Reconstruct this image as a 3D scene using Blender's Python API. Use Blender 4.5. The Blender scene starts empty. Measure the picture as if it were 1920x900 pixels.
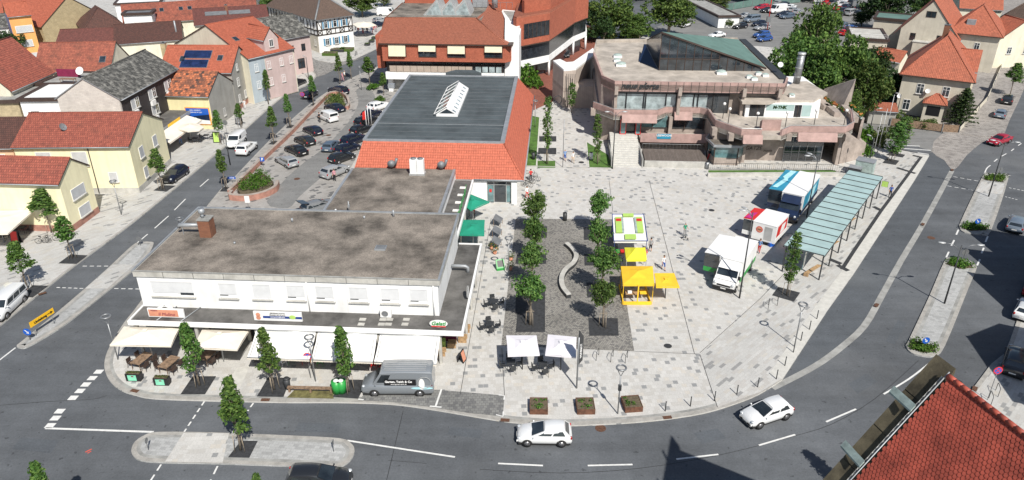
import bpy, bmesh, math, random
from mathutils import Vector, Matrix, noise as mnoise
R = math.radians
sin, cos, pi, hyp = math.sin, math.cos, math.pi, math.hypot
C = bpy.context.scene.collection
SC = bpy.context.scene

# ------------------------------------------------------------------ camera, sky, sun, exposure
FPX, PITCH, CAMH = 1407.0, R(26.8), 38.8
cam_d = bpy.data.cameras.new('camera'); cam = bpy.data.objects.new('camera', cam_d); C.objects.link(cam)
cam.location = (0, 0, CAMH); cam.rotation_euler = (R(90) - PITCH, 0, 0)
cam_d.sensor_fit = 'HORIZONTAL'; cam_d.sensor_width = 36.0; cam_d.lens = 36.0 * FPX / 1920.0
cam_d.clip_end = 3000; cam_d.clip_start = 0.5
SC.camera = cam
SUN_EL, SUN_AZ = R(47), R(292.5)            # azimuth of the sun, counter-clockwise from +X
w = bpy.data.worlds.new('World'); SC.world = w; w.use_nodes = True
wn = w.node_tree.nodes; bg = wn['Background']
sky = wn.new('ShaderNodeTexSky'); sky.sky_type = 'NISHITA'; sky.sun_disc = False
sky.sun_elevation = SUN_EL; sky.sun_rotation = R(90) - SUN_AZ
w.node_tree.links.new(sky.outputs[0], bg.inputs[0]); bg.inputs[1].default_value = 0.075
sd = bpy.data.lights.new('sun', 'SUN'); sd.energy = 5.0; sd.angle = R(0.53); sd.color = (1.0, 0.955, 0.88)
sun = bpy.data.objects.new('sun', sd); C.objects.link(sun)
dv = Vector((cos(SUN_EL) * cos(SUN_AZ), cos(SUN_EL) * sin(SUN_AZ), sin(SUN_EL)))
sun.rotation_euler = dv.to_track_quat('Z', 'Y').to_euler(); sun.location = (60, -60, 90)
vs = SC.view_settings; vs.view_transform = 'Standard'; vs.look = 'None'; vs.exposure = 0.16; vs.gamma = 1
vs.use_curve_mapping = False

# ------------------------------------------------------------------ surveying helpers
def G(u, v, z=0.0):
    """world point at height z seen at pixel (u,v) of the 1920x900 photograph"""
    a = (u - 960) / FPX; b = (v - 450) / FPX
    d = sin(PITCH) + b * cos(PITCH); f = cos(PITCH) - b * sin(PITCH); t = (CAMH - z) / d
    return Vector((a * t, f * t, z))
def PX(x, y, z):
    dz = z - CAMH; zc = y * cos(PITCH) - dz * sin(PITCH); yc = -y * sin(PITCH) - dz * cos(PITCH)
    return 960 + FPX * x / zc, 450 + FPX * yc / zc
def UPZ(p, vt):
    lo, hi = 0.0, 38.6
    for _ in range(40):
        m = (lo + hi) / 2
        if PX(p[0], p[1], m)[1] > vt: lo = m
        else: hi = m
    return lo
BA = R(3.45)                                 # the square's buildings are turned by this angle
def W(s, t, z=0.0): return Vector((s * cos(BA) + t * sin(BA), -s * sin(BA) + t * cos(BA), z))
def S(u, v, z=0.0):
    p = G(u, v, z); return (p.x * cos(BA) - p.y * sin(BA), p.x * sin(BA) + p.y * cos(BA))
rnd = random.Random(7)

# ------------------------------------------------------------------ materials
MAT = {}
def nm(name, rough=0.8, metal=0.0, spec=0.5):
    m = bpy.data.materials.new(name); m.use_nodes = True
    b = m.node_tree.nodes['Principled BSDF']; b.inputs['Roughness'].default_value = rough
    b.inputs['Metallic'].default_value = metal; b.inputs['Specular IOR Level'].default_value = spec
    MAT[name] = m; return m, m.node_tree.nodes, m.node_tree.links, b
def ramp(N, L, src, stops, const=False):
    r = N.new('ShaderNodeValToRGB'); e = r.color_ramp.elements
    if const: r.color_ramp.interpolation = 'CONSTANT'
    while len(e) < len(stops): e.new(0.5)
    for i, (p, c) in enumerate(stops):
        e[i].position = p; e[i].color = (*(c if hasattr(c, '__len__') else (c, c, c)), 1)
    L.new(src, r.inputs[0]); return r.outputs[0]
def mix(N, L, mode, f, a, b):
    x = N.new('ShaderNodeMix'); x.data_type = 'RGBA'; x.blend_type = mode
    for k, v in ((0, f), (6, a), (7, b)):
        if hasattr(v, 'links') or hasattr(v, 'is_output'): L.new(v, x.inputs[k])
        elif k == 0: x.inputs[0].default_value = v
        else: x.inputs[k].default_value = (*v, 1) if len(v) == 3 else v
    return x.outputs[2]
def noise(N, L, vec, scale, detail=3, rough=0.6):
    n = N.new('ShaderNodeTexNoise'); n.inputs['Scale'].default_value = scale
    n.inputs['Detail'].default_value = detail; n.inputs['Roughness'].default_value = rough
    if vec is not None: L.new(vec, n.inputs['Vector'])
    return n.outputs['Fac']
def pos(N): return N.new('ShaderNodeNewGeometry').outputs['Position']
def uvn(N, L, rot=0.0, scale=(1, 1, 1), loc=(0, 0, 0)):
    t = N.new('ShaderNodeTexCoord'); m = N.new('ShaderNodeMapping')
    m.inputs['Rotation'].default_value = (0, 0, rot); m.inputs['Scale'].default_value = scale
    m.inputs['Location'].default_value = loc
    L.new(t.outputs['UV'], m.inputs[0]); return m.outputs[0]
def bump(N, L, b, h, strength=0.3, dist=0.02):
    x = N.new('ShaderNodeBump'); x.inputs['Strength'].default_value = strength; x.inputs['Distance'].default_value = dist
    L.new(h, x.inputs['Height']); L.new(x.outputs[0], b.inputs['Normal'])
def plain(name, col, rough=0.8, metal=0.0, var=0.12, scale=1.5, fine=0.0, spec=0.5, fs=22):
    m, N, L, b = nm(name, rough, metal, spec)
    n = noise(N, L, pos(N), scale, 4, 0.65)
    lo = tuple(c * (1 - var * 1.6) for c in col); hi = tuple(min(1, c * (1 + var)) for c in col)
    c = ramp(N, L, n, [(0.3, lo), (0.65, hi)])
    if fine:
        n2 = noise(N, L, pos(N), fs, 3)
        c = mix(N, L, 'MULTIPLY', fine, c, ramp(N, L, n2, [(0.3, 0.45), (0.7, 1.0)]))
    if 'render' in name or 'concrete' in name:
        mp = N.new('ShaderNodeMapping'); mp.inputs['Scale'].default_value = (1.6, 1.6, 0.16); L.new(pos(N), mp.inputs[0])
        c = mix(N, L, 'MULTIPLY', 0.4, c, ramp(N, L, noise(N, L, mp.outputs[0], 1.0, 5), [(0.36, (0.80, 0.79, 0.76)), (0.56, (1, 1, 1))]))
    L.new(c, b.inputs['Base Color']); return m
def bricktex(N, L, vec, w, h, c1, c2, mort, ms=0.012, off=0.5, bias=0.0):
    t = N.new('ShaderNodeTexBrick'); L.new(vec, t.inputs['Vector'])
    t.inputs['Color1'].default_value = (*c1, 1); t.inputs['Color2'].default_value = (*c2, 1)
    t.inputs['Mortar'].default_value = (*mort, 1); t.inputs['Scale'].default_value = 1
    t.inputs['Mortar Size'].default_value = ms; t.inputs['Brick Width'].default_value = w
    t.inputs['Row Height'].default_value = h; t.inputs['Bias'].default_value = bias; t.offset = off
    t.inputs['Mortar Smooth'].default_value = 0.2
    return t
def tiles(name, c1, c2, dark, w=0.28, h=0.36, dirt=0.35, dirtcol=(0.03, 0.03, 0.025), dscale=0.5, thr=0.5):
    """clay tile roof: UV runs along the eave and up the slope in metres"""
    m, N, L, b = nm(name, 0.75)
    v = uvn(N, L); t = bricktex(N, L, v, w, h, c1, c2, dark, 0.022)
    n = noise(N, L, v, dscale, 5, 0.7)
    c = mix(N, L, 'MULTIPLY', 0.55, t.outputs[0], ramp(N, L, noise(N, L, v, 2.2, 3), [(0.3, 0.6), (0.7, 1.15)]))
    f = ramp(N, L, n, [(thr, 0.0), (thr + 0.22, dirt)])
    c = mix(N, L, 'MIX', f, c, dirtcol)
    L.new(c, b.inputs['Base Color'])
    # each course overlaps the one below: a saw-tooth height along the slope
    sx = N.new('ShaderNodeSeparateXYZ'); L.new(v, sx.inputs[0])
    d = N.new('ShaderNodeMath'); d.operation = 'DIVIDE'; L.new(sx.outputs[1], d.inputs[0]); d.inputs[1].default_value = h
    fr = N.new('ShaderNodeMath'); fr.operation = 'FRACT'; L.new(d.outputs[0], fr.inputs[0])
    iv = N.new('ShaderNodeMath'); iv.operation = 'SUBTRACT'; iv.inputs[0].default_value = 1; L.new(fr.outputs[0], iv.inputs[1])
    d2 = N.new('ShaderNodeMath'); d2.operation = 'MULTIPLY'; L.new(sx.outputs[0], d2.inputs[0]); d2.inputs[1].default_value = 2 * pi / w
    sn = N.new('ShaderNodeMath'); sn.operation = 'SINE'; L.new(d2.outputs[0], sn.inputs[0])
    ad = N.new('ShaderNodeMath'); ad.operation = 'MULTIPLY_ADD'; L.new(sn.outputs[0], ad.inputs[0]); ad.inputs[1].default_value = 0.25; L.new(iv.outputs[0], ad.inputs[2])
    bump(N, L, b, ad.outputs[0], 0.9, 0.06); return m
def paving(name, light, lite2, dark, w, h, frac=0.09, rot=0.0, mort=0.22, off=0.5, dirt=0.25, ms=0.012, mid=None):
    m, N, L, b = nm(name, 0.85)
    v = uvn(N, L, rot); t = bricktex(N, L, v, w, h, (0, 0, 0), (1, 1, 1), (0.5, 0.5, 0.5), ms, off)
    c = ramp(N, L, t.outputs[0], [(0.0, dark), (frac, mid or light), (frac * 2.2, light), (0.62, lite2), (0.85, tuple(x * 1.06 for x in light))], True)
    c = mix(N, L, 'MIX', t.outputs['Fac'], c, tuple(x * mort * 2 for x in light))
    n = ramp(N, L, noise(N, L, v, 0.18, 5, 0.7), [(0.3, 1 - dirt), (0.68, 1.04)])
    c = mix(N, L, 'MULTIPLY', 1.0, c, n)
    n2 = ramp(N, L, noise(N, L, v, 9, 3), [(0.3, 0.86), (0.7, 1.06)])
    c = mix(N, L, 'MULTIPLY', 1.0, c, n2)
    n3 = ramp(N, L, noise(N, L, v, 1.1, 5, 0.75), [(0.62, (1, 1, 1)), (0.78, (0.8, 0.74, 0.64))])
    c = mix(N, L, 'MULTIPLY', 0.8, c, n3)
    L.new(c, b.inputs['Base Color']); return m
def asphalt(name, col, var=0.25, warm=0.0):
    m, N, L, b = nm(name, 0.85, 0, 0.35)
    p = pos(N)
    n = noise(N, L, p, 0.07, 5, 0.6); n2 = noise(N, L, p, 6.0, 4, 0.8); n3 = noise(N, L, p, 0.6, 6, 0.7)
    c = ramp(N, L, n, [(0.3, tuple(x * (1 - var) for x in col)), (0.7, tuple(x * (1 + var) for x in col))])
    c = mix(N, L, 'MULTIPLY', 0.9, c, ramp(N, L, n2, [(0.25, 0.72), (0.75, 1.2)]))
    c = mix(N, L, 'MULTIPLY', 0.6, c, ramp(N, L, n3, [(0.35, 0.8), (0.7, 1.15)]))
    mp = N.new('ShaderNodeMapping'); mp.inputs['Scale'].default_value = (0.03, 0.55, 1); L.new(p, mp.inputs[0])
    c = mix(N, L, 'MULTIPLY', 0.55, c, ramp(N, L, noise(N, L, mp.outputs[0], 1.0, 4), [(0.35, 0.82), (0.65, 1.16)]))
    c = mix(N, L, 'MIX', ramp(N, L, noise(N, L, p, 0.045, 3), [(0.56, 0.0), (0.72, 0.35)]), c, tuple(x * k_ for x, k_ in zip(col, (1.75, 1.65, 1.5))))
    c = mix(N, L, 'MULTIPLY', 0.8, c, ramp(N, L, noise(N, L, p, 1.7, 2), [(0.28, 0.5), (0.34, 1.0)]))
    L.new(c, b.inputs['Base Color']); bump(N, L, b, n2, 0.25, 0.01); return m
def brickwall(name, c1, c2, mort, w=0.25, h=0.09):
    m, N, L, b = nm(name, 0.85); v = uvn(N, L); t = bricktex(N, L, v, w, h, c1, c2, mort, 0.01)
    c = mix(N, L, 'MULTIPLY', 0.5, t.outputs[0], ramp(N, L, noise(N, L, v, 0.9, 4), [(0.3, 0.65), (0.7, 1.1)]))
    L.new(c, b.inputs['Base Color']); return m
def leafmat(name, dark, mid, light):
    m, N, L, b = nm(name, 0.6, 0, 0.3)
    g = N.new('ShaderNodeNewGeometry')
    c = ramp(N, L, g.outputs['Random Per Island'], [(0.0, dark), (0.5, mid), (1.0, light)])
    o = N.new('ShaderNodeObjectInfo')
    h = N.new('ShaderNodeHueSaturation'); L.new(c, h.inputs['Color'])
    mm = N.new('ShaderNodeMapRange'); L.new(o.outputs['Random'], mm.inputs[0]); mm.inputs[3].default_value = 0.485; mm.inputs[4].default_value = 0.515
    L.new(mm.outputs[0], h.inputs['Hue'])
    mv = N.new('ShaderNodeMapRange'); L.new(o.outputs['Random'], mv.inputs[0]); mv.inputs[3].default_value = 0.85; mv.inputs[4].default_value = 1.15
    L.new(mv.outputs[0], h.inputs['Value']); L.new(h.outputs[0], b.inputs['Base Color'])
    b.inputs['Subsurface Weight'].default_value = 0.0
    tr = N.new('ShaderNodeBsdfTranslucent'); L.new(h.outputs[0], tr.inputs[0])
    mx = N.new('ShaderNodeMixShader'); mx.inputs[0].default_value = 0.32
    L.new(b.outputs[0], mx.inputs[1]); L.new(tr.outputs[0], mx.inputs[2])
    L.new(mx.outputs[0], N['Material Output'].inputs[0]); return m
def glassmat(name, col, rough=0.08, curtain=None):
    m, N, L, b = nm(name, rough, 0.0, 1.0)
    p = pos(N); c = ramp(N, L, noise(N, L, p, 0.8, 3), [(0.35, tuple(x * 0.6 for x in col)), (0.65, tuple(x * 1.5 for x in col))])
    L.new(c, b.inputs['Base Color']); b.inputs['Coat Weight'].default_value = 0.6; b.inputs['Coat Roughness'].default_value = 0.03
    return m

asphalt('asphalt', (0.112, 0.120, 0.130))
asphalt('asphalt_bay', (0.098, 0.108, 0.120), 0.12)
asphalt('asphalt_pale', (0.21, 0.21, 0.205), 0.12)
asphalt('earth', (0.12, 0.115, 0.085), 0.3)
paving('paving_square', (0.54, 0.53, 0.505), (0.50, 0.485, 0.455), (0.28, 0.285, 0.285), 0.42, 0.46, 0.062, -BA, mid=(0.55, 0.52, 0.47), mort=0.44, dirt=0.12)
paving('paving_strip', (0.50, 0.495, 0.475), (0.47, 0.455, 0.43), (0.29, 0.29, 0.285), 0.8, 0.3, 0.075, -R(45), mort=0.44, mid=(0.50, 0.48, 0.44), dirt=0.15)
paving('paving_lot', (0.37, 0.355, 0.335), (0.33, 0.315, 0.295), (0.15, 0.15, 0.15), 0.7, 0.45, 0.12, -R(38), mort=0.4)
paving('paving_street', (0.32, 0.31, 0.295), (0.27, 0.26, 0.25), (0.17, 0.165, 0.16), 0.35, 0.2, 0.2, R(20))
paving('paving_bay', (0.24, 0.24, 0.23), (0.21, 0.21, 0.205), (0.17, 0.17, 0.17), 0.3, 0.3, 0.2, -BA)
paving('paving_villa', (0.36, 0.335, 0.31), (0.31, 0.285, 0.265), (0.25, 0.23, 0.215), 0.5, 0.3, 0.2, R(20))
paving('paving_island', (0.45, 0.455, 0.45), (0.41, 0.415, 0.41), (0.36, 0.365, 0.36), 0.4, 0.28, 0.15, R(8), mort=0.36)
paving('cobbles', (0.34, 0.325, 0.295), (0.275, 0.262, 0.24), (0.17, 0.166, 0.16), 0.2, 0.17, 0.22, -BA, 0.22, 0.5, 0.35, 0.02)
paving('red_paving', (0.30, 0.105, 0.07), (0.26, 0.09, 0.06), (0.2, 0.07, 0.05), 0.3, 0.15, 0.2, R(15), 0.3)
paving('drain_brick', (0.33, 0.14, 0.10), (0.28, 0.12, 0.09), (0.2, 0.1, 0.08), 0.4, 0.2, 0.2)
plain('granite', (0.40, 0.385, 0.355), 0.85, 0, 0.14, 1.5, 0.5)
plain('granite_white', (0.58, 0.57, 0.53), 0.85, 0, 0.08, 2.0, 0.3)
plain('basalt', (0.042, 0.044, 0.048), 0.8, 0, 0.3, 4.0, 0.5)
plain('white_line', (0.72, 0.72, 0.70), 0.7, 0, 0.08, 3.0, 0.25)
plain('red_mark', (0.6, 0.1, 0.07), 0.8)
plain('gutter_iron', (0.13, 0.065, 0.04), 0.8, 0.2, 0.3, 8)
plain('manhole_iron', (0.05, 0.052, 0.055), 0.7, 0.3, 0.2, 8)
plain('rust', (0.16, 0.075, 0.045), 0.9, 0.1, 0.3, 3, 0.4)
plain('soil', (0.14, 0.11, 0.07), 0.95, 0, 0.3, 5, 0.6)
plain('grass', (0.085, 0.18, 0.03), 0.95, 0, 0.25, 1.2, 0.6)
plain('dry_grass', (0.17, 0.155, 0.06), 0.95, 0, 0.35, 2.2, 0.6)
plain('white_render', (0.82, 0.825, 0.82), 0.85, 0, 0.05, 0.5, 0.06)
plain('white_paint', (0.78, 0.78, 0.77), 0.5, 0, 0.03, 1.0)
plain('cream_render', (0.72, 0.68, 0.55), 0.9, 0, 0.06, 0.5, 0.08)
plain('yellow_render', (0.78, 0.70, 0.41), 0.9, 0, 0.05, 0.5, 0.08)
plain('lemon_render', (0.86, 0.80, 0.54), 0.9, 0, 0.05, 0.5, 0.08)
plain('orange_render', (0.80, 0.38, 0.13), 0.9, 0, 0.05, 0.5, 0.08)
plain('peach_render', (0.72, 0.47, 0.30), 0.9, 0, 0.05, 0.5, 0.08)
plain('grey_render', (0.36, 0.35, 0.32), 0.9, 0, 0.08, 0.5, 0.1)
plain('pink_render', (0.55, 0.43, 0.41), 0.9, 0, 0.06, 0.5, 0.1)
plain('blue_render', (0.40, 0.46, 0.50), 0.9, 0, 0.06, 0.5, 0.1)
plain('violet_render', (0.20, 0.19, 0.33), 0.9, 0, 0.06, 0.5, 0.1)
plain('beige_render', (0.60, 0.555, 0.46), 0.9, 0, 0.08, 0.6, 0.15)
plain('sand_stone', (0.46, 0.38, 0.24), 0.9, 0, 0.15, 1.5, 0.4)
plain('pink_sandstone', (0.42, 0.215, 0.165), 0.9, 0, 0.2, 1.2, 0.35)
plain('rose_panel', (0.43, 0.29, 0.26), 0.85, 0, 0.14, 0.9, 0.2)
plain('rose_concrete', (0.39, 0.33, 0.29), 0.9, 0, 0.18, 0.8, 0.3)
plain('buff_concrete', (0.47, 0.42, 0.365), 0.9, 0, 0.2, 0.45, 0.35)
plain('grey_concrete', (0.34, 0.34, 0.325), 0.9, 0, 0.2, 0.7, 0.3)
plain('pale_concrete', (0.50, 0.49, 0.455), 0.9, 0, 0.15, 0.8, 0.25)
plain('dark_clad', (0.035, 0.03, 0.032), 0.7, 0, 0.2, 1)
plain('gravel_roof', (0.25, 0.218, 0.185), 0.95, 0, 0.45, 0.3, 0.85, fs=9)
plain('bitumen', (0.13, 0.125, 0.118), 0.9, 0, 0.35, 0.5, 0.5)
plain('blue_bitumen', (0.078, 0.095, 0.103), 0.85, 0, 0.2, 0.35, 0.3)
plain('zinc', (0.36, 0.38, 0.40), 0.5, 0.35, 0.12, 1.2, 0.15)
plain('lead', (0.22, 0.23, 0.24), 0.6, 0.3, 0.15, 1.2, 0.2)
plain('verdigris', (0.38, 0.47, 0.44), 0.75, 0, 0.2, 2, 0.4)
plain('green_sheet', (0.115, 0.20, 0.175), 0.75, 0, 0.14, 0.5, 0.15)
plain('moss_concrete', (0.14, 0.118, 0.075), 0.95, 0, 0.4, 0.7, 0.6)
plain('awning_cloth', (0.78, 0.72, 0.62), 0.9, 0, 0.05, 0.8, 0.08)
plain('awning_white', (0.80, 0.785, 0.75), 0.9, 0, 0.04, 0.8, 0.06)
plain('parasol_lilac', (0.74, 0.72, 0.76), 0.9, 0, 0.04, 1)
plain('green_cloth', (0.012, 0.27, 0.17), 0.85, 0, 0.08, 1)
plain('yellow_cloth', (0.85, 0.52, 0.03), 0.85, 0, 0.06, 1)
plain('lemon_cloth', (0.78, 0.74, 0.04), 0.85, 0, 0.05, 1)
plain('red_paint', (0.62, 0.03, 0.025), 0.5, 0, 0.05, 1)
plain('maroon', (0.20, 0.015, 0.06), 0.7)
plain('lime', (0.42, 0.62, 0.14), 0.6, 0, 0.05, 2)
plain('shutter_pale', (0.64, 0.65, 0.66), 0.7, 0, 0.04)
plain('bright_green', (0.03, 0.30, 0.06), 0.4, 0, 0.05, 2)
plain('mint', (0.22, 0.62, 0.42), 0.6, 0, 0.1, 3)
plain('orange_paint', (0.85, 0.33, 0.03), 0.5)
plain('traffic_yellow', (0.90, 0.52, 0.02), 0.5, 0, 0.03)
plain('sign_blue', (0.015, 0.10, 0.46), 0.4, 0, 0.03)
plain('sign_magenta', (0.50, 0.03, 0.22), 0.45, 0, 0.05)
plain('cyan_paint', (0.03, 0.27, 0.42), 0.45, 0, 0.1, 1.5)
plain('pale_cyan', (0.42, 0.72, 0.78), 0.5, 0, 0.1, 1.5)
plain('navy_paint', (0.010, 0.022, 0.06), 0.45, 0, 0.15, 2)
plain('deep_blue', (0.015, 0.05, 0.22), 0.5, 0, 0.1, 1)
plain('salmon', (0.62, 0.27, 0.17), 0.6, 0, 0.05, 2)
plain('black_paint', (0.012, 0.012, 0.014), 0.45, 0, 0.1)
plain('anthracite', (0.045, 0.048, 0.052), 0.55, 0.2, 0.1)
plain('steel', (0.28, 0.29, 0.30), 0.45, 0.6, 0.08)
plain('steel_pale', (0.50, 0.51, 0.51), 0.45, 0.4, 0.08)
plain('oak_brown', (0.26, 0.175, 0.115), 0.8, 0, 0.35, 5, 0.4)
plain('pale_wood', (0.42, 0.27, 0.14), 0.8, 0, 0.25, 5, 0.3)
plain('beam_black', (0.03, 0.022, 0.018), 0.8)
plain('shutter_blue', (0.10, 0.27, 0.42), 0.7, 0, 0.08)
plain('shutter_grey', (0.50, 0.51, 0.52), 0.7, 0, 0.06)
plain('blind_cream', (0.74, 0.66, 0.48), 0.8, 0, 0.05)
plain('blind_taupe', (0.40, 0.33, 0.27), 0.8, 0, 0.08)
plain('window_dark', (0.02, 0.024, 0.03), 0.15, 0, 0.4, 1.5, 0, 0.9)
plain('brown_frame', (0.055, 0.035, 0.028), 0.6)
plain('rubber', (0.02, 0.02, 0.02), 0.9)
plain('alloy', (0.34, 0.34, 0.35), 0.35, 0.7)
plain('lamp_clear', (0.55, 0.58, 0.60), 0.15, 0.2)
plain('lamp_red', (0.35, 0.008, 0.01), 0.25)
plain('plate', (0.72, 0.72, 0.70), 0.5)
plain('bark', (0.24, 0.20, 0.155), 0.9, 0, 0.3, 5, 0.5)
plain('stake', (0.30, 0.25, 0.19), 0.85, 0, 0.2, 4)
plain('skin', (0.52, 0.30, 0.20), 0.6, 0, 0.05)
plain('hair_brown', (0.06, 0.035, 0.02), 0.8)
plain('hair_grey', (0.35, 0.33, 0.31), 0.8)
plain('hair_fair', (0.35, 0.22, 0.09), 0.8)
for n_, c_ in dict(cloth_white=(0.7, 0.7, 0.7), cloth_black=(0.02, 0.02, 0.025), cloth_blue=(0.03, 0.08, 0.3), cloth_green=(0.02, 0.25, 0.14),
                   cloth_red=(0.55, 0.03, 0.03), cloth_beige=(0.55, 0.44, 0.33), cloth_lightblue=(0.16, 0.28, 0.5), cloth_grey=(0.3, 0.3, 0.3), cloth_pink=(0.6, 0.28, 0.33)).items():
    plain(n_, c_, 0.9)
glassmat('glass_dark', (0.022, 0.03, 0.038))
glassmat('glass_car', (0.018, 0.024, 0.028), 0.05)
glassmat('glass_teal', (0.10, 0.19, 0.20), 0.12)
glassmat('glass_curtain', (0.30, 0.36, 0.37), 0.15)
glassmat('solar', (0.012, 0.022, 0.07), 0.15)
brickwall('brown_brick', (0.20, 0.07, 0.035), (0.26, 0.10, 0.05), (0.18, 0.12, 0.09))
brickwall('white_brick', (0.58, 0.54, 0.50), (0.66, 0.62, 0.57), (0.46, 0.42, 0.38), 0.6, 0.22)
brickwall('ribbed', (0.47, 0.40, 0.35), (0.50, 0.43, 0.375), (0.30, 0.25, 0.22), 0.35, 40)
brickwall('sand_block', (0.44, 0.36, 0.215), (0.50, 0.41, 0.25), (0.30, 0.24, 0.14), 0.5, 0.22)
brickwall('planks', (0.115, 0.095, 0.082), (0.15, 0.125, 0.11), (0.04, 0.035, 0.03), 0.22, 30)
brickwall('shingle_wall', (0.44, 0.13, 0.075), (0.37, 0.105, 0.06), (0.25, 0.06, 0.03), 0.3, 0.25)
tiles('tile_orange', (0.47, 0.135, 0.078), (0.38, 0.105, 0.06), (0.33, 0.075, 0.035), dirt=0.08)
tiles('tile_hall', (0.54, 0.145, 0.085), (0.50, 0.13, 0.075), (0.40, 0.10, 0.055), 0.3, 0.36, dirt=0.04)
tiles('tile_red', (0.40, 0.115, 0.075), (0.29, 0.08, 0.055), (0.12, 0.04, 0.03), dirt=0.45, thr=0.52)
tiles('tile_old', (0.42, 0.13, 0.08), (0.30, 0.09, 0.06), (0.15, 0.05, 0.035), dirt=0.5, thr=0.46)
tiles('tile_brown', (0.135, 0.06, 0.045), (0.095, 0.045, 0.035), (0.04, 0.02, 0.018), dirt=0.3)
tiles('tile_maroon', (0.21, 0.075, 0.06), (0.15, 0.055, 0.045), (0.06, 0.025, 0.02), dirt=0.3)
tiles('tile_umber', (0.17, 0.115, 0.09), (0.13, 0.09, 0.07), (0.06, 0.04, 0.03), 0.25, 0.25, dirt=0.2)
tiles('tile_terracotta', (0.40, 0.14, 0.085), (0.35, 0.12, 0.07), (0.22, 0.07, 0.04), 0.25, 0.25, dirt=0.15)
tiles('tile_villa', (0.50, 0.15, 0.085), (0.40, 0.12, 0.068), (0.28, 0.09, 0.05), 0.25, 0.28, dirt=0.25)
tiles('tile_slate', (0.11, 0.108, 0.10), (0.06, 0.06, 0.055), (0.04, 0.04, 0.035), 0.22, 0.6, dirt=0.85, dirtcol=(0.33, 0.32, 0.29), dscale=1.1, thr=0.47)
tiles('tile_mosaic', (0.06, 0.045, 0.04), (0.62, 0.20, 0.09), (0.08, 0.04, 0.03), 0.45, 0.42, dirt=0.1)
leafmat('leaf_young', (0.038, 0.088, 0.02), (0.08, 0.16, 0.034), (0.18, 0.28, 0.07))
leafmat('leaf_street', (0.038, 0.09, 0.02), (0.08, 0.17, 0.034), (0.18, 0.29, 0.065))
leafmat('leaf_big', (0.038, 0.082, 0.02), (0.085, 0.165, 0.035), (0.19, 0.29, 0.065))
leafmat('leaf_dark', (0.018, 0.042, 0.016), (0.036, 0.078, 0.024), (0.08, 0.13, 0.035))
leafmat('leaf_olive', (0.04, 0.075, 0.018), (0.085, 0.13, 0.028), (0.16, 0.18, 0.05))
leafmat('leaf_bright', (0.035, 0.095, 0.012), (0.07, 0.17, 0.02), (0.12, 0.25, 0.03))
leafmat('leaf_flower', (0.03, 0.07, 0.015), (0.06, 0.12, 0.02), (0.55, 0.2, 0.06))
def carpaint():
    m, N, L, b = nm('car_paint', 0.32, 0.15); o = N.new('ShaderNodeObjectInfo'); L.new(o.outputs['Color'], b.inputs['Base Color'])
    b.inputs['Coat Weight'].default_value = 0.8; b.inputs['Coat Roughness'].default_value = 0.05
carpaint()
# mesh roof glass of the bus shelter: pale green-blue safety glass
plain('shelter_glass', (0.37, 0.50, 0.49), 0.25, 0, 0.08, 0.6, 0, 0.8)

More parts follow.
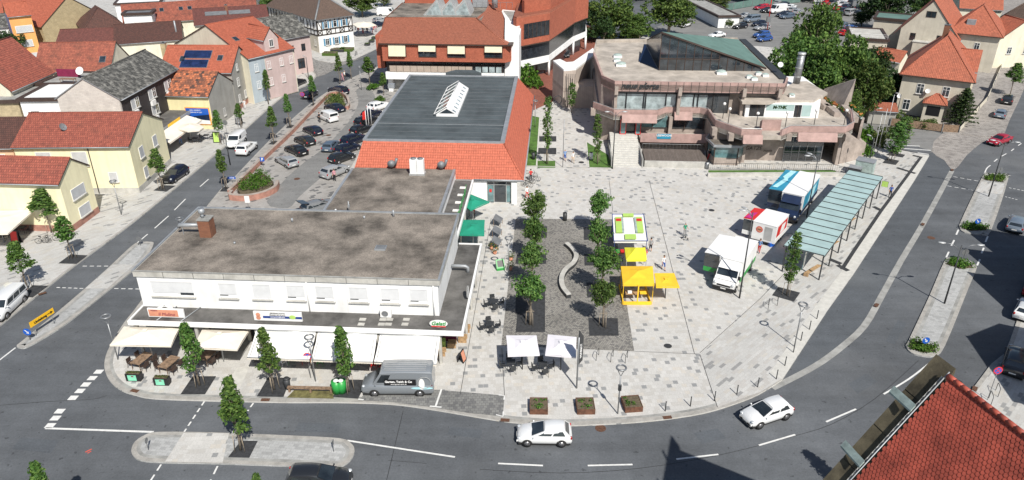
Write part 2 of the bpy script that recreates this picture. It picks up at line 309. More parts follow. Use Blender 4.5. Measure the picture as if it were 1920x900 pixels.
# ------------------------------------------------------------------ mesh builder
class M:
    def __init__(s, mat=None): s.v = []; s.f = []; s.mi = []; s.sm = []; s.mats = []; s.cm = 0; s.smooth = False; mat and s.mat(mat)
    def mat(s, name):
        if name not in s.mats: s.mats.append(name)
        s.cm = s.mats.index(name); return s
    def add(s, vs, fs):
        o = len(s.v); s.v += [tuple(p) for p in vs]
        for f in fs: s.f.append([i + o for i in f]); s.mi.append(s.cm); s.sm.append(s.smooth)
        return s
    def poly(s, pts): return s.add(pts, [range(len(pts))])
    def box(s, x0, x1, y0, y1, z0, z1):
        return s.add([(x0, y0, z0), (x1, y0, z0), (x1, y1, z0), (x0, y1, z0), (x0, y0, z1), (x1, y0, z1), (x1, y1, z1), (x0, y1, z1)],
                     [(3, 2, 1, 0), (4, 5, 6, 7), (0, 1, 5, 4), (1, 2, 6, 5), (2, 3, 7, 6), (3, 0, 4, 7)])
    def cbox(s, c, d, rz=0.0, tilt=None):
        m = Matrix.Rotation(rz, 4, 'Z')
        if tilt: m = m @ Matrix.Rotation(tilt[0], 4, 'X') @ Matrix.Rotation(tilt[1], 4, 'Y')
        vs = [Vector(c) + m @ Vector((x * d[0] / 2, y * d[1] / 2, z * d[2] / 2)) for z in (-1, 1) for x, y in ((-1, -1), (1, -1), (1, 1), (-1, 1))]
        return s.add(vs, [(3, 2, 1, 0), (4, 5, 6, 7), (0, 1, 5, 4), (1, 2, 6, 5), (2, 3, 7, 6), (3, 0, 4, 7)])
    def prism(s, poly, z0, z1, bottom=False):
        n = len(poly); a = sum(poly[i][0] * poly[(i + 1) % n][1] - poly[(i + 1) % n][0] * poly[i][1] for i in range(n))
        if a < 0: poly = poly[::-1]
        vs = [(p[0], p[1], z0) for p in poly] + [(p[0], p[1], z1) for p in poly]
        fs = [[n + i for i in range(n)]] + [[i, (i + 1) % n, n + (i + 1) % n, n + i] for i in range(n)]
        if bottom: fs.append([n - 1 - i for i in range(n)])
        return s.add(vs, fs)
    def tube(s, pts, r, n=8, caps=True, closed=False):
        """tube along points; r a number or one radius per point"""
        pts = [Vector(p) for p in pts]; k = len(pts); rr = r if hasattr(r, '__len__') else [r] * k
        vs = []; fs = []; up = None
        for i in range(k):
            if closed: d = pts[(i + 1) % k] - pts[i - 1]
            else: d = pts[min(i + 1, k - 1)] - pts[max(i - 1, 0)]
            d.normalize()
            a = d.orthogonal().normalized() if up is None else (up - d * up.dot(d)).normalized()
            up = a; b = d.cross(a)
            vs += [pts[i] + (a * cos(2 * pi * j / n) + b * sin(2 * pi * j / n)) * rr[i] for j in range(n)]
        for i in range(k if closed else k - 1):
            i2 = (i + 1) % k
            fs += [(i * n + j, i * n + (j + 1) % n, i2 * n + (j + 1) % n, i2 * n + j) for j in range(n)]
        if caps and not closed: fs += [tuple(range(n))[::-1], tuple((k - 1) * n + j for j in range(n))]
        o = s.smooth; s.smooth = n > 5; s.add(vs, fs); s.smooth = o; return s
    def ring(s, c, rad, r, n=20, nrm=(0, 0, 1), m=6):
        q = Vector(nrm).to_track_quat('Z', 'Y')
        return s.tube([Vector(c) + q @ Vector((rad * cos(2 * pi * i / n), rad * sin(2 * pi * i / n), 0)) for i in range(n)], r, m, False, True)
    def disc(s, c, r, nrm=(0, 0, 1), n=20, rx=None):
        q = Vector(nrm).to_track_quat('Z', 'Y')
        return s.poly([Vector(c) + q @ Vector((r * cos(2 * pi * i / n), (rx or r) * sin(2 * pi * i / n), 0)) for i in range(n)])
    def ball(s, c, r, nu=10, nv=7, sc=(1, 1, 1)):
        vs = []; fs = []
        for i in range(nv + 1):
            t = pi * i / nv
            for j in range(nu):
                p = 2 * pi * j / nu; vs.append((c[0] + r * sc[0] * sin(t) * cos(p), c[1] + r * sc[1] * sin(t) * sin(p), c[2] + r * sc[2] * cos(t)))
        for i in range(nv): fs += [(i * nu + j, (i + 1) * nu + j, (i + 1) * nu + (j + 1) % nu, i * nu + (j + 1) % nu) for j in range(nu)]
        o = s.smooth; s.smooth = True; s.add(vs, fs); s.smooth = o; return s
    def mesh(s, name, uv=True):
        me = bpy.data.meshes.new(name); me.from_pydata(s.v, [], s.f)
        for n in s.mats: me.materials.append(MAT[n])
        me.polygons.foreach_set('material_index', s.mi); me.polygons.foreach_set('use_smooth', s.sm)
        if uv:
            L = me.uv_layers.new(name='UVMap').data
            for p in me.polygons:
                n = p.normal
                if abs(n.z) > 0.995 or n.length < 0.5: a = Vector((1, 0, 0)); b = Vector((0, 1, 0))
                else: a = Vector((0, 0, 1)).cross(n).normalized(); b = n.cross(a)
                for li in p.loop_indices:
                    co = me.vertices[me.loops[li].vertex_index].co; L[li].uv = (co.dot(a), co.dot(b))
        me.update(); return me
    def build(s, name, parent=None, loc=None, rz=0.0, uv=True):
        return put(s.mesh(name, uv), name, parent, loc, rz)
def split_m(m):
    """pieces of a builder that do not touch one another, each as its own builder"""
    par = list(range(len(m.v)))
    def fd(i):
        while par[i] != i: par[i] = par[par[i]]; i = par[i]
        return i
    for f in m.f:
        for i in f[1:]: par[fd(i)] = fd(f[0])
    comp = {}
    for i in range(len(m.v)): comp.setdefault(fd(i), []).append(i)
    bx = {r: [[min(m.v[i][k] for i in c) - .012 for k in range(3)], [max(m.v[i][k] for i in c) + .012 for k in range(3)]] for r, c in comp.items()}
    rs = list(comp); ch = True
    while ch:
        ch = False
        for a in range(len(rs)):
            for b in range(a + 1, len(rs)):
                A, B_ = bx[rs[a]], bx[rs[b]]
                if all(A[0][k] <= B_[1][k] and B_[0][k] <= A[1][k] for k in range(3)):
                    comp[rs[a]] += comp.pop(rs[b]); A[0] = [min(x, y) for x, y in zip(A[0], B_[0])]; A[1] = [max(x, y) for x, y in zip(A[1], B_[1])]; rs.pop(b); ch = True; break
            if ch: break
    out = []
    for r in rs:
        ids = set(comp[r]); mp = {i: k for k, i in enumerate(sorted(ids))}; q = M(); q.mats = m.mats; q.v = [m.v[i] for i in sorted(ids)]
        for f, a, b in zip(m.f, m.mi, m.sm):
            if f[0] in ids: q.f.append([mp[i] for i in f]); q.mi.append(a); q.sm.append(b)
        out.append(q)
    return out
def put(me, name, parent=None, loc=None, rz=0.0):
    o = bpy.data.objects.new(name, me); C.objects.link(o)
    if parent is not None: o.parent = parent
    if loc is not None: o.location = loc
    if rz: o.rotation_euler = (0, 0, rz)
    return o
def tag(o, label, cat, group=None, kind=None):
    if label: o['label'] = label
    if cat: o['category'] = cat
    if group: o['group'] = group
    if kind: o['kind'] = kind
    return o
def thing(name, label, cat, loc=(0, 0, 0), rz=0.0, group=None):
    o = bpy.data.objects.new(name, None); C.objects.link(o); o.location = loc; o.rotation_euler = (0, 0, rz)
    o.empty_display_size = 0.3
    return tag(o, label, cat, group)
def dup(root, loc, rz, label, group=None):
    r = root.copy(); C.objects.link(r); r.location = loc; r.rotation_euler = (0, 0, rz); r['label'] = label
    if group: r['group'] = group
    for ch in list(root.children):
        c = ch.copy(); C.objects.link(c); c.parent = r
        for g in ch.children:
            d = g.copy(); C.objects.link(d); d.parent = c
    return r
def struct(name, m, uv=True):
    o = m.build(name, uv=uv); o['kind'] = 'structure'; return o
def one(name, label, cat, m, loc=(0, 0, 0), rz=0.0, group=None):
    return tag(m.build(name, None, loc, rz), label, cat, group)
def text(body, size, mat, parent, loc, rot, name='lettering', shear=0.0, ext=0.01, sx=1.0, align='CENTER', bold=0.0):
    cu = bpy.data.curves.new(name, 'FONT'); cu.body = body; cu.size = size; cu.extrude = ext; cu.shear = shear
    cu.align_x = align; cu.align_y = 'CENTER'; cu.offset = bold; cu.resolution_u = 3
    t = bpy.data.objects.new(name + '_c', cu); C.objects.link(t)
    me = bpy.data.meshes.new_from_object(t); C.objects.unlink(t); bpy.data.objects.remove(t); bpy.data.curves.remove(cu)
    me.materials.clear(); me.materials.append(MAT[mat])
    o = put(me, name, parent, loc); o.rotation_euler = rot; o.scale = (sx, 1, 1); return o
# ------------------------------------------------------------------ ground, roads, pavements
def cr(pts, n=4, closed=False):
    """smooth curve through pixel points"""
    out = []; k = len(pts)
    for i in range(k if closed else k - 1):
        p0, p1, p2, p3 = pts[(i - 1) % k if closed else max(i - 1, 0)], pts[i], pts[(i + 1) % k], pts[(i + 2) % k if closed else min(i + 2, k - 1)]
        for j in range(n):
            t = j / n; q = []
            for a, b, c, d in zip(p0, p1, p2, p3):
                q.append(0.5 * (2 * b + (c - a) * t + (2 * a - 5 * b + 4 * c - d) * t * t + (3 * b - a - 3 * c + d) * t ** 3))
            out.append(tuple(q))
    if not closed: out.append(tuple(pts[-1]))
    return out
def gp(pts, z=0.0): return [G(u, v, z) for u, v in pts]
def sheet(name, pts, z, mat): m = M(mat); m.poly([(p.x, p.y, z) for p in ccw(gp(pts))]); return struct(name, m)
def ccw(p):
    a = sum(p[i][0] * p[(i + 1) % len(p)][1] - p[(i + 1) % len(p)][0] * p[i][1] for i in range(len(p)))
    return p if a > 0 else p[::-1]
def slab(name, pts, mat, z=0.12): m = M(mat); m.prism(ccw(gp(pts)), -0.05, z); return struct(name, m)
def ribbon_pts(P, a, b, closed=False):
    """two offset lines at signed distances a and b to the left of the path P"""
    k = len(P); A = []; B_ = []
    for i in range(k):
        if closed: d = P[(i + 1) % k] - P[i - 1]
        else: d = P[min(i + 1, k - 1)] - P[max(i - 1, 0)]
        d.z = 0; d.normalize(); n = Vector((-d.y, d.x, 0)); A.append(P[i] + n * a); B_.append(P[i] + n * b)
    return A, B_
def ribbon(m, P, a, b, z, closed=False):
    A, B_ = ribbon_pts([Vector((p[0], p[1], 0)) for p in P], a, b, closed); k = len(P)
    for i in range(k if closed else k - 1):
        j = (i + 1) % k
        q = [A[i], A[j], B_[j], B_[i]]
        q = [(p.x, p.y, z) for p in q]
        m.poly(ccw(q))
    return m
def line(m, pts, width, z=0.008): return ribbon(m, gp(pts), -width / 2, width / 2, z)
def dash(m, a, b, n, width, duty=0.6, z=0.008):
    A, B_ = G(*a), G(*b)
    for i in range(n):
        p = A.lerp(B_, i / (n - 1 + duty)); q = A.lerp(B_, (i + duty) / (n - 1 + duty)); ribbon(m, [p, q], -width / 2, width / 2, z)

m = M('earth'); m.poly([(-900, -300, -0.12), (900, -300, -0.12), (900, 2200, -0.12), (-900, 2200, -0.12)]); struct('ground', m)
m = M('asphalt'); m.poly([(-150, 8, 0), (150, 8, 0), (150, 250, 0), (-150, 250, 0)]); struct('road', m)

left_kerb = [(-330, 880), (0, 613), (90, 540), (143, 498), (233, 432), (298, 380), (400, 295), (458, 246), (531, 182), (573, 162), (589, 150), (593, 141), (583, 132)]
slab('pavement', cr(left_kerb, 3) + [(560, 122), (545, 100), (530, 72), (515, 50), (500, 20), (440, -10), (-900, 0), (-1300, 500), (-700, 950)], 'paving_strip')
m = M('granite'); ribbon(m, gp(cr(left_kerb, 3)), 0.0, 0.28, 0.124); struct('kerb', m)
kerb_b = [(712, 124), (642, 156), (575, 201), (504, 266), (441, 332), (392, 383), (267, 563), (233, 607), (207, 650), (197, 677), (198, 699), (209, 719), (229, 734), (253, 742),
          (290, 749), (400, 753), (540, 756), (631, 756), (729, 759), (802, 768), (880, 781), (956, 793), (1040, 799), (1087, 799), (1170, 795), (1245, 788), (1320, 776),
          (1380, 758), (1424, 740), (1466, 714)]
kb = cr(kerb_b, 3)
bay_edge = [(1466, 714), (1552, 582), (1600, 515), (1660, 423), (1715, 338), (1742, 293)]
block = kb + bay_edge[1:] + [(1690, 283), (1660, 276), (1625, 262), (1600, 225), (1580, 190), (1450, 90), (1330, 80), (1110, 62), (1000, 60), (760, 92)]
slab('square', block, 'paving_square')
m = M('granite'); ribbon(m, gp(kb), 0.0, 0.42, 0.124); struct('kerb', m)
m = M('grey_concrete'); ribbon(m, gp(kb[20:]), 0.42, 0.68, 0.124); struct('kerb_gutter', m)
sheet('square_paving', [(1312, 667), (1424, 564), (1505, 480), (1560, 420), (1640, 310), (1690, 284), (1740, 293), (1715, 339), (1600, 516), (1552, 583), (1467, 712), (1425, 737), (1345, 766)], 0.128, 'paving_strip')
sheet('square_paving', [(640, 159), (690, 133), (770, 150), (700, 240), (650, 330), (600, 400), (560, 430), (480, 450), (330, 470), (392, 386), (441, 334), (504, 268), (575, 203)], 0.128, 'paving_lot')
# smoother grey driving lane of the car park
sheet('parking_lane', cr([(500, 380), (556, 318), (600, 285), (650, 235), (672, 195), (668, 170), (690, 165), (705, 190), (690, 225), (655, 275), (625, 315), (590, 345), (560, 372), (540, 392)], 3, True), 0.132, 'asphalt_pale')
m = M('granite_white'); ribbon(m, gp(bay_edge), 0.0, 1.15, 0.134); struct('bus_kerb', m)
m = M('basalt'); ribbon(m, gp([(1578, 507), (1600, 473), (1650, 399), (1700, 332), (1727, 295)]), -0.2, 0.2, 0.138)
for a in ([(1570, 499), (1590, 510)], [(1555, 488), (1577, 497)], [(1637, 389), (1653, 397)], [(1681, 316), (1716, 327)], [(1711, 293), (1729, 297)]): ribbon(m, gp(a), -0.3, 0.3, 0.142)
struct('tactile_line', m)
m = M('asphalt_bay'); m.poly([(p.x, p.y, 0.004) for p in ccw(gp([(1466, 714), (1552, 582), (1600, 515), (1660, 423), (1715, 338), (1746, 286), (1790, 300), (1785, 320), (1730, 421), (1690, 492), (1652, 557), (1620, 612), (1580, 648), (1540, 678), (1500, 700)]))]); struct('bus_bay', m)
strip = cr([(1448, 728), (1500, 702), (1540, 679), (1580, 649), (1620, 612), (1652, 557), (1690, 488), (1730, 421), (1785, 320)], 3)
m = M('grey_concrete'); ribbon(m, gp(strip), -0.3, 0.3, 0.012); struct('lane_divider', m)
sheet('side_road', [(1590, 190), (1652, 213), (1768, 252), (1746, 286), (1664, 268), (1590, 242)], 0.014, 'asphalt_pale')
sheet('junction_paving', cr([(1768, 250), (1858, 258), (1840, 268), (1812, 292), (1797, 312), (1784, 318), (1770, 300), (1747, 284)], 2, True), 0.018, 'paving_villa')
m = M('asphalt'); m.poly([(p.x, p.y, 0.13) for p in ccw(gp([(1669, 269), (1700, 271), (1746, 284), (1740, 293), (1700, 284), (1668, 277)]))]); struct('hatched_area', m)
slab('pavement', [(1745, 222), (1768, 249), (1858, 258), (1884, 249), (1893, 225), (1910, 190), (1932, 140), (1990, 0), (2060, -60), (1890, -60), (1850, 20), (1790, 120), (1740, 150)], 'paving_villa')
slab('pavement', [(1858, 684), (1882, 665), (1893, 640), (1907, 600), (1932, 530), (1955, 440), (1990, 330), (2060, 160), (2400, 160), (3200, 900), (1650, 1100), (1770, 820), (1816, 740)], 'paving_strip')
m = M('granite'); ribbon(m, gp([(1770, 820), (1816, 740), (1858, 684), (1882, 665), (1893, 640), (1907, 600), (1932, 530), (1955, 440)]), -0.35, 0.0, 0.126); struct('kerb', m)
slab('pavement', [(505, 30), (531, 56), (548, 75), (569, 96), (591, 113), (620, 119), (667, 111), (709, 91), (730, 60), (800, 20), (800, -20), (520, -20)], 'paving_strip')
sheet('side_street', [(589, 146), (583, 132), (560, 122), (545, 100), (530, 72), (503, 30), (500, -10), (560, -10), (531, 56), (548, 75), (569, 96), (591, 113), (620, 119), (667, 112), (705, 98), (640, 124), (610, 140)], 0.03, 'paving_street')
sheet('rear_car_park', [(1180, 68), (1290, 30), (1330, 16), (1440, -10), (1700, -40), (1740, 60), (1690, 110), (1600, 150), (1450, 140), (1300, 90)], 0.01, 'asphalt_pale')
sheet('red_court', [(985, 215), (1040, 190), (1045, 130), (1120, 95), (1120, 60), (1090, 40), (960, 30), (940, 150), (985, 175)], 0.134, 'red_paving')
sheet('cobbled_square', [(967, 412), (1150, 413), (1189, 661), (940, 650)], 0.134, 'cobbles')
sheet('parking_bay', [(688, 737), (820, 733), (946, 744), (943, 783), (880, 777), (802, 765), (729, 756), (672, 753)], 0.132, 'paving_bay')
sheet('path', [(412, 754), (443, 693), (460, 685), (479, 685), (452, 754)][:2] + [(470, 686), (440, 754)], 0.134, 'granite_white')
sheet('flower_bed', [(538, 748), (552, 734), (626, 735), (626, 750)], 0.14, 'dry_grass')

def lawn(name, pts, z=0.15): m = M('grass'); m.prism(ccw(gp(pts)), 0.1, z); return struct(name, m)
lawn('lawn', [(996, 218), (1012, 222), (1006, 312), (986, 312)])
lawn('lawn', [(1008, 303), (1041, 303), (1041, 316), (1008, 316)])
lawn('lawn', [(1100, 268), (1140, 292), (1148, 316), (1104, 316)])
lawn('lawn', [(1328, 321), (1565, 321), (1572, 329), (1328, 326)])
m = M('granite_white')
for a in ([(1012, 222), (1006, 312)], [(1012, 303), (1041, 303)], [(1099, 266), (1104, 317)], [(986, 313), (1150, 317)]): ribbon(m, gp(a), -0.09, 0.09, 0.16)
struct('lawn_edging', m)
# basalt tree pits
PITS = [[(339, 742), (362, 708), (406, 708), (385, 742)], [(482, 746), (503, 710), (546, 711), (532, 747)], [(624, 747), (645, 714), (690, 715), (672, 750)],
        [(967, 625), (970, 590), (1022, 590), (1022, 625)], [(966, 497), (970, 477), (1024, 477), (1024, 497)], [(983, 448), (984, 426), (1026, 426), (1025, 448)],
        [(966, 590), (968, 545), (1022, 545), (1022, 590)], [(1105, 632), (1103, 598), (1158, 599), (1160, 632)], [(1101, 560), (1099, 532), (1150, 532), (1152, 560)], [(1096, 500), (1095, 478), (1140, 478), (1142, 500)],
        [(1095, 452), (1094, 428), (1140, 428), (1141, 450)], [(1447, 556), (1459, 540), (1500, 551), (1488, 568)],
        [(1654, 307), (1663, 298), (1686, 303), (1679, 311)], [(1661, 292), (1670, 286), (1697, 292), (1692, 297)],
        [(110, 496), (133, 479), (165, 481), (144, 497)], [(38, 558), (62, 537), (92, 538), (62, 560)], [(288, 359), (303, 349), (330, 350), (312, 361)],
        [(412, 361), (420, 352), (440, 353), (430, 361)], [(503, 272), (512, 266), (527, 266), (518, 273)], [(536, 241), (543, 236), (556, 236), (548, 242)], [(581, 199), (587, 195), (597, 195), (592, 200)],
        [(1011, 262), (1011, 257), (1043, 257), (1043, 267), (1011, 267)], [(1009, 290), (1009, 279), (1043, 279), (1043, 291)]]
for q in PITS: sheet('tree_pit', q, 0.15, 'basalt')

def island(name, pts, mat, n=3):
    c = cr(pts, n, True); P = ccw(gp(c)); m = M(mat); m.prism(P, -0.05, 0.12); m.mat('granite'); ribbon(m, P, 0, 0.35, 0.126, True)
    m.mat('grey_concrete'); ribbon(m, P, 0.35, 0.62, 0.127, True); return struct(name, m)
island('traffic_island', [(247, 845), (254, 830), (274, 817), (300, 812), (400, 813), (551, 819), (637, 824), (658, 833), (665, 846), (657, 865), (630, 878), (551, 876), (412, 871), (306, 869), (264, 865), (250, 856)], 'paving_island')
sheet('island_crossing', [(345, 814), (430, 815), (418, 870), (310, 868)], 0.132, 'paving_square')
m = M('basalt'); m.poly([(p.x, p.y, 0.136) for p in ccw(gp([(428, 860), (452, 829), (484, 829), (468, 861)]))]); struct('tree_pit', m)
island('traffic_island', [(32, 650), (46, 638), (127, 571), (200, 507), (247, 463), (263, 456), (283, 455), (288, 461), (267, 493), (200, 549), (127, 607), (80, 637), (50, 653), (38, 654)], 'paving_island', 3)
sheet('island_crossing', [(160, 543), (212, 498), (252, 498), (202, 543)], 0.132, 'paving_strip')
island('traffic_island', [(1698, 650), (1703, 640), (1741, 559), (1770, 492), (1783, 485), (1814, 489), (1830, 500), (1828, 512), (1816, 540), (1772, 648), (1752, 669), (1728, 669), (1708, 663)], 'paving_island')
island('traffic_island', [(1799, 428), (1802, 414), (1842, 332), (1855, 326), (1883, 329), (1890, 337), (1858, 433), (1840, 441), (1808, 437)], 'paving_island')
sheet('island_crossing', [(1840, 342), (1884, 346), (1878, 366), (1829, 362)], 0.132, 'paving_strip')

# painted markings
m = M('white_line')
line(m, [(85, 803), (288, 810)], 0.2)
for u, v in ((185, 697), (173, 709), (161, 721), (150, 733), (137, 746), (112, 771), (104, 784), (94, 798)):
    p = G(u, v); d = (G(185, 697) - G(94, 798)).normalized(); q = Vector((1, 0, 0)); m.poly([tuple(p + d * a * 0.28 + q * b * 0.33 + Vector((0, 0, 0.008))) for a, b in ((-1, -1), (-1, 1), (1, 1), (1, -1))])
line(m, [(651, 826), (853, 857)], 0.16)
for a, b in (((934, 869), (1018, 873)), ((1102, 873), (1186, 871)), ((1268, 861), (1347, 852)), ((1423, 835), (1491, 815)), ((1549, 791), (1605, 767)), ((348, 373), (327, 394)), ((316, 405), (290, 428)), ((277, 439), (253, 459)), ((29, 652), (-20, 690)), ((391, 336), (375, 350))):
    line(m, [a, b], 0.15)
line(m, cr([(1657, 739), (1705, 710), (1749, 676)], 4), 0.15)
line(m, cr([(1857, 310), (1850, 316), (1845, 328)], 3), 0.15)
dash(m, (383, 753), (344, 812), 5, 0.13); dash(m, (475, 756), (432, 816), 5, 0.13); dash(m, (302, 871), (282, 902), 2, 0.13); dash(m, (408, 874), (388, 915), 2, 0.13)
dash(m, (155, 499), (203, 499), 4, 0.13); dash(m, (106, 539), (156, 541), 5, 0.13); dash(m, (214, 541), (262, 542), 4, 0.13)
for a, b in (((683, 452), (668, 485)), ((655, 520), (636, 556)), ((620, 596), (603, 632)), ((873, 495), (858, 532)), ((847, 570), (832, 606)), ((822, 645), (803, 685))):
    line(m, [(1600 + a[0] / 3.4625, 300 + a[1] / 3.4625), (1600 + b[0] / 3.4625, 300 + b[1] / 3.4625)], 0.17)
for a, b in (((650, 108), (810, 137)), ((610, 168), (775, 197)), ((1010, 180), (1108, 200)), ((985, 238), (1065, 258))):
    dash(m, (1600 + a[0] / 3.4625, 300 + a[1] / 3.4625), (1600 + b[0] / 3.4625, 300 + b[1] / 3.4625), 4, 0.13)
for a, b in (((1915, 269), (1909, 273)), ((1901, 279), (1896, 283)), ((1887, 288), (1878, 293)), ((1870, 298), (1864, 303))): line(m, [a, b], 0.15)
struct('road_markings', m)
m = M('white_line')
for a, b in (((1687, 274), (1724, 275.5)), ((1680, 279), (1745, 283.5)), ((1720, 288), (1741, 291))): line(m, [a, b], 0.3, 0.135)
line(m, [(806, 764), (828, 766)], 0.15, 0.138); line(m, [(817, 764), (828, 732)], 0.15, 0.138)
line(m, [(672, 751), (682, 752)], 0.15, 0.138); line(m, [(935, 743), (946, 744), (945, 752)], 0.12, 0.138); line(m, [(930, 780), (943, 783), (944, 774)], 0.12, 0.138)
struct('bay_markings', m)
# slot drains and joints of the square
m = M('manhole_iron')
for a in ([(1217, 340), (1302, 666)], [(1142, 340), (1149, 399)], [(1189, 661), (1306, 666)], [(1312, 664), (1424, 563), (1500, 484)], [(1312, 667), (1345, 766)], [(921, 411), (863, 742)], [(941, 655), (946, 744)]): ribbon(m, gp(a), -0.02, 0.02, 0.142)
struct('slot_drain', m)
m = M('manhole_iron')
for u, v, r in ((1252, 651, 0.36), (1334, 396, 0.36), (1270, 481, 0.1), (1090, 306, 0.4)): m.disc((*G(u, v)[:2], 0.146), r)
struct('manhole', m)
m = M('gutter_iron')
for u, v, z in ((1126, 803, 0.01), (1746, 446, 0.01), (616, 255, 0.14), (557, 337, 0.14)): m.disc((*G(u, v)[:2], z), 0.42)
for u, v, rz in ((253, 735, -0.3), (498, 752, 0), (947, 790, -0.1), (1251, 785, 0.15), (1730, 422, 1.0), (1785, 320, 1.0), (1643, 574, 0.9), (80, 552, 0.7), (1827, 731, 0.9)):
    p = G(u, v); m.cbox((p.x, p.y, 0.132), (0.7, 0.35, 0.02), rz)
struct('road_gully', m)
m = M('red_mark'); line(m, [(160, 848), (172, 842)], 0.12); line(m, [(164, 850), (171, 846)], 0.1); struct('survey_mark', m)
m = M('manhole_iron')
line(m, cr([(0, 760), (90, 753), (170, 749), (200, 742)], 3), 0.05, 0.006); line(m, [(756, 770), (725, 900)], 0.05, 0.006); line(m, [(728, 863), (800, 869)], 0.04, 0.006)
line(m, cr([(900, 880), (1050, 887), (1200, 878), (1350, 853), (1480, 820), (1560, 795), (1640, 748), (1722, 676)], 3), 0.05, 0.006)
struct('road_joint', m)
m = M('asphalt_bay')
for q in ([(560, 792), (640, 795), (634, 812), (552, 809)], [(1300, 812), (1345, 803), (1362, 822), (1316, 832)], [(120, 585), (150, 561), (168, 570), (137, 596)], [(1590, 720), (1625, 700), (1645, 716), (1608, 738)], [(845, 800), (905, 806), (900, 822), (838, 815)], [(1660, 640), (1684, 600), (1700, 606), (1678, 646)], [(40, 820), (110, 826), (96, 850), (22, 842)]): m.poly([(p.x, p.y, .005) for p in ccw(gp(q))])
struct('road_patch', m)
# ------------------------------------------------------------------ windows, walls and roofs
WM = {}
def win_mesh(w, h, st):
    k = (round(w, 2), round(h, 2), st)
    if k in WM: return WM[k]
    m = M(); g_ = M('glass_dark'); f = 0.07; x = w / 2; fr = 'brown_frame' if st == 'dark' else 'white_paint'
    m.mat(fr); m.box(-x, -x + f, -0.05, 0.01, 0, h); m.box(x - f, x, -0.05, 0.01, 0, h); m.box(-x + f, x - f, -0.05, 0.01, h - f, h); m.box(-x + f, x - f, -0.05, 0.01, 0, f)
    g_.box(-x + f, x - f, -0.02, 0.01, f, h - f)
    if st != 'shut':
        m.box(-0.03, 0.03, -0.045, -0.018, f, h - f)
        if h > 1.3: m.box(-x + f, x - f, -0.042, -0.021, h * 0.66, h * 0.66 + 0.05)
    else: g_.mat('shutter_grey'); g_.box(-x + f, x - f, -0.035, -0.021, f + 0.03, h - f)
    if st == 'blue':
        m.mat('shutter_blue')
        for s_ in (-1, 1): a = s_ * (x + 0.06); b = s_ * (x + 0.06 + w * 0.42); m.box(min(a, b), max(a, b), -0.06, 0.0, -0.05, h + 0.05)
    if st != 'dark': m.mat('pale_concrete'); m.box(-x - 0.08, x + 0.08, -0.16, 0.01, -0.09, -0.003)
    WM[k] = (m.mesh('window'), g_.mesh('pane')); return WM[k]
def put_win(k, t, loc, rz=0.0): o = put(win_mesh(*k)[0], 'window', t, loc, rz); put(win_mesh(*k)[1], 'shutter' if k[2] == 'shut' else 'pane', o); return o
SIDE = {'f': 0, 'r': 90, 'b': 180, 'l': -90}
def put_wins(t, x0, y0, Wd, D, wins):
    for side, xs, z, w_, h, st in wins:
        for q in xs:
            loc = {'f': (x0 + q * Wd, y0 - 0.012, z), 'b': (x0 + q * Wd, y0 + D + 0.012, z), 'l': (x0 - 0.012, y0 + q * D, z), 'r': (x0 + Wd + 0.012, y0 + q * D, z)}[side]
            put_win((w_, h, st), t, loc, R(SIDE[side]))
def plane_slab(m, pts, t, top, edge):
    """a roof plane: polygon of 3-D points with thickness t downwards"""
    n = len(pts); lo = [(p[0], p[1], p[2] - t) for p in pts]
    m.mat(top).poly(pts); m.mat(edge); m.poly(lo[::-1])
    for i in range(n): j = (i + 1) % n; m.poly([pts[i], lo[i], lo[j], pts[j]])
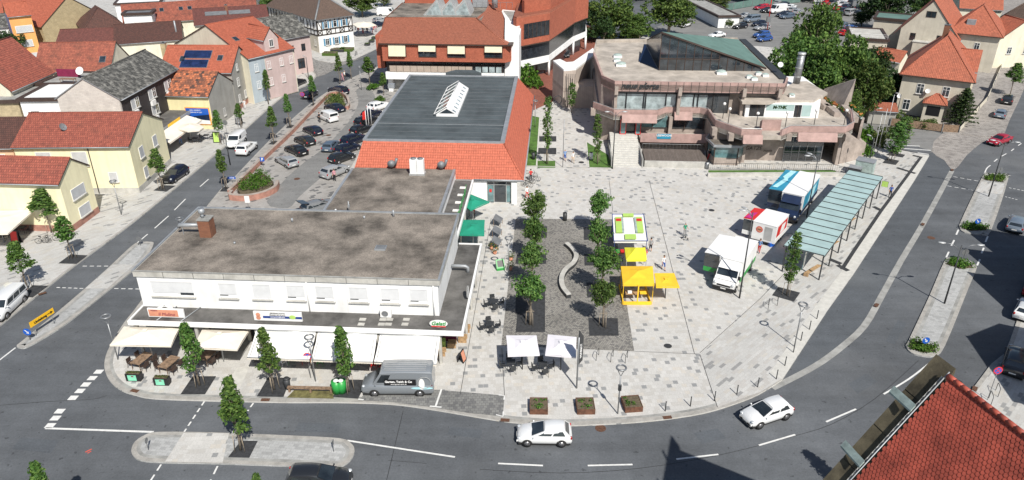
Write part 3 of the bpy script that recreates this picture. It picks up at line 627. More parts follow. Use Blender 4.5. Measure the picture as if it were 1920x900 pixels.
def block(t, x0, y0, Wd, D, eave, ridge, kind, wall, roofm, over=0.35, base=0.0, wins=(), plinth=None, edge='brown_frame', wname='wall', verge=0.15, parapet=0.25):
    x1, y1 = x0 + Wd, y0 + D; m = M(wall)
    m.box(x0, x1, y0, y1, base, eave)
    xm, ym = (x0 + x1) / 2, (y0 + y1) / 2
    if kind == 'gx':
        for x in (x0, x1): m.poly([(x, y0, eave), (x, y1, eave), (x, ym, ridge)][::(1 if x == x1 else -1)])
    if kind == 'gy':
        for y in (y0, y1): m.poly([(x0, y, eave), (x1, y, eave), (xm, y, ridge)][::(1 if y == y0 else -1)])
    if plinth: m.mat(plinth); m.box(x0 - 0.03, x1 + 0.03, y0 - 0.03, y1 + 0.03, base, base + 0.8)
    m.build(wname, t)
    put_wins(t, x0, y0, Wd, D, wins)
    r = M(); th = 0.16
    if kind == 'gx':
        k = (ridge - eave) / (D / 2); ze = eave - over * k; u = 0.16
        plane_slab(r, [(x0 - verge, y0 - over, ze + u), (x1 + verge, y0 - over, ze + u), (x1 + verge, ym, ridge + u), (x0 - verge, ym, ridge + u)], th, roofm, edge)
        plane_slab(r, [(x1 + verge, y1 + over, ze + u), (x0 - verge, y1 + over, ze + u), (x0 - verge, ym, ridge + u), (x1 + verge, ym, ridge + u)], th, roofm, edge)
        r.mat(roofm).tube([(x0 - verge, ym, ridge + u), (x1 + verge, ym, ridge + u)], 0.12, 6)
        r.mat('zinc').tube([(x0 - verge, y0 - over - 0.06, ze + 0.06), (x1 + verge, y0 - over - 0.06, ze + 0.06)], 0.07, 6)
    elif kind == 'gy':
        k = (ridge - eave) / (Wd / 2); ze = eave - over * k; u = 0.16
        plane_slab(r, [(x0 - over, y1 + verge, ze + u), (x0 - over, y0 - verge, ze + u), (xm, y0 - verge, ridge + u), (xm, y1 + verge, ridge + u)], th, roofm, edge)
        plane_slab(r, [(x1 + over, y0 - verge, ze + u), (x1 + over, y1 + verge, ze + u), (xm, y1 + verge, ridge + u), (xm, y0 - verge, ridge + u)], th, roofm, edge)
        r.mat(roofm).tube([(xm, y0 - verge, ridge + u), (xm, y1 + verge, ridge + u)], 0.12, 6)
        r.mat('zinc').tube([(x1 + over + 0.06, y0 - verge, ze + 0.06), (x1 + over + 0.06, y1 + verge, ze + 0.06)], 0.07, 6)
    elif kind == 'hip':
        a, b, c, d = x0 - over, x1 + over, y0 - over, y1 + over; z = eave
        if Wd >= D: i = min(D / 2 + over, (b - a) / 2 - 0.01); p, q = (a + i, ym, ridge), (b - i, ym, ridge)
        else: i = min(Wd / 2 + over, (d - c) / 2 - 0.01); p, q = (xm, c + i, ridge), (xm, d - i, ridge)
        if Wd >= D: F = [[(a, c, z), (b, c, z), q, p], [(b, c, z), (b, d, z), q], [(b, d, z), (a, d, z), p, q], [(a, d, z), (a, c, z), p]]
        else: F = [[(a, c, z), (b, c, z), p], [(b, c, z), (b, d, z), q, p], [(b, d, z), (a, d, z), q], [(a, d, z), (a, c, z), p, q]]
        r.mat(roofm)
        for f_ in F: r.poly(f_)
        r.mat(edge); r.box(a, b, c, d, z - 0.2, z - 0.003)
        r.mat(roofm)
        for e in (((a, c, z), p), ((b, c, z), q if Wd >= D else p), ((b, d, z), q), (p, q)): r.tube(e, 0.11, 6)
    else:
        r.mat(roofm); r.box(x0 + 0.02, x1 - 0.02, y0 + 0.02, y1 - 0.02, eave - 0.3, eave + 0.06)
        r.mat(edge)
        for X0, X1, Y0, Y1 in ((x0 - over, x1 + over, y0 - over, y0 + 0.25), (x0 - over, x1 + over, y1 - 0.25, y1 + over), (x0 - over, x0 + 0.25, y0 + 0.25, y1 - 0.25), (x1 - 0.25, x1 + over, y0 + 0.25, y1 - 0.25)):
            r.box(X0, X1, Y0, Y1, eave - 0.25, eave + parapet)
    return r.build('roof', t)
def chimney(t, x, y, z0, z1, s=0.6, mat='brown_brick'):
    m = M(mat); m.box(x - s / 2, x + s / 2, y - s / 2, y + s / 2, z0, z1); m.mat('lead'); m.box(x - s / 2 - .05, x + s / 2 + .05, y - s / 2 - .05, y + s / 2 + .05, z1 - 0.003, z1 + .08)
    m.mat('black_paint'); m.box(x - s / 5, x + s / 5, y - s / 5, y + s / 5, z1 + .08, z1 + .2)
    return m.build('chimney', t)
def dish(t, x, y, z, r=0.4, col='steel_pale', az=-70):
    m = M('steel'); m.tube([(x, y, z - 0.7), (x, y, z)], 0.03, 5); d = Vector((cos(R(az)) * .85, sin(R(az)) * .85, .5)); m.mat(col)
    q = d.to_track_quat('Z', 'Y'); n = 14; vs = [Vector((x, y, z)) + d * -0.05]
    for rr, dz in ((r * .55, -0.03), (r, 0.07)):
        vs += [Vector((x, y, z)) + q @ Vector((rr * cos(2 * pi * i / n), rr * sin(2 * pi * i / n), dz)) for i in range(n)]
    m.smooth = True; m.add(vs, [(0, 1 + i, 1 + (i + 1) % n) for i in range(n)] + [(1 + i, 1 + n + i, 1 + n + (i + 1) % n, 1 + (i + 1) % n) for i in range(n)])
    m.smooth = False; m.mat('steel'); m.tube([Vector((x, y, z)), Vector((x, y, z)) + d * r], 0.02, 4)
    return m.build('satellite_dish', t)
def skylight(t, Wd, D, eave, ridge, kind, a, b, w_=0.8, h=1.1, mat='glass_dark', name='skylight'):
    """a = fraction along the ridge, b = fraction up the near (or right) slope"""
    if kind == 'gx': base = Vector((a * Wd, b * D / 2, eave + (ridge - eave) * b + 0.17)); U = Vector((1, 0, 0)); V = Vector((0, D / 2, ridge - eave)).normalized()
    else: base = Vector((Wd - b * Wd / 2, a * D, eave + (ridge - eave) * b + 0.17)); U = Vector((0, 1, 0)); V = Vector((-Wd / 2, 0, ridge - eave)).normalized()
    n = U.cross(V); m = M('lead')
    for (x0, x1, y0, y1, t0, mt) in ((-w_ / 2 - .07, w_ / 2 + .07, -h / 2 - .07, h / 2 + .07, .07, 'lead'), (-w_ / 2, w_ / 2, -h / 2, h / 2, .09, mat)):
        m.mat(mt); vs = [base + U * x + V * y + n * z for z in (0, t0) for x, y in ((x0, y0), (x1, y0), (x1, y1), (x0, y1))]
        m.add(vs, [(4, 5, 6, 7), (0, 1, 5, 4), (1, 2, 6, 5), (2, 3, 7, 6), (3, 0, 4, 7)])
    return m.build(name, t)
HOUSES = {}
def house(key, label, A, B, Cc, eave, rv, kind, wall, roofm, wins=(), group='houses of the old town', over=0.35, plinth=None, edge='brown_frame', name='house', base=0.1):
    a, b = G(*A, eave), G(*B, eave); d = b - a; Wd = d.length; th = math.atan2(d.y, d.x)
    if isinstance(Cc, tuple):
        c = G(*Cc, eave); D = abs((c - a).x * -sin(th) + (c - a).y * cos(th))
    else: D = Cc
    nrm = Vector((-sin(th), cos(th), 0)); ux = d.normalized()
    if kind == 'gx': ap = b + nrm * D / 2
    elif kind == 'gy': ap = (a + b) / 2
    elif kind == 'hip': ap = a + ux * Wd / 2 + nrm * D / 2
    ridge = UPZ(ap, rv) if kind != 'flat' else eave
    t = thing(name, label, 'house', (a.x, a.y, 0), th, group)
    rf = block(t, 0, 0, Wd, D, eave, ridge, kind, wall, roofm, over, base, wins, plinth, edge)
    HOUSES[key] = (t, Wd, D, eave, ridge, rf)
    return t, Wd, D, ridge, rf

# ---- left side of the street
t, w_, D, r, rf = house('Y1', 'pale yellow house nearest the left edge, pink stone plinth, two rolled shutters on its gable', (-110, 337), (110, 343), (172, 310), 6.3, 298, 'gx', 'lemon_render', 'tile_red',
    [('r', [0.5], 3.4, 2.6, 1.35, 'shut'), ('r', [0.55], 1.0, 2.2, 1.3, 'shut')], plinth='pink_sandstone')
t, w_, D, r, rf = house('Y2', 'pale yellow two storey house with a grey satellite dish on its weathered red roof', (24, 275), (241, 273), (297, 224), 6.65, 212, 'gx', 'lemon_render', 'tile_red',
    [('r', [0.27, 0.68], 4.0, 1.3, 1.5, 'shut'), ('r', [0.27, 0.68], 1.2, 1.1, 1.5, 'shut'), ('f', [0.24, 0.55], 4.0, 1.9, 1.9, 'shut'), ('f', [0.8], 1.7, 1.1, 1.4, 'shut')], plinth='pale_concrete')
dish(t, w_ * .38, D * .22, 8.4, 0.5, 'lead', -20)
m = M('beam_black'); m.tube([(w_ * .64, -.05, 6.4), (w_ * .64, -.08, 0.2)], 0.06, 6); m.build('downpipe', t)
house('BN', 'brown roofed house with peach walls at the left edge', (-150, 278), (22, 276), 9.0, 6.3, 222, 'gx', 'peach_render', 'tile_brown', [('f', [.35, .85], 3.9, 1.2, 1.5, 'shut')])
t, w_, D, r, rf = house('W3', 'tall house with a weathered grey slate roof, white brick gable and dark clad street front', (107, 184), (223, 186), (304, 128), 8.6, 148, 'gy', 'white_brick', 'tile_slate', [], edge='zinc')
m = M('dark_clad'); m.box(w_ + .01, w_ + .09, .3, D - .1, 3.2, 8.5); m.build('cladding', t)
for y in (.14, .43, .72):
    for z in (6.2, 3.7):
        o = put_win((1.1, 1.5, 'shut'), t, (w_ + .1, y * D + .6, z), R(90)); o = put_win((1.0, 1.5, 'std'), t, (w_ + .1, y * D + 1.75, z), R(90))
        mm = M('white_paint'); mm.box(w_ + .1, w_ + .45, y * D + .1, y * D + 1.2, z - .9, z - .12); mm.build('balcony_box', t)
m = M('grey_concrete'); m.box(w_ + .1, w_ + 3.2, -.5, D + 1, 0.1, 3.0); m.mat('bitumen'); m.box(w_ + .1, w_ + 3.5, -.8, D + 1.2, 3.0, 3.15); m.mat('zinc'); m.box(w_ + 3.5, w_ + 3.6, -.8, D + 1.2, 2.6, 3.2); m.build('shop_extension', t)
m = M('traffic_yellow'); m.box(w_ + 3.61, w_ + 3.68, D * .28, D * .5, 2.4, 3.3); m.build('shop_sign', t)
m = M('awning_cloth'); m.poly([(w_ + 3.7, 0, 2.9), (w_ + 6.0, 0, 2.2), (w_ + 6.0, D * .62, 2.2), (w_ + 3.7, D * .62, 2.9)]); m.poly([(w_ + 6.0, 0, 2.2), (w_ + 6, 0, 1.95), (w_ + 6.0, D * .62, 1.95), (w_ + 6.0, D * .62, 2.2)]); m.build('awning', t)
t, w_, D, r, rf = house('MO', 'pale yellow house with a patchwork roof of orange and black tiles and a blue billboard', (307, 178), (390, 180), 9.0, 5.6, 136, 'gx', 'yellow_render', 'tile_mosaic', [('r', [.2, .5], 1.0, .8, 1.3, 'sill')])
m = M('grey_render'); m.box(w_ - .02, w_ + .05, 0.02, D - .02, .1, 5.5); m.poly([(w_ + .05, 0, 5.5), (w_ + .05, D, 5.5), (w_ + .05, D / 2, r)]); m.build('gable_wall', t)
m = M('orange_paint'); x0, x1 = w_ * .42, w_ * .97
m.box(x0, x1, -.12, -.02, .9, 3.7); m.mat('sign_blue'); m.box(x0 + .12, x1 - .12, -.14, -.121, 2.0, 3.58); m.mat('white_paint'); m.box(x0 + .12, x1 - .12, -.14, -.121, 1.0, 2.0)
m.mat('navy_paint').poly([(x0 + .12, -.145, 1.9), (x1 - .12, -.145, 1.6), (x1 - .12, -.145, 2.6), (x0 + 1.5, -.145, 2.3)]); m.mat('pale_cyan').disc((x0 + 1.5, -.15, 1.6), .45, (0, -1, 0)); m.mat('cyan_paint').disc((x0 + 1.5, -.155, 1.65), .25, (0, -1, 0))
bb = m.build('billboard', t)
text('NEU: DIE BESTE', .26, 'white_paint', bb, (x0 + 1.7, -.15, 3.25), (R(90), 0, 0)); text('WERBUNG IM ORT', .26, 'white_paint', bb, (x0 + 1.7, -.15, 2.9), (R(90), 0, 0))
t, w_, D, r, rf = house('SO', 'orange roofed house with two large solar panels and a grey gable', (300, 134), (433, 135), (466, 110), 7.0, 87, 'gx', 'grey_render', 'tile_orange',
    [('r', [.3], 6.6, .7, 1.1, 'sill'), ('r', [.25, .65], 4.0, .9, 1.4, 'sill'), ('r', [.2, .5, .8], 1.3, .8, 1.3, 'sill')], plinth='pink_sandstone')
skylight(t, w_, D, 7.0, r, 'gx', .47, .63, 4.6, 1.7, 'solar', 'solar_panel'); skylight(t, w_, D, 7.0, r, 'gx', .455, .27, 4.6, 1.7, 'solar', 'solar_panel')
skylight(t, w_, D, 7.0, r, 'gx', .27, .45); skylight(t, w_, D, 7.0, r, 'gx', .8, .5, .8, 1.1)
chimney(rf, -0.6, D * .45, 6, r + .6, .8, 'sand_block'); dish(t, -0.4, D * .1, 8.6, .45)
t, w_, D, r, rf = house('L7', 'orange roofed corner house with a pink gabled dormer towards the street', (330, 82), (464, 110), (501, 81), 8.2, 48, 'gy', 'cream_render', 'tile_orange', [('r', [.15, .42, .7, .92], 5.6, .8, 1.4, 'sill'), ('r', [.15, .42, .7], 2.6, .8, 1.4, 'sill')])
block(t, w_ * .72, D * .42, w_ * .26, D * .3, 10.6, 12.4, 'gx', 'pink_render', 'tile_orange', .2, 7.5, [('r', [.5], 9.2, .9, 1.3, 'sill')], wname='dormer_wall')
m = M('pink_render'); m.box(w_ + .01, w_ + .05, D * .35, D * .98, .2, 8.0); m.mat('blue_render'); m.box(w_ + .01, w_ + .05, .05, D * .34, .2, 8.0); m.build('street_front', t)
skylight(t, w_, D, 8.2, r, 'gy', .2, .5)
house('S8', 'grey slate roofed house with a pink street front', (452, 62), (507, 77), (515, 48), 7.6, 38, 'gy', 'pink_render', 'tile_slate', [('r', [.2, .5, .8], 4.6, .9, 1.4, 'dark'), ('r', [.3, .7], 1.2, 1.6, 2.0, 'dark')])
t, w_, D, r, rf = house('M9', 'long house with a dark maroon tile roof and two grey roof windows', (365, 48), (505, 39), 14., 6.5, 10, 'gx', 'cream_render', 'tile_maroon')
for a in (.3, .62): skylight(t, w_, D, 6.5, r, 'gx', a, .62, 4.5, 1.6, 'lead')
chimney(rf, w_ * .45, D * .4, r - 1, r + .8)
t, w_, D, r, rf = house('T20', 'house with a faded terracotta roof behind the maroon roofed one', (368, 17), (480, 12), 12., 6.0, -12, 'gx', 'cream_render', 'tile_old')
t, w_, D, r, rf = house('B10', 'long barn with a dark brown tile roof and cream wall', (215, 83), (342, 74), 13., 5.0, 40, 'gx', 'cream_render', 'tile_brown', name='barn')
m = M('zinc'); m.tube([(w_ * .92, D * .2, 5), (w_ * .92, D * .2, 8.5)], .18, 8); m.build('flue', t)
t, w_, D, r, rf = house('T18', 'long house with a faded red roof and four small skylights', (232, 46), (374, 36), 12., 5.5, 2, 'gx', 'cream_render', 'tile_old')
for a in (.42, .52, .78, .9): skylight(t, w_, D, 5.5, r, 'gx', a, .6)
t, w_, D, r, rf = house('W18', 'white flat roofed block with a grey metal roof edge among red roofs', (230, 27), (283, 25), 4., 8.0, 20, 'flat', 'white_render', 'lead', [])
t, w_, D, r, rf = house('W19', 'low house with a bright white flat roof behind the red roofs', (215, 8), (300, 4), 12., 5.0, 20, 'flat', 'white_render', 'white_render', [])
t, w_, D, r, rf = house('G11', 'house with a dark brown hipped roof beside the sandy block gable', (158, 58), (235, 50), 12., 5.2, 12, 'hip', 'sand_stone', 'tile_brown', [('f', [.12], 2.6, .7, .8, 'dark')])
t, w_, D, r, rf = house('G12', 'big house with a windowless sandy block gable and orange roof', (78, 50), (192, 28), 20., 6.0, -6, 'gy', 'sand_block', 'tile_orange', [])
m = M('black_paint'); [M('black_paint').box(w_ * .5 + a - .12, w_ * .5 + a + .12, -.04, -.01, 11.0, 11.9).build('vent_slot', t) for a in (-.5, .7)]
t, w_, D, r, rf = house('O13', 'narrow orange house with a violet side wall', (15, 31), (57, 27), 6.5, 9.5, 4, 'gx', 'orange_render', 'tile_orange', [('f', [.55], 6.0, 3.2, 1.4, 'shut'), ('f', [.5], 3.0, 2.2, 1.4, 'shut')])
m = M('violet_render'); m.box(-.06, -.01, 0, D, .1, 9.4); m.build('side_wall', t); m = M('shutter_grey'); m.box(.3, w_ - .3, -1.4, -.05, .1, 1.6); m.build('porch', t)
t, w_, D, r, rf = house('R14', 'long low house with an orange-red roof and one roof window at its right end', (64, 134), (206, 131), 10., 4.6, 79, 'gx', 'cream_render', 'tile_old', [('f', [.2, .8], 1.6, 1.1, 1.4, 'sill')])
skylight(t, w_, D, 4.6, r, 'gx', .88, .35, 1.0, 1.3)
t, w_, D, r, rf = house('M15', 'small house with a dull maroon roof behind the long red roof', (105, 84), (214, 80), 9., 5.0, 53, 'gx', 'grey_render', 'tile_maroon')
t, w_, D, r, rf = house('R16', 'house at the left edge with a patched red and mossy tile roof', (-110, 168), (18, 169), (66, 134), 5.5, 100, 'gy', 'cream_render', 'tile_red')
t, w_, D, r, rf = house('M21', 'house with a maroon roof at the top left behind the orange one', (62, 22), (120, 18), 12., 5.5, -2, 'gx', 'white_render', 'tile_maroon', [('f', [.3, .7], 2.0, 1.1, 1.4, 'sill')])
t, w_, D, r, rf = house('G22', 'grey roofed house cut by the left edge', (-60, 55), (15, 50), 10., 6.0, 26, 'gx', 'white_render', 'tile_slate', [])
t, w_, D, r, rf = house('F17', 'flat roofed terrace house with peach walls and a white satellite dish', (72, 158), (150, 160), 8.0, 5.2, 20, 'flat', 'peach_render', 'grey_concrete', [('f', [.4, .7], 2.6, 1.2, 1.3, 'dark')])
dish(t, w_ * .7, D * .5, 6.6, .7, 'white_paint', -90)
m = M('maroon'); m.box(.3, w_ * .6, D * .6, D * .6 + .1, 5.3, 6.6); m.build('sun_screen', t); m = M('oak_brown'); m.box(w_ * .45, w_ * .8, .8, 1.6, 5.9, 6.0); [m.box(x, x + .06, y, y + .06, 5.3, 5.9) for x in (w_ * .46, w_ * .78) for y in (.82, 1.52)]; m.build('terrace_table', t)
t, w_, D, r, rf = house('F23', 'low white annexe with a flat roof beside the grey slate roofed house', (36, 187), (112, 186), 9.0, 5.5, 20, 'flat', 'white_render', 'white_render', [('f', [.3], 2.4, 1.2, 1.2, 'dark')])
t, w_, D, r, rf = house('F24', 'sand coloured shed with a grey flat roof left of the white annexe', (-60, 192), (33, 190), 9.0, 4.4, 20, 'flat', 'sand_stone', 'grey_concrete', [])

# ---- half-timbered corner house
a, b = G(600, 100), G(665, 89); d = b - a; th = math.atan2(d.y, d.x); w_ = d.length; D = 24.0
t = thing('timbered_house', 'old half-timbered corner house with blue shutters and a brown hipped roof', 'house', (a.x, a.y, 0), th)
m = M('white_render'); m.box(0, w_, 0, D, .1, 7.4); m.build('wall', t)
m = M('beige_render'); m.box(-.05, -.01, .1, D, .1, 3.7); m.build('side_wall', t)
m = M('beam_black')
def beam(x0, z0, x1, z1, wd=.2, side='f'):
    dx, dz = x1 - x0, z1 - z0; l = hyp(dx, dz); nx, nz = -dz / l * wd / 2, dx / l * wd / 2
    q = [(x0 + nx, z0 + nz), (x1 + nx, z1 + nz), (x1 - nx, z1 - nz), (x0 - nx, z0 - nz)]
    if side == 'f': P = [(x, -.06, z) for x, z in q]; Q = [(x, 0.0, z) for x, z in q]
    else: P = [(-.09, x, z) for x, z in q]; Q = [(-.0, x, z) for x, z in q]
    m.add(P + Q, [(0, 1, 2, 3), (0, 4, 5, 1), (1, 5, 6, 2), (2, 6, 7, 3), (3, 7, 4, 0)])
for z in (3.9, 5.0, 7.3): beam(0, z, w_, z, .24)
for i in range(9): beam(w_ * i / 8 + (.1 if i == 0 else -.1 if i == 8 else 0), 3.9, w_ * i / 8 + (.1 if i == 0 else -.1 if i == 8 else 0), 7.3, .18)
for i in (0, 2, 5, 7): beam(w_ * i / 8, 3.95, w_ * (i + 1) / 8, 5.0, .14); beam(w_ * (i + 1) / 8, 3.95, w_ * i / 8, 5.0, .14)
beam(.1, 7.2, w_ / 8, 5.1, .14); beam(w_ - .1, 7.2, w_ * 7 / 8, 5.1, .14)
for z in (3.9, 5.0, 7.3): beam(0, z, D, z, .24, 'l')
for i in range(17): beam(D * i / 16, 3.9, D * i / 16, 7.3, .18, 'l')
m.build('timber_frame', t)
put_wins(t, 0, 0, w_, D, [('f', [.24, .5, .76], 1.5, .95, 1.5, 'blue'), ('f', [.24, .5, .76], 5.3, .85, 1.4, 'blue'), ('l', [.06 + .11 * i for i in range(8)], 5.2, .9, 1.4, 'sill'), ('l', [.06 + .14 * i for i in range(6)], 1.5, .9, 1.4, 'sill')])
m = M('tile_umber'); o_ = .5; x0, x1, y0, y1 = -o_, w_ + o_, -o_, D + o_; zr = 12.0
p, q = (w_ / 2, 5.0, zr), (w_ / 2, D - 5, zr)
for f_ in ([(x0, y0, 7.4), (x1, y0, 7.4), p], [(x1, y0, 7.4), (x1, y1, 7.4), q, p], [(x1, y1, 7.4), (x0, y1, 7.4), q], [(x0, y1, 7.4), (x0, y0, 7.4), p, q]): m.poly(f_)
m.mat('lead'); m.tube([(x0, y0, 7.45), p], .22, 6); m.tube([(x1, y0, 7.45), p], .22, 6); m.box(x0, x1, y0, y1, 7.2, 7.39); m.build('roof', t)

# ---- villas on the right
t, w_, D, r, rf = house('V1', 'near villa on the right with beige walls, orange hipped roof and a small porch roof', (1694, 138), (1822, 153), 14.5, 6.9, 62, 'hip', 'beige_render', 'tile_villa',
    [('f', [.3, .68], 3.9, 1.1, 1.7, 'sill'), ('f', [.15, .88], .9, 1.1, 1.8, 'sill'), ('r', [.15, .4, .65, .9], 4.0, 1.0, 1.6, 'sill'), ('r', [.15, .4, .65], 1.2, 1.0, 1.6, 'sill')], group='villas on the right', over=.6, name='villa')
block(t, w_ * .42, -2.6, w_ * .3, 2.6, 3.2, 4.6, 'hip', 'beige_render', 'tile_villa', .3, .1, wname='porch_wall')
m = M('black_paint'); m.box(w_ * .47, w_ * .47 + 2.0, -2.64, -2.61, 1.2, 2.8); m.build('porch_opening', t)
block(t, w_ * .72, 5, w_ * .32, 6.5, 7.5, 10.2, 'gx', 'beige_render', 'tile_villa', .3, 3.0, [('r', [.5], 7.2, 1.1, 1.4, 'sill')], wname='dormer_wall')
chimney(rf, w_ * .45, D * .55, 9, r + 1.2, .9); dish(t, w_ * .42, -.4, 4.6, .4, 'white_paint', -90); dish(t, w_ * .02, -.5, 3.2, .35, 'white_paint', -90)
t, w_, D, r, rf = house('V2', 'big villa behind with a steep orange gable roof and a rounded bay', (1690, 52), (1790, 62), 18., 7.6, 2, 'gy', 'beige_render', 'tile_villa',
    [('f', [.5], 10.2, 1.8, 1.2, 'dark'), ('f', [.25], 5.4, 1.0, 1.4, 'dark'), ('f', [.75], 5.4, 1.0, 1.4, 'dark'), ('r', [.2, .5, .8], 4.0, 1.0, 1.6, 'sill')], group='villas on the right', over=1.4, name='villa')
m = M('beige_render'); m.box(w_ * .3, w_ * .92, -2.0, 0, .1, 5.4); m.mat('pale_concrete'); m.box(w_ * .28, w_ * .94, -2.1, 0, 5.4, 5.5); m.mat('black_paint'); m.box(w_ * .36, w_ * .62, -2.04, -2.01, 1.0, 3.2); m.build('bay', t)
put_win((1.1, 1.4, 'std'), t, (w_ * .78, -2.03, 2.6))
block(t, w_ * .9, 2, 9, 12, 7.4, 12.5, 'hip', 'beige_render', 'tile_villa', .6, .1, [('f', [.6], 4.4, 1.0, 1.4, 'sill')], wname='side_wing_wall')
m = M('zinc'); m.box(w_ * 1.15, w_ * 1.15 + 1.6, 3.0, 4.4, 8.2, 10.0); m.build('dormer_box', t)
t, w_, D, r, rf = house('V3', 'flat roofed cream annexe with a planted roof terrace beside the big villa', (1597, 72), (1665, 76), 12., 5.0, 20, 'flat', 'beige_render', 'pale_concrete', [('f', [.25, .7], 1.4, 1.8, 1.8, 'dark')], group='villas on the right', name='annexe')
m = M('white_paint')
for z in (5.7, 6.1): m.tube([(.1, .1, z), (w_ - .1, .1, z)], .03, 4); m.tube([(.1, .1, z), (.1, D, z)], .03, 4)
for i in range(8): m.tube([(.1 + (w_ - .2) * i / 7, .1, 5.2), (.1 + (w_ - .2) * i / 7, .1, 6.1)], .025, 4)
m.build('railing', t)
t, w_, D, r, rf = house('V4', 'low flat roofed building with a grey-green sheet roof behind the annexe', (1640, 34), (1712, 40), 8., 6.4, 20, 'flat', 'beige_render', 'green_sheet', [], group='villas on the right', name='annexe')
t, w_, D, r, rf = house('V5', 'small house with a low orange roof, half behind the big villa', (1838, 62), (1875, 74), 9., 6.0, 40, 'gx', 'cream_render', 'tile_villa', [('r', [.3, .7], 3.0, 1.0, 1.4, 'sill')], group='villas on the right')
t, w_, D, r, rf = house('V6', 'house with a brown roof and pale blue wall at the top right', (1880, 32), (1935, 42), 12., 6.0, -6, 'hip', 'blue_render', 'tile_umber', [('f', [.5], 2.0, 3, 2, 'dark')], group='villas on the right')
t, w_, D, r, rf = house('V7', 'orange roofed house at the very top right of the frame', (1800, 14), (1880, 18), 12., 6.5, -30, 'gx', 'cream_render', 'tile_villa', [], group='villas on the right')
t, w_, D, r, rf = house('V8', 'garden shed with a corrugated red roof beside the near villa', (1631, 206), (1682, 209), 3.2, 2.4, 196, 'gx', 'grey_render', 'tile_terracotta', [], group=None, name='garden_shed')
t, w_, D, r, rf = house('V9', 'low lean-to with a bright orange tile roof between the garden trees', (1637, 107), (1688, 116), 4.0, 2.8, 98, 'gx', 'cream_render', 'tile_villa', [], group=None, name='garden_shed')
t, w_, D, r, rf = house('WG', 'white garage block with a flat roof in the rear car park', (1348, 31), (1387, 30), 26., 3.0, 20, 'flat', 'white_render', 'grey_concrete', [], group=None, name='garage')
# ---- row houses across the street to the right: outside the frame, they cast the gabled shadows on the road
for i, (x, y, D, lab) in enumerate(((46.0, 46.7, 12.0, 'white'), (52.4, 58.6, 6.2, 'cream'), (55.0, 64.2, 5.6, 'grey'), (57.8, 69.8, 5.6, 'beige'))):
    th = R(63.2); t = thing('house', 'gabled %s house across the street right of the frame' % lab, 'house', (x - cos(th) * D / 2, y - sin(th) * D / 2, 0), th - R(90), 'row houses across the street')
    block(t, 0, 0, 10, D, 8.2, 12.0, 'gx', lab + '_render', 'tile_red', .3, .1, [('l', [.25, .5, .75], 4.4, 1.0, 1.5, 'sill'), ('l', [.25, .75], 1.2, 1.0, 1.5, 'sill')])

# ---- big building in the lower right corner (only its tiled roof and gable coping enter the frame)
P0 = G(1778, 705, 19.0); P1 = G(1925, 818, 19.0); rd = (P1 - P0).normalized(); nd = Vector((rd.y, -rd.x, 0))
if nd.dot(Vector((0, -1, 0))) < 0: nd = -nd
best = None
for i in range(200, 1600):
    k = i / 800
    for d in (6.0, 9.0):
        pass
    # find the slope k whose verge passes through (1600,900)
    lo = None
    for j in range(1, 260):
        d = j * .1; q = P0 + nd * d; px = PX(q.x, q.y, 19 - k * d)
        if px[1] > 900: lo = px[0]; break
    if lo is not None:
        e = abs(lo - 1600)
        if best is None or e < best[0]: best = (e, k)
KS = best[1]
th = math.atan2(rd.y, rd.x)
t = thing('church_hall', 'large building in the lower right corner with deep red tile roof and mossy coping', 'building', (P0.x, P0.y, 0), th)
sgn = 1 if (nd.x * -sin(th) + nd.y * cos(th)) > 0 else -1
L_, DD = 16.0, 11.0; sl = hyp(1, KS)
def rp(x, d, h=0.0): return (x - KS * 0, sgn * (d + h * KS / sl), 19 - KS * d + h / sl)
m = M('white_render'); zb = 19 - KS * DD
m.prism([(-.6, sgn * DD), (L_, sgn * DD), (L_, -sgn * DD), (-.6, -sgn * DD)], 0, zb - .2); m.add([(-.3, sgn * DD, zb - .2), (-.3, -sgn * DD, zb - .2), (-.3, 0, 18.8)], [(0, 1, 2), (2, 1, 0)]); m.build('wall', t)
m = M('black_paint'); m.poly([rp(0, 0, -.12), rp(L_, 0, -.12), rp(L_, DD, -.12), rp(0, DD, -.12)]); m.poly([(0, 0, 18.9), (L_, 0, 18.9), (L_, -sgn * DD, 19 - KS * DD), (0, -sgn * DD, 19 - KS * DD)]); m.build('roof_boarding', t)
plain('tile_deep', (0.40, 0.08, 0.05), 0.6, 0, 0.25, 1.2, 0.3)
m = M('tile_deep'); tw = .19; cs = .17; nr = int(DD * sl / cs); rr = random.Random(3)
for j in range(nr):
    s0 = j * cs / sl
    for i in range(int(L_ / tw)):
        x = (i + .5 * (j % 2)) * tw + .02
        a, b = s0, s0 + (cs + .035) / sl; hh = .02 + rr.random() * .006; g = tw * .47
        pts = [rp(x, a, .0), rp(x + 2 * g, a, .0), rp(x + 2 * g, b - .05, hh), rp(x + 1.62 * g, b - .012, hh + .002), rp(x + g, b, hh + .003), rp(x + .38 * g, b - .012, hh + .002), rp(x, b - .05, hh)]
        dn = [(p_[0], p_[1], p_[2] - .028) for p_ in pts[2:]]
        m.add(pts + dn, [range(7) if sgn < 0 else list(range(7))[::-1]] + [(2 + q_, 7 + q_, 8 + q_, 3 + q_) for q_ in range(4)])
m.build('roof_tiles', t, uv=False)
m = M('tile_deep')
for i in range(int(L_ / .38)): m.tube([(i * .38, 0, 19.0), (i * .38 + .40, 0, 19.015)], [.125, .112], 8)
m.build('ridge_tiles', t)
m = M('moss_concrete'); n_ = 9
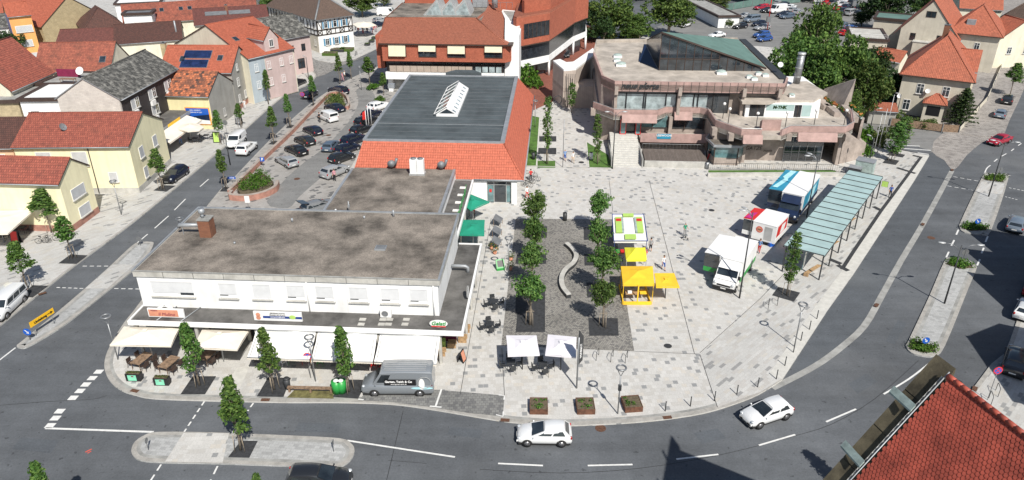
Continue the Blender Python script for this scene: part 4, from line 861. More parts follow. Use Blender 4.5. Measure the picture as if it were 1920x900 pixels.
for i in range(n_):
    a, b = -.25 + i * DD / n_, -.25 + (i + 1) * DD / n_ - .03
    A_, B_ = rp(-1.25, a, -.25), rp(-.12, a, -.25); C_, D_ = rp(-.12, b, -.25), rp(-1.25, b, -.25)
    m.add([A_, B_, C_, D_] + [(p_[0], p_[1], p_[2] - .35) for p_ in (A_, B_, C_, D_)], [(0, 1, 2, 3), (0, 4, 5, 1), (1, 5, 6, 2), (2, 6, 7, 3), (3, 7, 4, 0)])
m.build('gable_coping', t)
m = M('zinc'); m.tube([rp(-.06, -.1, .03), rp(-.06, DD, .03)], .03, 6); m.build('verge_flashing', t)
def dv(v):
    d = 0
    while PX(*(P0 + nd * d).xy, 19 - KS * d)[1] < v and d < 20: d += .05
    return d
for d in (dv(762), dv(868)):
    m = M('verdigris'); A_, B_, C_, D_ = rp(-1.6, d, -.05), rp(-.1, d, .15), rp(-.1, d + .2, .15), rp(-1.6, d + .2, -.05)
    m.add([A_, B_, C_, D_] + [(p_[0], p_[1], p_[2] - .1) for p_ in (A_, B_, C_, D_)], [(0, 1, 2, 3), (0, 4, 5, 1), (1, 5, 6, 2), (2, 6, 7, 3), (3, 7, 4, 0)]); m.build('copper_capping', t)
# ------------------------------------------------------------------ the square's large buildings, all in the turned frame (s,t)
class L:
    """a thing standing in the turned frame; its parts are drawn in (s,t,z) and shifted to its origin"""
    def __init__(s, name, label, cat, s0, t0, group=None):
        s.o = thing(name, label, cat, W(s0, t0), -BA, group); s.s0 = s0; s.t0 = t0
    def b(s, m, name, parent=None):
        m.v = [(p[0] - s.s0, p[1] - s.t0, p[2]) for p in m.v]; return m.build(name, parent or s.o)
    def each(s, m, name):
        for q in split_m(m): s.b(q, name)
    pass
    def txt(s, body, size, mat, X, t, z, rx=90, rz=0, parent=None, **k):
        return text(body, size, mat, parent or s.o, (X - s.s0, t - s.t0, z), (R(rx), 0, R(rz)), **k)
def SU(u, t, z):
    lo, hi = -90.0, 90.0
    for _ in range(50):
        mid = (lo + hi) / 2; p = W(mid, t, z)
        if PX(*p)[0] < u: lo = mid
        else: hi = mid
    return lo
def hv(pts, z, i=0): return [(*S(u, v, z), z) for u, v in pts]
# ---- white corner building
b = L('commercial_building', 'long white flat roofed shop building with gravel roof, brick chimney and white awnings', 'building', -36, 52.3)
m = M('white_render'); m.box(-35.95, -9.6, 54.6, 67.5, 3.6, 6.8)
m.mat('beige_render'); m.box(-35.6, -9.7, 55.2, 67.5, .1, 3.3)
for x in (-35.5, -31, -27.2, -22, -16.6, -10.2): m.box(x, x + .35, 54.9, 55.2, .1, 3.3)
b.b(m, 'wall')
for x0, x1 in ((-35.1, -31.1), (-30.6, -27.3), (-26.8, -22.1), (-21.6, -16.7), (-16.2, -10.3)):
    m = M('glass_dark'); m.box(x0, x1, 55.1, 55.19, .5, 3.0); m.mat('brown_frame'); n = 3
    for i in range(n + 1): m.box(x0 + (x1 - x0) * i / n - .05, x0 + (x1 - x0) * i / n + .05, 55.0, 55.1, .2, 3.1)
    b.b(m, 'shop_window')
m = M('pale_concrete'); m.box(-36.1, -9.4, 54.45, 67.7, 6.7, 7.25); m.mat('gravel_roof'); m.box(-35.9, -9.6, 54.65, 67.5, 7.2, 7.262)
m.mat('zinc'); m.box(-36.15, -35.95, 54.4, 67.75, 7.25, 7.36); m.box(-9.55, -9.35, 54.4, 67.75, 7.25, 7.36); m.box(-35.95, -9.55, 67.55, 67.75, 7.25, 7.36); m.mat('grey_concrete'); m.box(-35.95, -9.55, 54.4, 54.55, 7.25, 7.30)
m.mat('manhole_iron')
for i in range(1, 10): m.box(-36.1 + 2.67 * i - .015, -36.1 + 2.67 * i + .015, 54.43, 54.46, 6.7, 7.25)
b.b(m, 'roof')
for i, (u0, u1, st) in enumerate(((285, 365, 'wide'), (411, 446, 'shut'), (474, 510, 'shut'), (538, 573, 'shut'), (592, 627, 'shut'), (655, 691, 'shut'), (714, 750, 'shut'), (768, 803, 'shut'))):
    x0, x1 = SU(u0, 54.6, 5.2), SU(u1, 54.6, 5.2); w_ = x1 - x0; zb = 4.75
    m = M('pale_concrete'); m.box(x0 - .06, x1 + .06, 54.42, 54.6, zb - .1, zb); m.mat('white_paint')
    for a_, c_ in ((x0, x0 + .07), (x1 - .07, x1)): m.box(a_, c_, 54.54, 54.6, zb, 6.35)
    m.box(x0 + .07, x1 - .07, 54.52, 54.6, 6.2, 6.35); m.mat('shutter_pale'); m.box(x0 + .07, x1 - .07, 54.56, 54.598, zb + (.35 if i != 2 else 0), 6.2)
    m.mat('glass_dark')
    if i == 0: m.box(x1 - w_ * .33, x1 - .08, 54.55, 54.559, zb + .2, zb + .42)
    elif i != 2: m.box(x0 + .08, x0 + w_ * .48, 54.57, 54.598, zb + .25, zb + .35); m.mat('white_paint'); m.box(x0 + .08, x1 - .08, 54.57, 54.597, zb + .03, zb + .22)
    b.b(m, 'window')
m = M('white_paint'); m.tube([(SU(578, 54.5, 5), 54.5, 3.7), (SU(578, 54.5, 5), 54.5, 6.7)], .05, 6); m.tube([(-10.0, 54.5, 3.3), (-10.0, 54.5, 6.7)], .06, 6); m.tube([(-17.5, 54.54, 3.7), (-17.5, 54.54, 6.7)], .02, 4); b.b(m, 'downpipe')
m = M('bitumen'); m.box(-35.95, -7.4, 52.25, 54.7, 3.5, 3.62); m.box(-9.6, -7.4, 54.7, 68.2, 3.5, 3.62); m.box(-12.2, -10.1, 68.2, 85.5, 3.5, 3.62); m.mat('white_paint'); m.box(-36.1, -7.2, 52.05, 52.25, 3.3, 3.7); m.box(-7.4, -7.2, 52.25, 68.4, 3.3, 3.7); m.box(-9.6, -7.4, 68.2, 68.4, 3.3, 3.7); m.box(-10.1, -9.9, 68.4, 85.6, 3.3, 3.7); m.box(-36.1, -35.95, 52.25, 54.7, 3.3, 3.7)
m.mat('grey_concrete'); m.box(-36, -7.3, 52.1, 54.7, 3.25, 3.5); m.box(-9.6, -7.3, 54.7, 68.2, 3.25, 3.5); m.box(-12.2, -10, 68.2, 85.5, 3.25, 3.5)
m.mat('zinc')
for x in (SU(300, 53.5, 3.6), SU(345, 53.5, 3.6)): m.tube([(x + .3, 52.3, 3.7), (x + 1.0, 54.6, 3.7)], .05, 6)
m.mat('rose_panel')
b.b(m, 'canopy_roof')
for u0 in (680, 718, 731, 762):
    for v in (599, 608): 
        q = S(u0 - (v - 599) * .3, v, 3.63); m = M('pale_concrete'); m.box(q[0] - .28, q[0] + .28, q[1] - .2, q[1] + .2, 3.6, 3.66); b.b(m, 'paving_slab')
m = M('pale_concrete')
for i in range(6): m.box(-35.8 + i * 5.28, -35.55 + i * 5.28, 52.4, 52.62, .1, 3.26)
for i in range(3): m.box(-7.7, -7.5, 57 + i * 4.2, 57.2 + i * 4.2, .1, 3.26)
for i in range(4): m.box(-10.3, -10.1, 70 + i * 4.2, 70.2 + i * 4.2, .1, 3.26)
b.each(m, 'canopy_post')
# awnings, each a thing hanging from the canopy edge
for k, (u0, u1, v0, v1) in enumerate(((480, 592, 463, 580), (596, 707, 583, 699), (712, 825, 701, 818))):
    x0, x1 = SU(u0, 52.0, 3.25), SU(u1, 52.0, 3.25); X0, X1 = SU(v0, 49.4, 2.3), SU(v1, 49.4, 2.3)
    t = thing('awning', ('left', 'middle', 'right')[k] + ' of the three large white awnings over the shop terrace', 'awning', W(x0, 52.0, 0), -BA, 'white shop awnings')
    m = M('awning_white'); n = 6; f = lambda a, c: ((x0 + (x1 - x0) * a) * (1 - c) + (X0 + (X1 - X0) * a) * c - x0, (52.0 * (1 - c) + 49.4 * c) - 52.0, 3.22 * (1 - c) + 2.3 * c - .12 * sin(pi * c))
    m.smooth = True; vs = [f(a / 8, c / n) for c in range(n + 1) for a in range(9)]
    m.add(vs, [(c * 9 + a, (c + 1) * 9 + a, (c + 1) * 9 + a + 1, c * 9 + a + 1) for c in range(n) for a in range(8)]); m.smooth = False; m.build('cloth', t)
    m = M('awning_cloth'); g = 40
    for i in range(g):
        a0, a1 = i / g, (i + 1) / g; p, q = f(a0, 1), f(a1, 1); md = f((a0 + a1) / 2, 1)
        m.poly([p, (p[0], p[1] - .01, p[2] - .14), (md[0], md[1] - .01, md[2] - .22), (q[0], q[1] - .01, q[2] - .14), q])
    m.build('valance', t)
    m = M('steel_pale'); m.tube([f(0, 1), f(1, 1)], .05, 6); m.tube([f(0, 0), f(1, 0)], .07, 6); m.tube([f(.04, 0), f(.04, .97)], .03, 5); m.tube([f(.96, 0), f(.96, .97)], .03, 5); m.build('awning_frame', t)
# brick chimney with flue, vents and hatch on the gravel roof
q = S(386, 446, 7.26); m = M('brown_brick'); m.box(q[0] - .55, q[0] + .55, q[1], q[1] + 1.1, 7.25, 9.0); m.mat('grey_concrete'); m.box(q[0] - .6, q[0] + .6, q[1] - .05, q[1] + 1.15, 9.0, 9.1); ch = b.b(m, 'chimney')
m = M('zinc'); m.tube([(q[0] - .2, q[1] + .55, 9.1), (q[0] - .2, q[1] + .55, 9.5)], .14, 8); m.tube([(q[0] - .2, q[1] + .55, 9.5), (q[0] - .2, q[1] + .55, 9.62), (q[0] - .2, q[1] + .55, 10.0)], [.18, .3, .3], 10); b.b(m, 'chimney_cowl')
m = M('zinc'); m.tube([(q[0] - .5, q[1] + .6, 8.3), (q[0] - 2.6, q[1] + .6, 8.25), (q[0] - 2.75, q[1] + .6, 8.0)], .19, 10); m.tube([(q[0] - 2.4, q[1] + .6, 7.2), (q[0] - 2.4, q[1] + .6, 8.1)], .04, 5); b.b(m, 'flue')
q = S(714, 466, 7.26); m = M('zinc'); m.box(q[0] - .5, q[0] + .5, q[1] - .45, q[1] + .45, 7.25, 7.4); m.mat('lead'); m.box(q[0] - .42, q[0] + .42, q[1] - .37, q[1] + .37, 7.4, 7.44); b.b(m, 'roof_hatch')
for u, v, hh in ((548, 416, .4), (440, 457, .2), (738, 406, .7), (683, 410, .3)):
    q = S(u, v, 7.26); m = M('zinc'); m.tube([(q[0], q[1], 7.25), (q[0], q[1], 7.25 + hh)], .11, 8); b.b(m, 'vent_pipe')
# signs on the canopy
x0, x1 = SU(279, 52.9, 4), SU(346, 52.9, 4)
m = M('white_paint'); m.box(x0, x1, 52.8, 52.95, 3.72, 4.55); m.mat('salmon'); m.box(x0 + .08, x1 - .5, 52.785, 52.799, 3.8, 4.46); m.mat('white_paint')
for a in (-1, 1): m.cbox(((x0 + x1) / 2 + a * .3, 52.9, 4.75), (.75, .1, .22), 0, (0, a * .6))
sg = L('shop_sign', 'salmon sign of the pizzeria on the canopy, with white windmill sails', 'sign', x0, 52.8, 'signs on the canopy roof'); p_ = sg.b(m, 'sign_board')
sg.txt('Il Mulino', .42, 'maroon', (x0 + x1) / 2 + .05, 52.775, 4.02, shear=.25); sg.txt('PIZZERIA', .15, 'maroon', x0 + .6, 52.775, 4.37)
m = M('steel'); [m.tube([(x, 52.9, 3.6), (x, 52.9, 3.75)], .03, 4) for x in (x0 + .3, x1 - .3)]; sg.b(m, 'bracket')
x0, x1 = SU(477, 52.9, 4), SU(567, 52.9, 4)
sg = L('shop_sign', 'long white sign on the canopy with a blue stripe and a green leaf', 'sign', x0, 52.8, 'signs on the canopy roof')
m = M('white_paint'); m.box(x0, x1, 52.8, 52.95, 3.72, 4.6); m.mat('deep_blue'); m.box(x0 + .8, x1, 52.785, 52.799, 3.98, 4.2); m.mat('salmon').disc((x0 + .4, 52.78, 4.3), .2, (0, -1, 0)); m.disc((x0 + .4, 52.78, 4.0), .2, (0, -1, 0)); m.mat('lime').disc((x1 - .8, 52.775, 4.15), .28, (0, -1, 0), 14, .2); sg.b(m, 'sign_board')
sg.txt('GEMEINSCHAFTS', .17, 'black_paint', (x0 + x1) / 2, 52.78, 4.48); sg.txt('PRAXIS AM PLATZ', .17, 'black_paint', (x0 + x1) / 2, 52.78, 4.29); sg.txt('PHYSIOTHERAPIE', .16, 'white_paint', (x0 + x1) / 2, 52.77, 4.09)
x0, x1 = SU(807, 52.9, 3.9), SU(838, 52.9, 3.9)
sg = L('shop_sign', 'small rounded ice cream sign in green letters at the canopy corner', 'sign', x0, 52.8, 'signs on the canopy roof')
m = M('white_paint'); m.smooth = False; m.disc(((x0 + x1) / 2, 52.8, 3.98), (x1 - x0) * .55, (0, -1, 0), 20, .36); m.disc(((x0 + x1) / 2, 52.86, 3.98), (x1 - x0) * .55, (0, 1, 0), 20, .36); m.mat('red_paint'); m.box(x0 + .1, x1 - .1, 52.78, 52.84, 3.66, 3.76); sg.b(m, 'sign_board'); sg.txt('Gelati', .5, 'bright_green', (x0 + x1) / 2, 52.77, 4.0, shear=.2, bold=.012)
q = S(952 - 12, 585, 3.7)
m = M('white_paint'); x0 = SU(868, 60, 4); sg = L('shop_sign', 'round white sign standing on the right edge of the canopy roof', 'sign', -7.5, 57.6); m.disc((-7.42, 57.6, 4.35), .55, (1, 0, 0)); m.disc((-7.5, 57.6, 4.35), .55, (-1, 0, 0)); m.mat('steel'); m.tube([(-7.46, 57.6, 3.6), (-7.46, 57.6, 3.9)], .04, 5); sg.b(m, 'sign_board')
# air conditioner on the canopy
def aircon(label, s0, t0, z, w_=.95, h=.75, d=.4, n=1):
    a = L('air_conditioner', label, 'air conditioner', s0, t0); m = M('white_paint'); m.box(s0 - w_ / 2, s0 + w_ / 2, t0, t0 + d, z + .1, z + .1 + h)
    m.mat('steel'); m.box(s0 - w_ / 2 + .05, s0 + w_ / 2 - .05, t0 + .05, t0 + d - .05, z, z + .1); a.b(m, 'casing')
    for i in range(n): m = M('lead'); m.disc((s0 - w_ / 2 + w_ * (i + .5) / n - .06, t0 - .005, z + .1 + h / 2), min(h, w_ / n) * .38, (0, -1, 0)); m.mat('steel_pale'); m.ring((s0 - w_ / 2 + w_ * (i + .5) / n - .06, t0 - .02, z + .1 + h / 2), min(h, w_ / n) * .38, .02, 16, (0, 1, 0), 4); a.b(m, 'fan')
aircon('white air conditioner on the canopy below the upper windows', SU(724, 54, 3.7), 53.9, 3.62)
# right wall of the upper floor and goods behind: vent duct and lattice
m = M('zinc'); m.tube([(-9.55, 62.4, 4.3), (-8.2, 62.4, 4.3), (-8.0, 62.4, 4.15), (-8.0, 62.4, 3.6)], .16, 10); b.b(m, 'vent_duct')
m = M('bright_green')
for i in range(8): m.tube([(-10.4, 70 + i * 1.5, 3.6), (-10.4, 71.5 + i * 1.5, 4.5)], .03, 4); m.tube([(-10.4, 71.5 + i * 1.5, 3.6), (-10.4, 70 + i * 1.5, 4.5)], .03, 4)
m.mat('awning_white'); [m.box(-11.3, -10.6, 74 + i * 2.2, 74.5 + i * 2.2, 3.62, 3.7) for i in range(5)]; b.b(m, 'trellis')
# ---- gravel roofed annexe
b = L('annexe', 'lower annexe with a weathered gravel roof between the white building and the hall', 'building', -25, 67.8)
m = M('white_render'); m.box(-25.0, -12.2, 67.76, 86, .1, 4.3); b.b(m, 'wall')
m = M('gravel_roof'); m.box(-24.9, -12.3, 67.76, 86.5, 4.3, 4.6); m.mat('zinc'); m.box(-25.2, -24.9, 67.76, 86.0, 4.2, 4.72); m.box(-12.5, -12.2, 67.76, 86.3, 4.2, 4.75); b.b(m, 'roof')
q = S(655, 398, 4.6); m = M('zinc'); m.tube([(q[0], q[1], 4.6), (q[0], q[1], 5.9)], .07, 6); m.tube([(q[0] - .5, q[1], 4.75), (q[0] + .6, q[1], 4.75)], .05, 6); m.box(q[0] - .1, q[0] + .1, q[1] - .1, q[1] + .1, 5.2, 5.5); b.b(m, 'vent_pipe')
q = S(630, 400, 4.6); m = M('white_paint'); m.tube([(q[0], q[1], 4.6), (q[0], q[1], 5.1)], .1, 6); b.b(m, 'vent_pipe')
m = M('glass_dark'); m.box(-12.19, -12.14, 70, 85, .4, 3.0); b.b(m, 'shop_window')
# ---- hall with orange tile skirt and blue-grey flat roof
b = L('hall_building', 'large hall with a blue-grey flat roof, gabled glass skylight and orange tiled skirt roof', 'building', -24, 87.2)
m = M('white_render'); m.box(-24.0, -4.9, 87.2, 123, .1, 3.4)
b.b(m, 'wall')
m = M('zinc'); m.box(-24.3, -24.05, 90.5, 121.8, 3.4, 6.8); b.b(m, 'side_wall')
e0, e1, ef, eb, z0, z1 = -25.6, -3.75, 86.35, 124, 3.4, 7.0; f0, f1, ff, fb = -24.4, -6.4, 89.7, 122.2
m = M('tile_hall'); m.poly([(e0 + .2, ef, z0), (e1, ef, z0), (f1, ff, z1), (f0, ff, z1)]); m.poly([(e1, ef, z0), (e1, eb, z0), (f1, fb, z1), (f1, ff, z1)]); m.poly([(e1, eb, z0), (e0, eb, z0), (f0, fb, z1), (f1, fb, z1)])
m.tube([(e1, ef, z0), (f1, ff, z1)], .12, 6)
m.mat('zinc'); m.poly([(e0 + .2, eb, z0), (e0 + .2, ef, z0), (f0, ff, z1), (f0, fb, z1)]); m.tube([(-10, ef - .05, z0), (e1, ef - .05, z0)], .1, 6); m.tube([(e1 + .05, ef, z0), (e1 + .05, eb, z0)], .1, 6)
m.mat('white_paint'); m.box(e0 + .3, e1 - .1, ef + .1, eb - .1, z0 - .25, z0 - .01)
b.b(m, 'skirt_roof')
m = M('blue_bitumen'); m.box(f0 + .3, f1 - .4, ff + .3, fb - .3, 6.5, 7.05); m.mat('zinc'); m.box(f0 - .05, f0 + .35, ff, fb, 6.9, 7.22); m.box(f1 - .5, f1 + .05, ff, fb, 6.9, 7.22); m.box(f0 + .35, f1 - .5, ff - .03, ff + .3, 6.9, 7.2); m.box(f0 + .35, f1 - .5, fb - .3, fb + .03, 6.9, 7.2)
m.mat('lead')
for i in range(1, 17): m.box(f0 + .5, f1 - .6, ff + 1.9 * i, ff + 1.9 * i + .05, 7.05, 7.062)
m.mat('zinc'); m.box(f0 + .4, f1 - .5, ff + 7.0, ff + 7.06, 7.05, 7.1)
b.b(m, 'flat_roof')
q0 = S(838, 218, 7.1); q1 = S(868, 168, 7.1); m = M('white_paint'); xa, xb = q0[0] - 1.5, q0[0] + 1.5; ya, yb = q0[1], q1[1]; xm = q0[0]
m.box(xa, xb, ya, yb, 7.05, 7.35); m.add([(xa, ya, 7.35), (xb, ya, 7.35), (xb, yb, 7.35), (xa, yb, 7.35), (xm, ya, 8.35), (xm, yb, 8.35)], [(0, 1, 4), (2, 3, 5), (1, 2, 5, 4)])
m.mat('glass_teal'); m.add([(xa, ya, 7.35), (xa, yb, 7.35), (xm, yb, 8.35), (xm, ya, 8.35)], [(0, 3, 2, 1)]); m.mat('glass_dark'); m.add([(xa + .4, ya - .01, 7.5), (xb - .4, ya - .01, 7.5), (xm, ya - .01, 8.15)], [(0, 1, 2)])
m.mat('white_paint')
for i in range(7): y = ya + (yb - ya) * i / 6; m.tube([(xa - .3, y, 7.4), (xm, y, 8.5)], .06, 5)
m.tube([(xa - .3, ya, 7.4), (xa - .3, yb, 7.4)], .06, 5); m.tube([(xm, ya - .1, 8.45), (xm, yb + .1, 8.45)], .09, 6); m.mat('glass_curtain')
for i in range(8): y = ya + (yb - ya) * (i + .15) / 8; m.add([(xb - .28, y, 7.56), (xb - .28, y + .5, 7.56), (xb - .75, y + .5, 7.88), (xb - .75, y, 7.88)], [(0, 1, 2, 3)])
b.b(m, 'skylight')
m = M('blue_bitumen'); m.prism([(-18.5, 123.2), (-12.5, 123.2), (-14, 125.0), (-17, 125.0)], 3, 7.4); b.b(m, 'rear_bay')
q = S(790, 165, 7.1); m = M('zinc'); m.box(q[0] - 5.2, q[0] - 4.2, q[1] - .4, q[1] + .4, 7.05, 7.7); b.b(m, 'roof_vent')
# entrance
m = M('white_render'); m.box(-11.9, -8.4, 86.6, 87.2, .1, 3.1); m.box(-5.3, -4.6, 86.5, 87.2, .1, 3.15); b.b(m, 'entrance_wall')
m = M('glass_dark'); m.box(-8.4, -5.3, 87.0, 87.19, .15, 2.9); m.mat('steel_pale')
for x in (-8.4, -7.55, -6.0, -5.36): m.box(x, x + .08, 86.9, 87.0, .12, 2.9)
m.box(-8.4, -5.3, 86.88, 87.0, 2.5, 2.6); m.mat('glass_teal'); m.box(-8.3, -7.56, 86.93, 86.96, .2, 2.5); m.box(-5.95, -5.4, 86.93, 86.96, .2, 2.5); m.mat('red_paint'); m.box(-8.1, -7.8, 86.9, 86.92, 1.5, 1.9); b.b(m, 'entrance_door')
# dormer vents and the big AC on the skirt
for u, v in ((735, 310), (828, 312)):
    q = S(u, v, 4.9); m = M('lead'); m.tube([(q[0], q[1] + .6, 4.9), (q[0], q[1] - .1, 5.2), (q[0], q[1] - .6, 5.3)], [.25, .42, .46], 12); m.tube([(q[0] + .4, q[1] - .2, 5.0), (q[0] + .7, q[1] - .2, 5.9)], .18, 8); b.b(m, 'roof_vent')
a = L('air_conditioner', 'tall white twin air conditioner between the annexe and the orange tiled roof', 'air conditioner', 0, 0)
a.o.location = W(*S(782, 329, 4.6)); q = S(782, 329, 4.6); a.s0, a.t0 = q
m = M('white_paint'); m.box(q[0] - .85, q[0] + .85, q[1], q[1] + .8, 4.85, 6.6); m.mat('steel_pale'); m.box(q[0] - .95, q[0] + .95, q[1] - .15, q[1] + .9, 4.62, 4.85); m.mat('steel'); m.box(q[0] - .01, q[0] + .02, q[1] - .01, q[1], 4.9, 6.55); a.b(m, 'casing')
for x in (-.42, .42): m = M('lead'); m.tube([(q[0] + x, q[1] + .4, 6.6), (q[0] + x, q[1] + .4, 6.72)], .34, 14); a.b(m, 'fan')
# ---- town hall behind
b = L('office_building', 'brick-red office building with a hipped tile roof, cream blinds and a white stair tower', 'building', -32, 136)
m = M('white_render'); m.box(-31.6, -9.6, 136.0, 136.5, 2.7, 4.0); m.box(-9.6, -7.0, 137.5, 158, .1, 10.5); m.mat('grey_concrete'); m.box(-31, -9.6, 138, 158, .1, 3)
for x in (-31.4, -26, -20, -14): m.mat('white_render'); m.box(x, x + .8, 136.8, 137.6, .1, 2.7)
b.b(m, 'wall')
m = M('window_dark'); m.box(-31.4, -9.7, 136.5, 158, 4.0, 6.2); m.mat('blind_taupe')
x0 = -30.8
for i in range(12): m.box(x0 + i * 1.28, x0 + i * 1.28 + 1.22, 136.1, 136.14, 4.1, 5.2)
m.mat('brown_frame')
for i in range(19): m.box(-31.2 + i * 1.18, -31.12 + i * 1.18, 136.38, 136.49, 4.0, 6.2)
m.box(-31.3, -9.7, 136.2, 136.3, 5.25, 5.4)
m.mat('glass_curtain'); [m.box(-14.9 + i * 1.25, -13.9 + i * 1.25, 136.3, 136.33, 4.1, 5.2) for i in range(4)]
b.b(m, 'window_band')
m = M('shingle_wall'); m.prism([(-31.8, 135.4), (-9.4, 135.4), (-8.4, 136.4), (-8.4, 158), (-31.8, 158)], 6.2, 9.4); m.box(-33.2, -31.8, 137, 150, 4.5, 10.5); b.b(m, 'shingle_band')
for sx, hh in ((-29.0, 1.0), (-23.5, .6), (-18.2, .75), (-11.5, .6)):
    m = M('brown_frame'); m.box(sx - 1.65, sx + 1.65, 135.3, 135.39, 7.0, 9.5); m.mat('glass_dark'); m.box(sx - 1.5, sx + 1.5, 135.27, 135.299, 7.15, 9.4); o = b.b(m, 'window')
    m = M('blind_cream'); z = 9.5 - 2.3 * hh; m.poly([(sx - 1.55, 135.2, 9.6), (sx - 1.55, 134.85, z), (sx + 1.55, 134.85, z), (sx + 1.55, 135.2, 9.6)]); b.b(m, 'blind')
T2 = 15.5; r0, r1, r2, r3 = S(728, 33, 12.6), S(893, 34, 12.6), None, None
A_ = (-32.2, 134.9, 9.5); B_ = (-9.0, 134.9, 9.5); Cc = (r1[0], r1[1], 12.6); Dd = (r0[0] - .6, r0[1], 12.6)
m = M('tile_terracotta'); m.poly([A_, B_, Cc, Dd]); m.poly([B_, (-7.6, 152, 9.5), (r1[0] + 1.0, r1[1] + 8, 12.6), Cc]); m.poly([(-32.2, 160, 9.5), A_, Dd, (r0[0] - .6, 160, 12.6)]); m.poly([(-7.6, 152, 9.5), (-7.6, 160, 9.5), (r1[0] + 1.0, 160, 12.6), (r1[0] + 1.0, r1[1] + 8, 12.6)])
m.tube([B_, Cc], .12, 6); m.tube([A_, Dd], .12, 6); m.tube([Dd, Cc], .12, 6); m.mat('brown_frame'); m.box(-32.2, -8.0, 134.95, 159, 9.25, 9.49); b.b(m, 'roof')
m = M('gravel_roof'); m.box(Dd[0], Cc[0] + 1, r0[1] + .2, 165, 11.5, 12.4); b.b(m, 'roof_terrace')
for u in (812, 838, 864, 880)[:3]:
    q = S(u, 30, 12.4); m = M('steel_pale'); x, y = q[0], q[1] + .5
    m.add([(x - 1.9, y, 12.4), (x + 1.9, y, 12.4), (x + 1.9, y + 6, 12.4), (x - 1.9, y + 6, 12.4), (x + .8, y, 15.4), (x + .8, y + 6, 15.4)], [(0, 1, 4), (1, 2, 5, 4), (2, 3, 5)])
    m.mat('glass_curtain'); m.add([(x - 1.9, y, 12.4), (x + .8, y, 15.4), (x + .8, y + 6, 15.4), (x - 1.9, y + 6, 12.4)], [(0, 1, 2, 3)])
    m.mat('steel_pale')
    for i in range(11): yy = y + i * .6; m.tube([(x - 1.95, yy, 12.45), (x + .8, yy, 15.45)], .07, 4)
    m.mat('glass_curtain'); m.poly([(x - 1.5, y - .02, 12.5), (x + 1.6, y - .02, 12.5), (x + .8, y - .02, 15.0)]); b.b(m, 'sawtooth_skylight')
m = M('zinc'); x, y = S(900, 12, 12.6); m.box(x - 1.5, x + 1.5, y, y + 2, 12.4, 15.2); m.tube([(x + 3, y, 12.4), (x + 3, y, 16)], .6, 10); m.mat('steel'); [m.tube([(x - 3 + i * 1.2, y - 1, 12.4), (x - 3 + i * 1.2, y - 1, 13.6)], .04, 4) for i in range(9)]; m.tube([(x - 3, y - 1, 13.6), (x + 6.6, y - 1, 13.6)], .04, 4); b.b(m, 'roof_plant')
zf, zk = UPZ(W(-8.5, 137.5), 66), UPZ(W(-6.2, 150), 35); m = M('white_render'); P_ = [(-8.5, 137.3), (-6.2, 150), (-7.5, 158), (-12, 160), (-10.4, 150), (-9.6, 137.3)]; Hs = [zf, zk, zk, zk, zk, zf]; n = 6
m.add([(x, y, .1) for x, y in P_] + [(x, y, h) for (x, y), h in zip(P_, Hs)], [tuple(range(n, 2 * n))] + [(i, (i + 1) % n, n + (i + 1) % n, n + i) for i in range(n)]); m.mat('grey_concrete'); m.add([(-9.2, 148, zk + .02), (-7, 151, zk + .02), (-7.9, 157.2, zk + .02), (-11.4, 158.5, zk + .02)], [(0, 1, 2, 3)]); b.b(m, 'stair_tower')
m = M('shingle_wall'); m.prism([(-32, 160), (-8, 160), (-4, 172), (-32, 172)], 6, 14.5); b.b(m, 'rear_wing')
# ---- rounded brick wing
b = L('office_wing', 'brick-red office wing raised on slim white columns over the red court', 'building', -5, 160)
bl = [(-6.5, 152.5), (2.5, 153.5), (9.2, 151.5), (12.4, 157), (12.4, 172), (-6.5, 172)]
def poly_at(uv, z): return [S(u, v, z) for u, v in uv]
Z = 7.2; pl = poly_at([(968, 88), (1030, 76), (1078, 42), (1094, 8)], Z)
P = [(-8.5, pl[0][1] + 1), pl[0], pl[1], pl[2], (pl[2][0] + 3, pl[2][1] + 6), (pl[2][0] + 3, pl[2][1] + 22), (-8.5, pl[2][1] + 22)]
bc = (sum(p_[0] for p_ in P) / len(P), sum(p_[1] for p_ in P) / len(P))
def shrink(P, k): return [(bc[0] + (x - bc[0]) * k, bc[1] + (y - bc[1]) * k) for x, y in P]
m = M('shingle_wall'); m.prism(P, 7.2, 12.4, True); m.mat('brown_frame'); m.prism(shrink(P, 1.01), 7.0, 7.19, True); b.b(m, 'shingle_band')
m = M('window_dark'); m.prism(shrink(P, .95), 4.2, 7.0); b.b(m, 'window_band')
m = M('white_render'); m.prism(shrink(P, .99), 3.0, 4.2, True); b.b(m, 'parapet')
m = M('window_dark'); m.prism(shrink(P, .8), .1, 3.0); b.b(m, 'ground_floor')
m = M('tile_terracotta'); m.prism(shrink(P, .99), 12.4, 12.7); m.mat('shingle_wall').prism(shrink(P, .8), 12.7, 15); b.b(m, 'roof')
m = M('white_render')
for x, y in shrink(P, .96)[1:5]: m.tube([(x, y, .1), (x, y, 3.1)], .25, 8)
pc = poly_at([(1055, 107), (1063, 98), (1071, 88), (1079, 78), (1086, 70)], 0)
for x, y in pc: m.box(x - .25, x + .25, y - .25, y + .25, .1, 7.1)
b.each(m, 'column')
q = pl[1]; p0, p1 = Vector((*pl[0], 0)), Vector((*pl[1], 0)); d_ = (p1 - p0).normalized(); n_ = Vector((d_.y, -d_.x, 0)) * .06
m = M('window_dark'); A1, A2 = p0.lerp(p1, .22) + n_, p0.lerp(p1, .98) + n_; m.poly([(A1.x, A1.y, 8.4), (A2.x, A2.y, 8.4), (A2.x, A2.y, 11.2), (A1.x, A1.y, 11.2)]); m.mat('brown_frame')
for i in range(7): A = A1.lerp(A2, i / 6) + n_ * .5; m.box(A.x - .05, A.x + .05, A.y - .04, A.y + .03, 8.4, 11.2)
b.b(m, 'window')

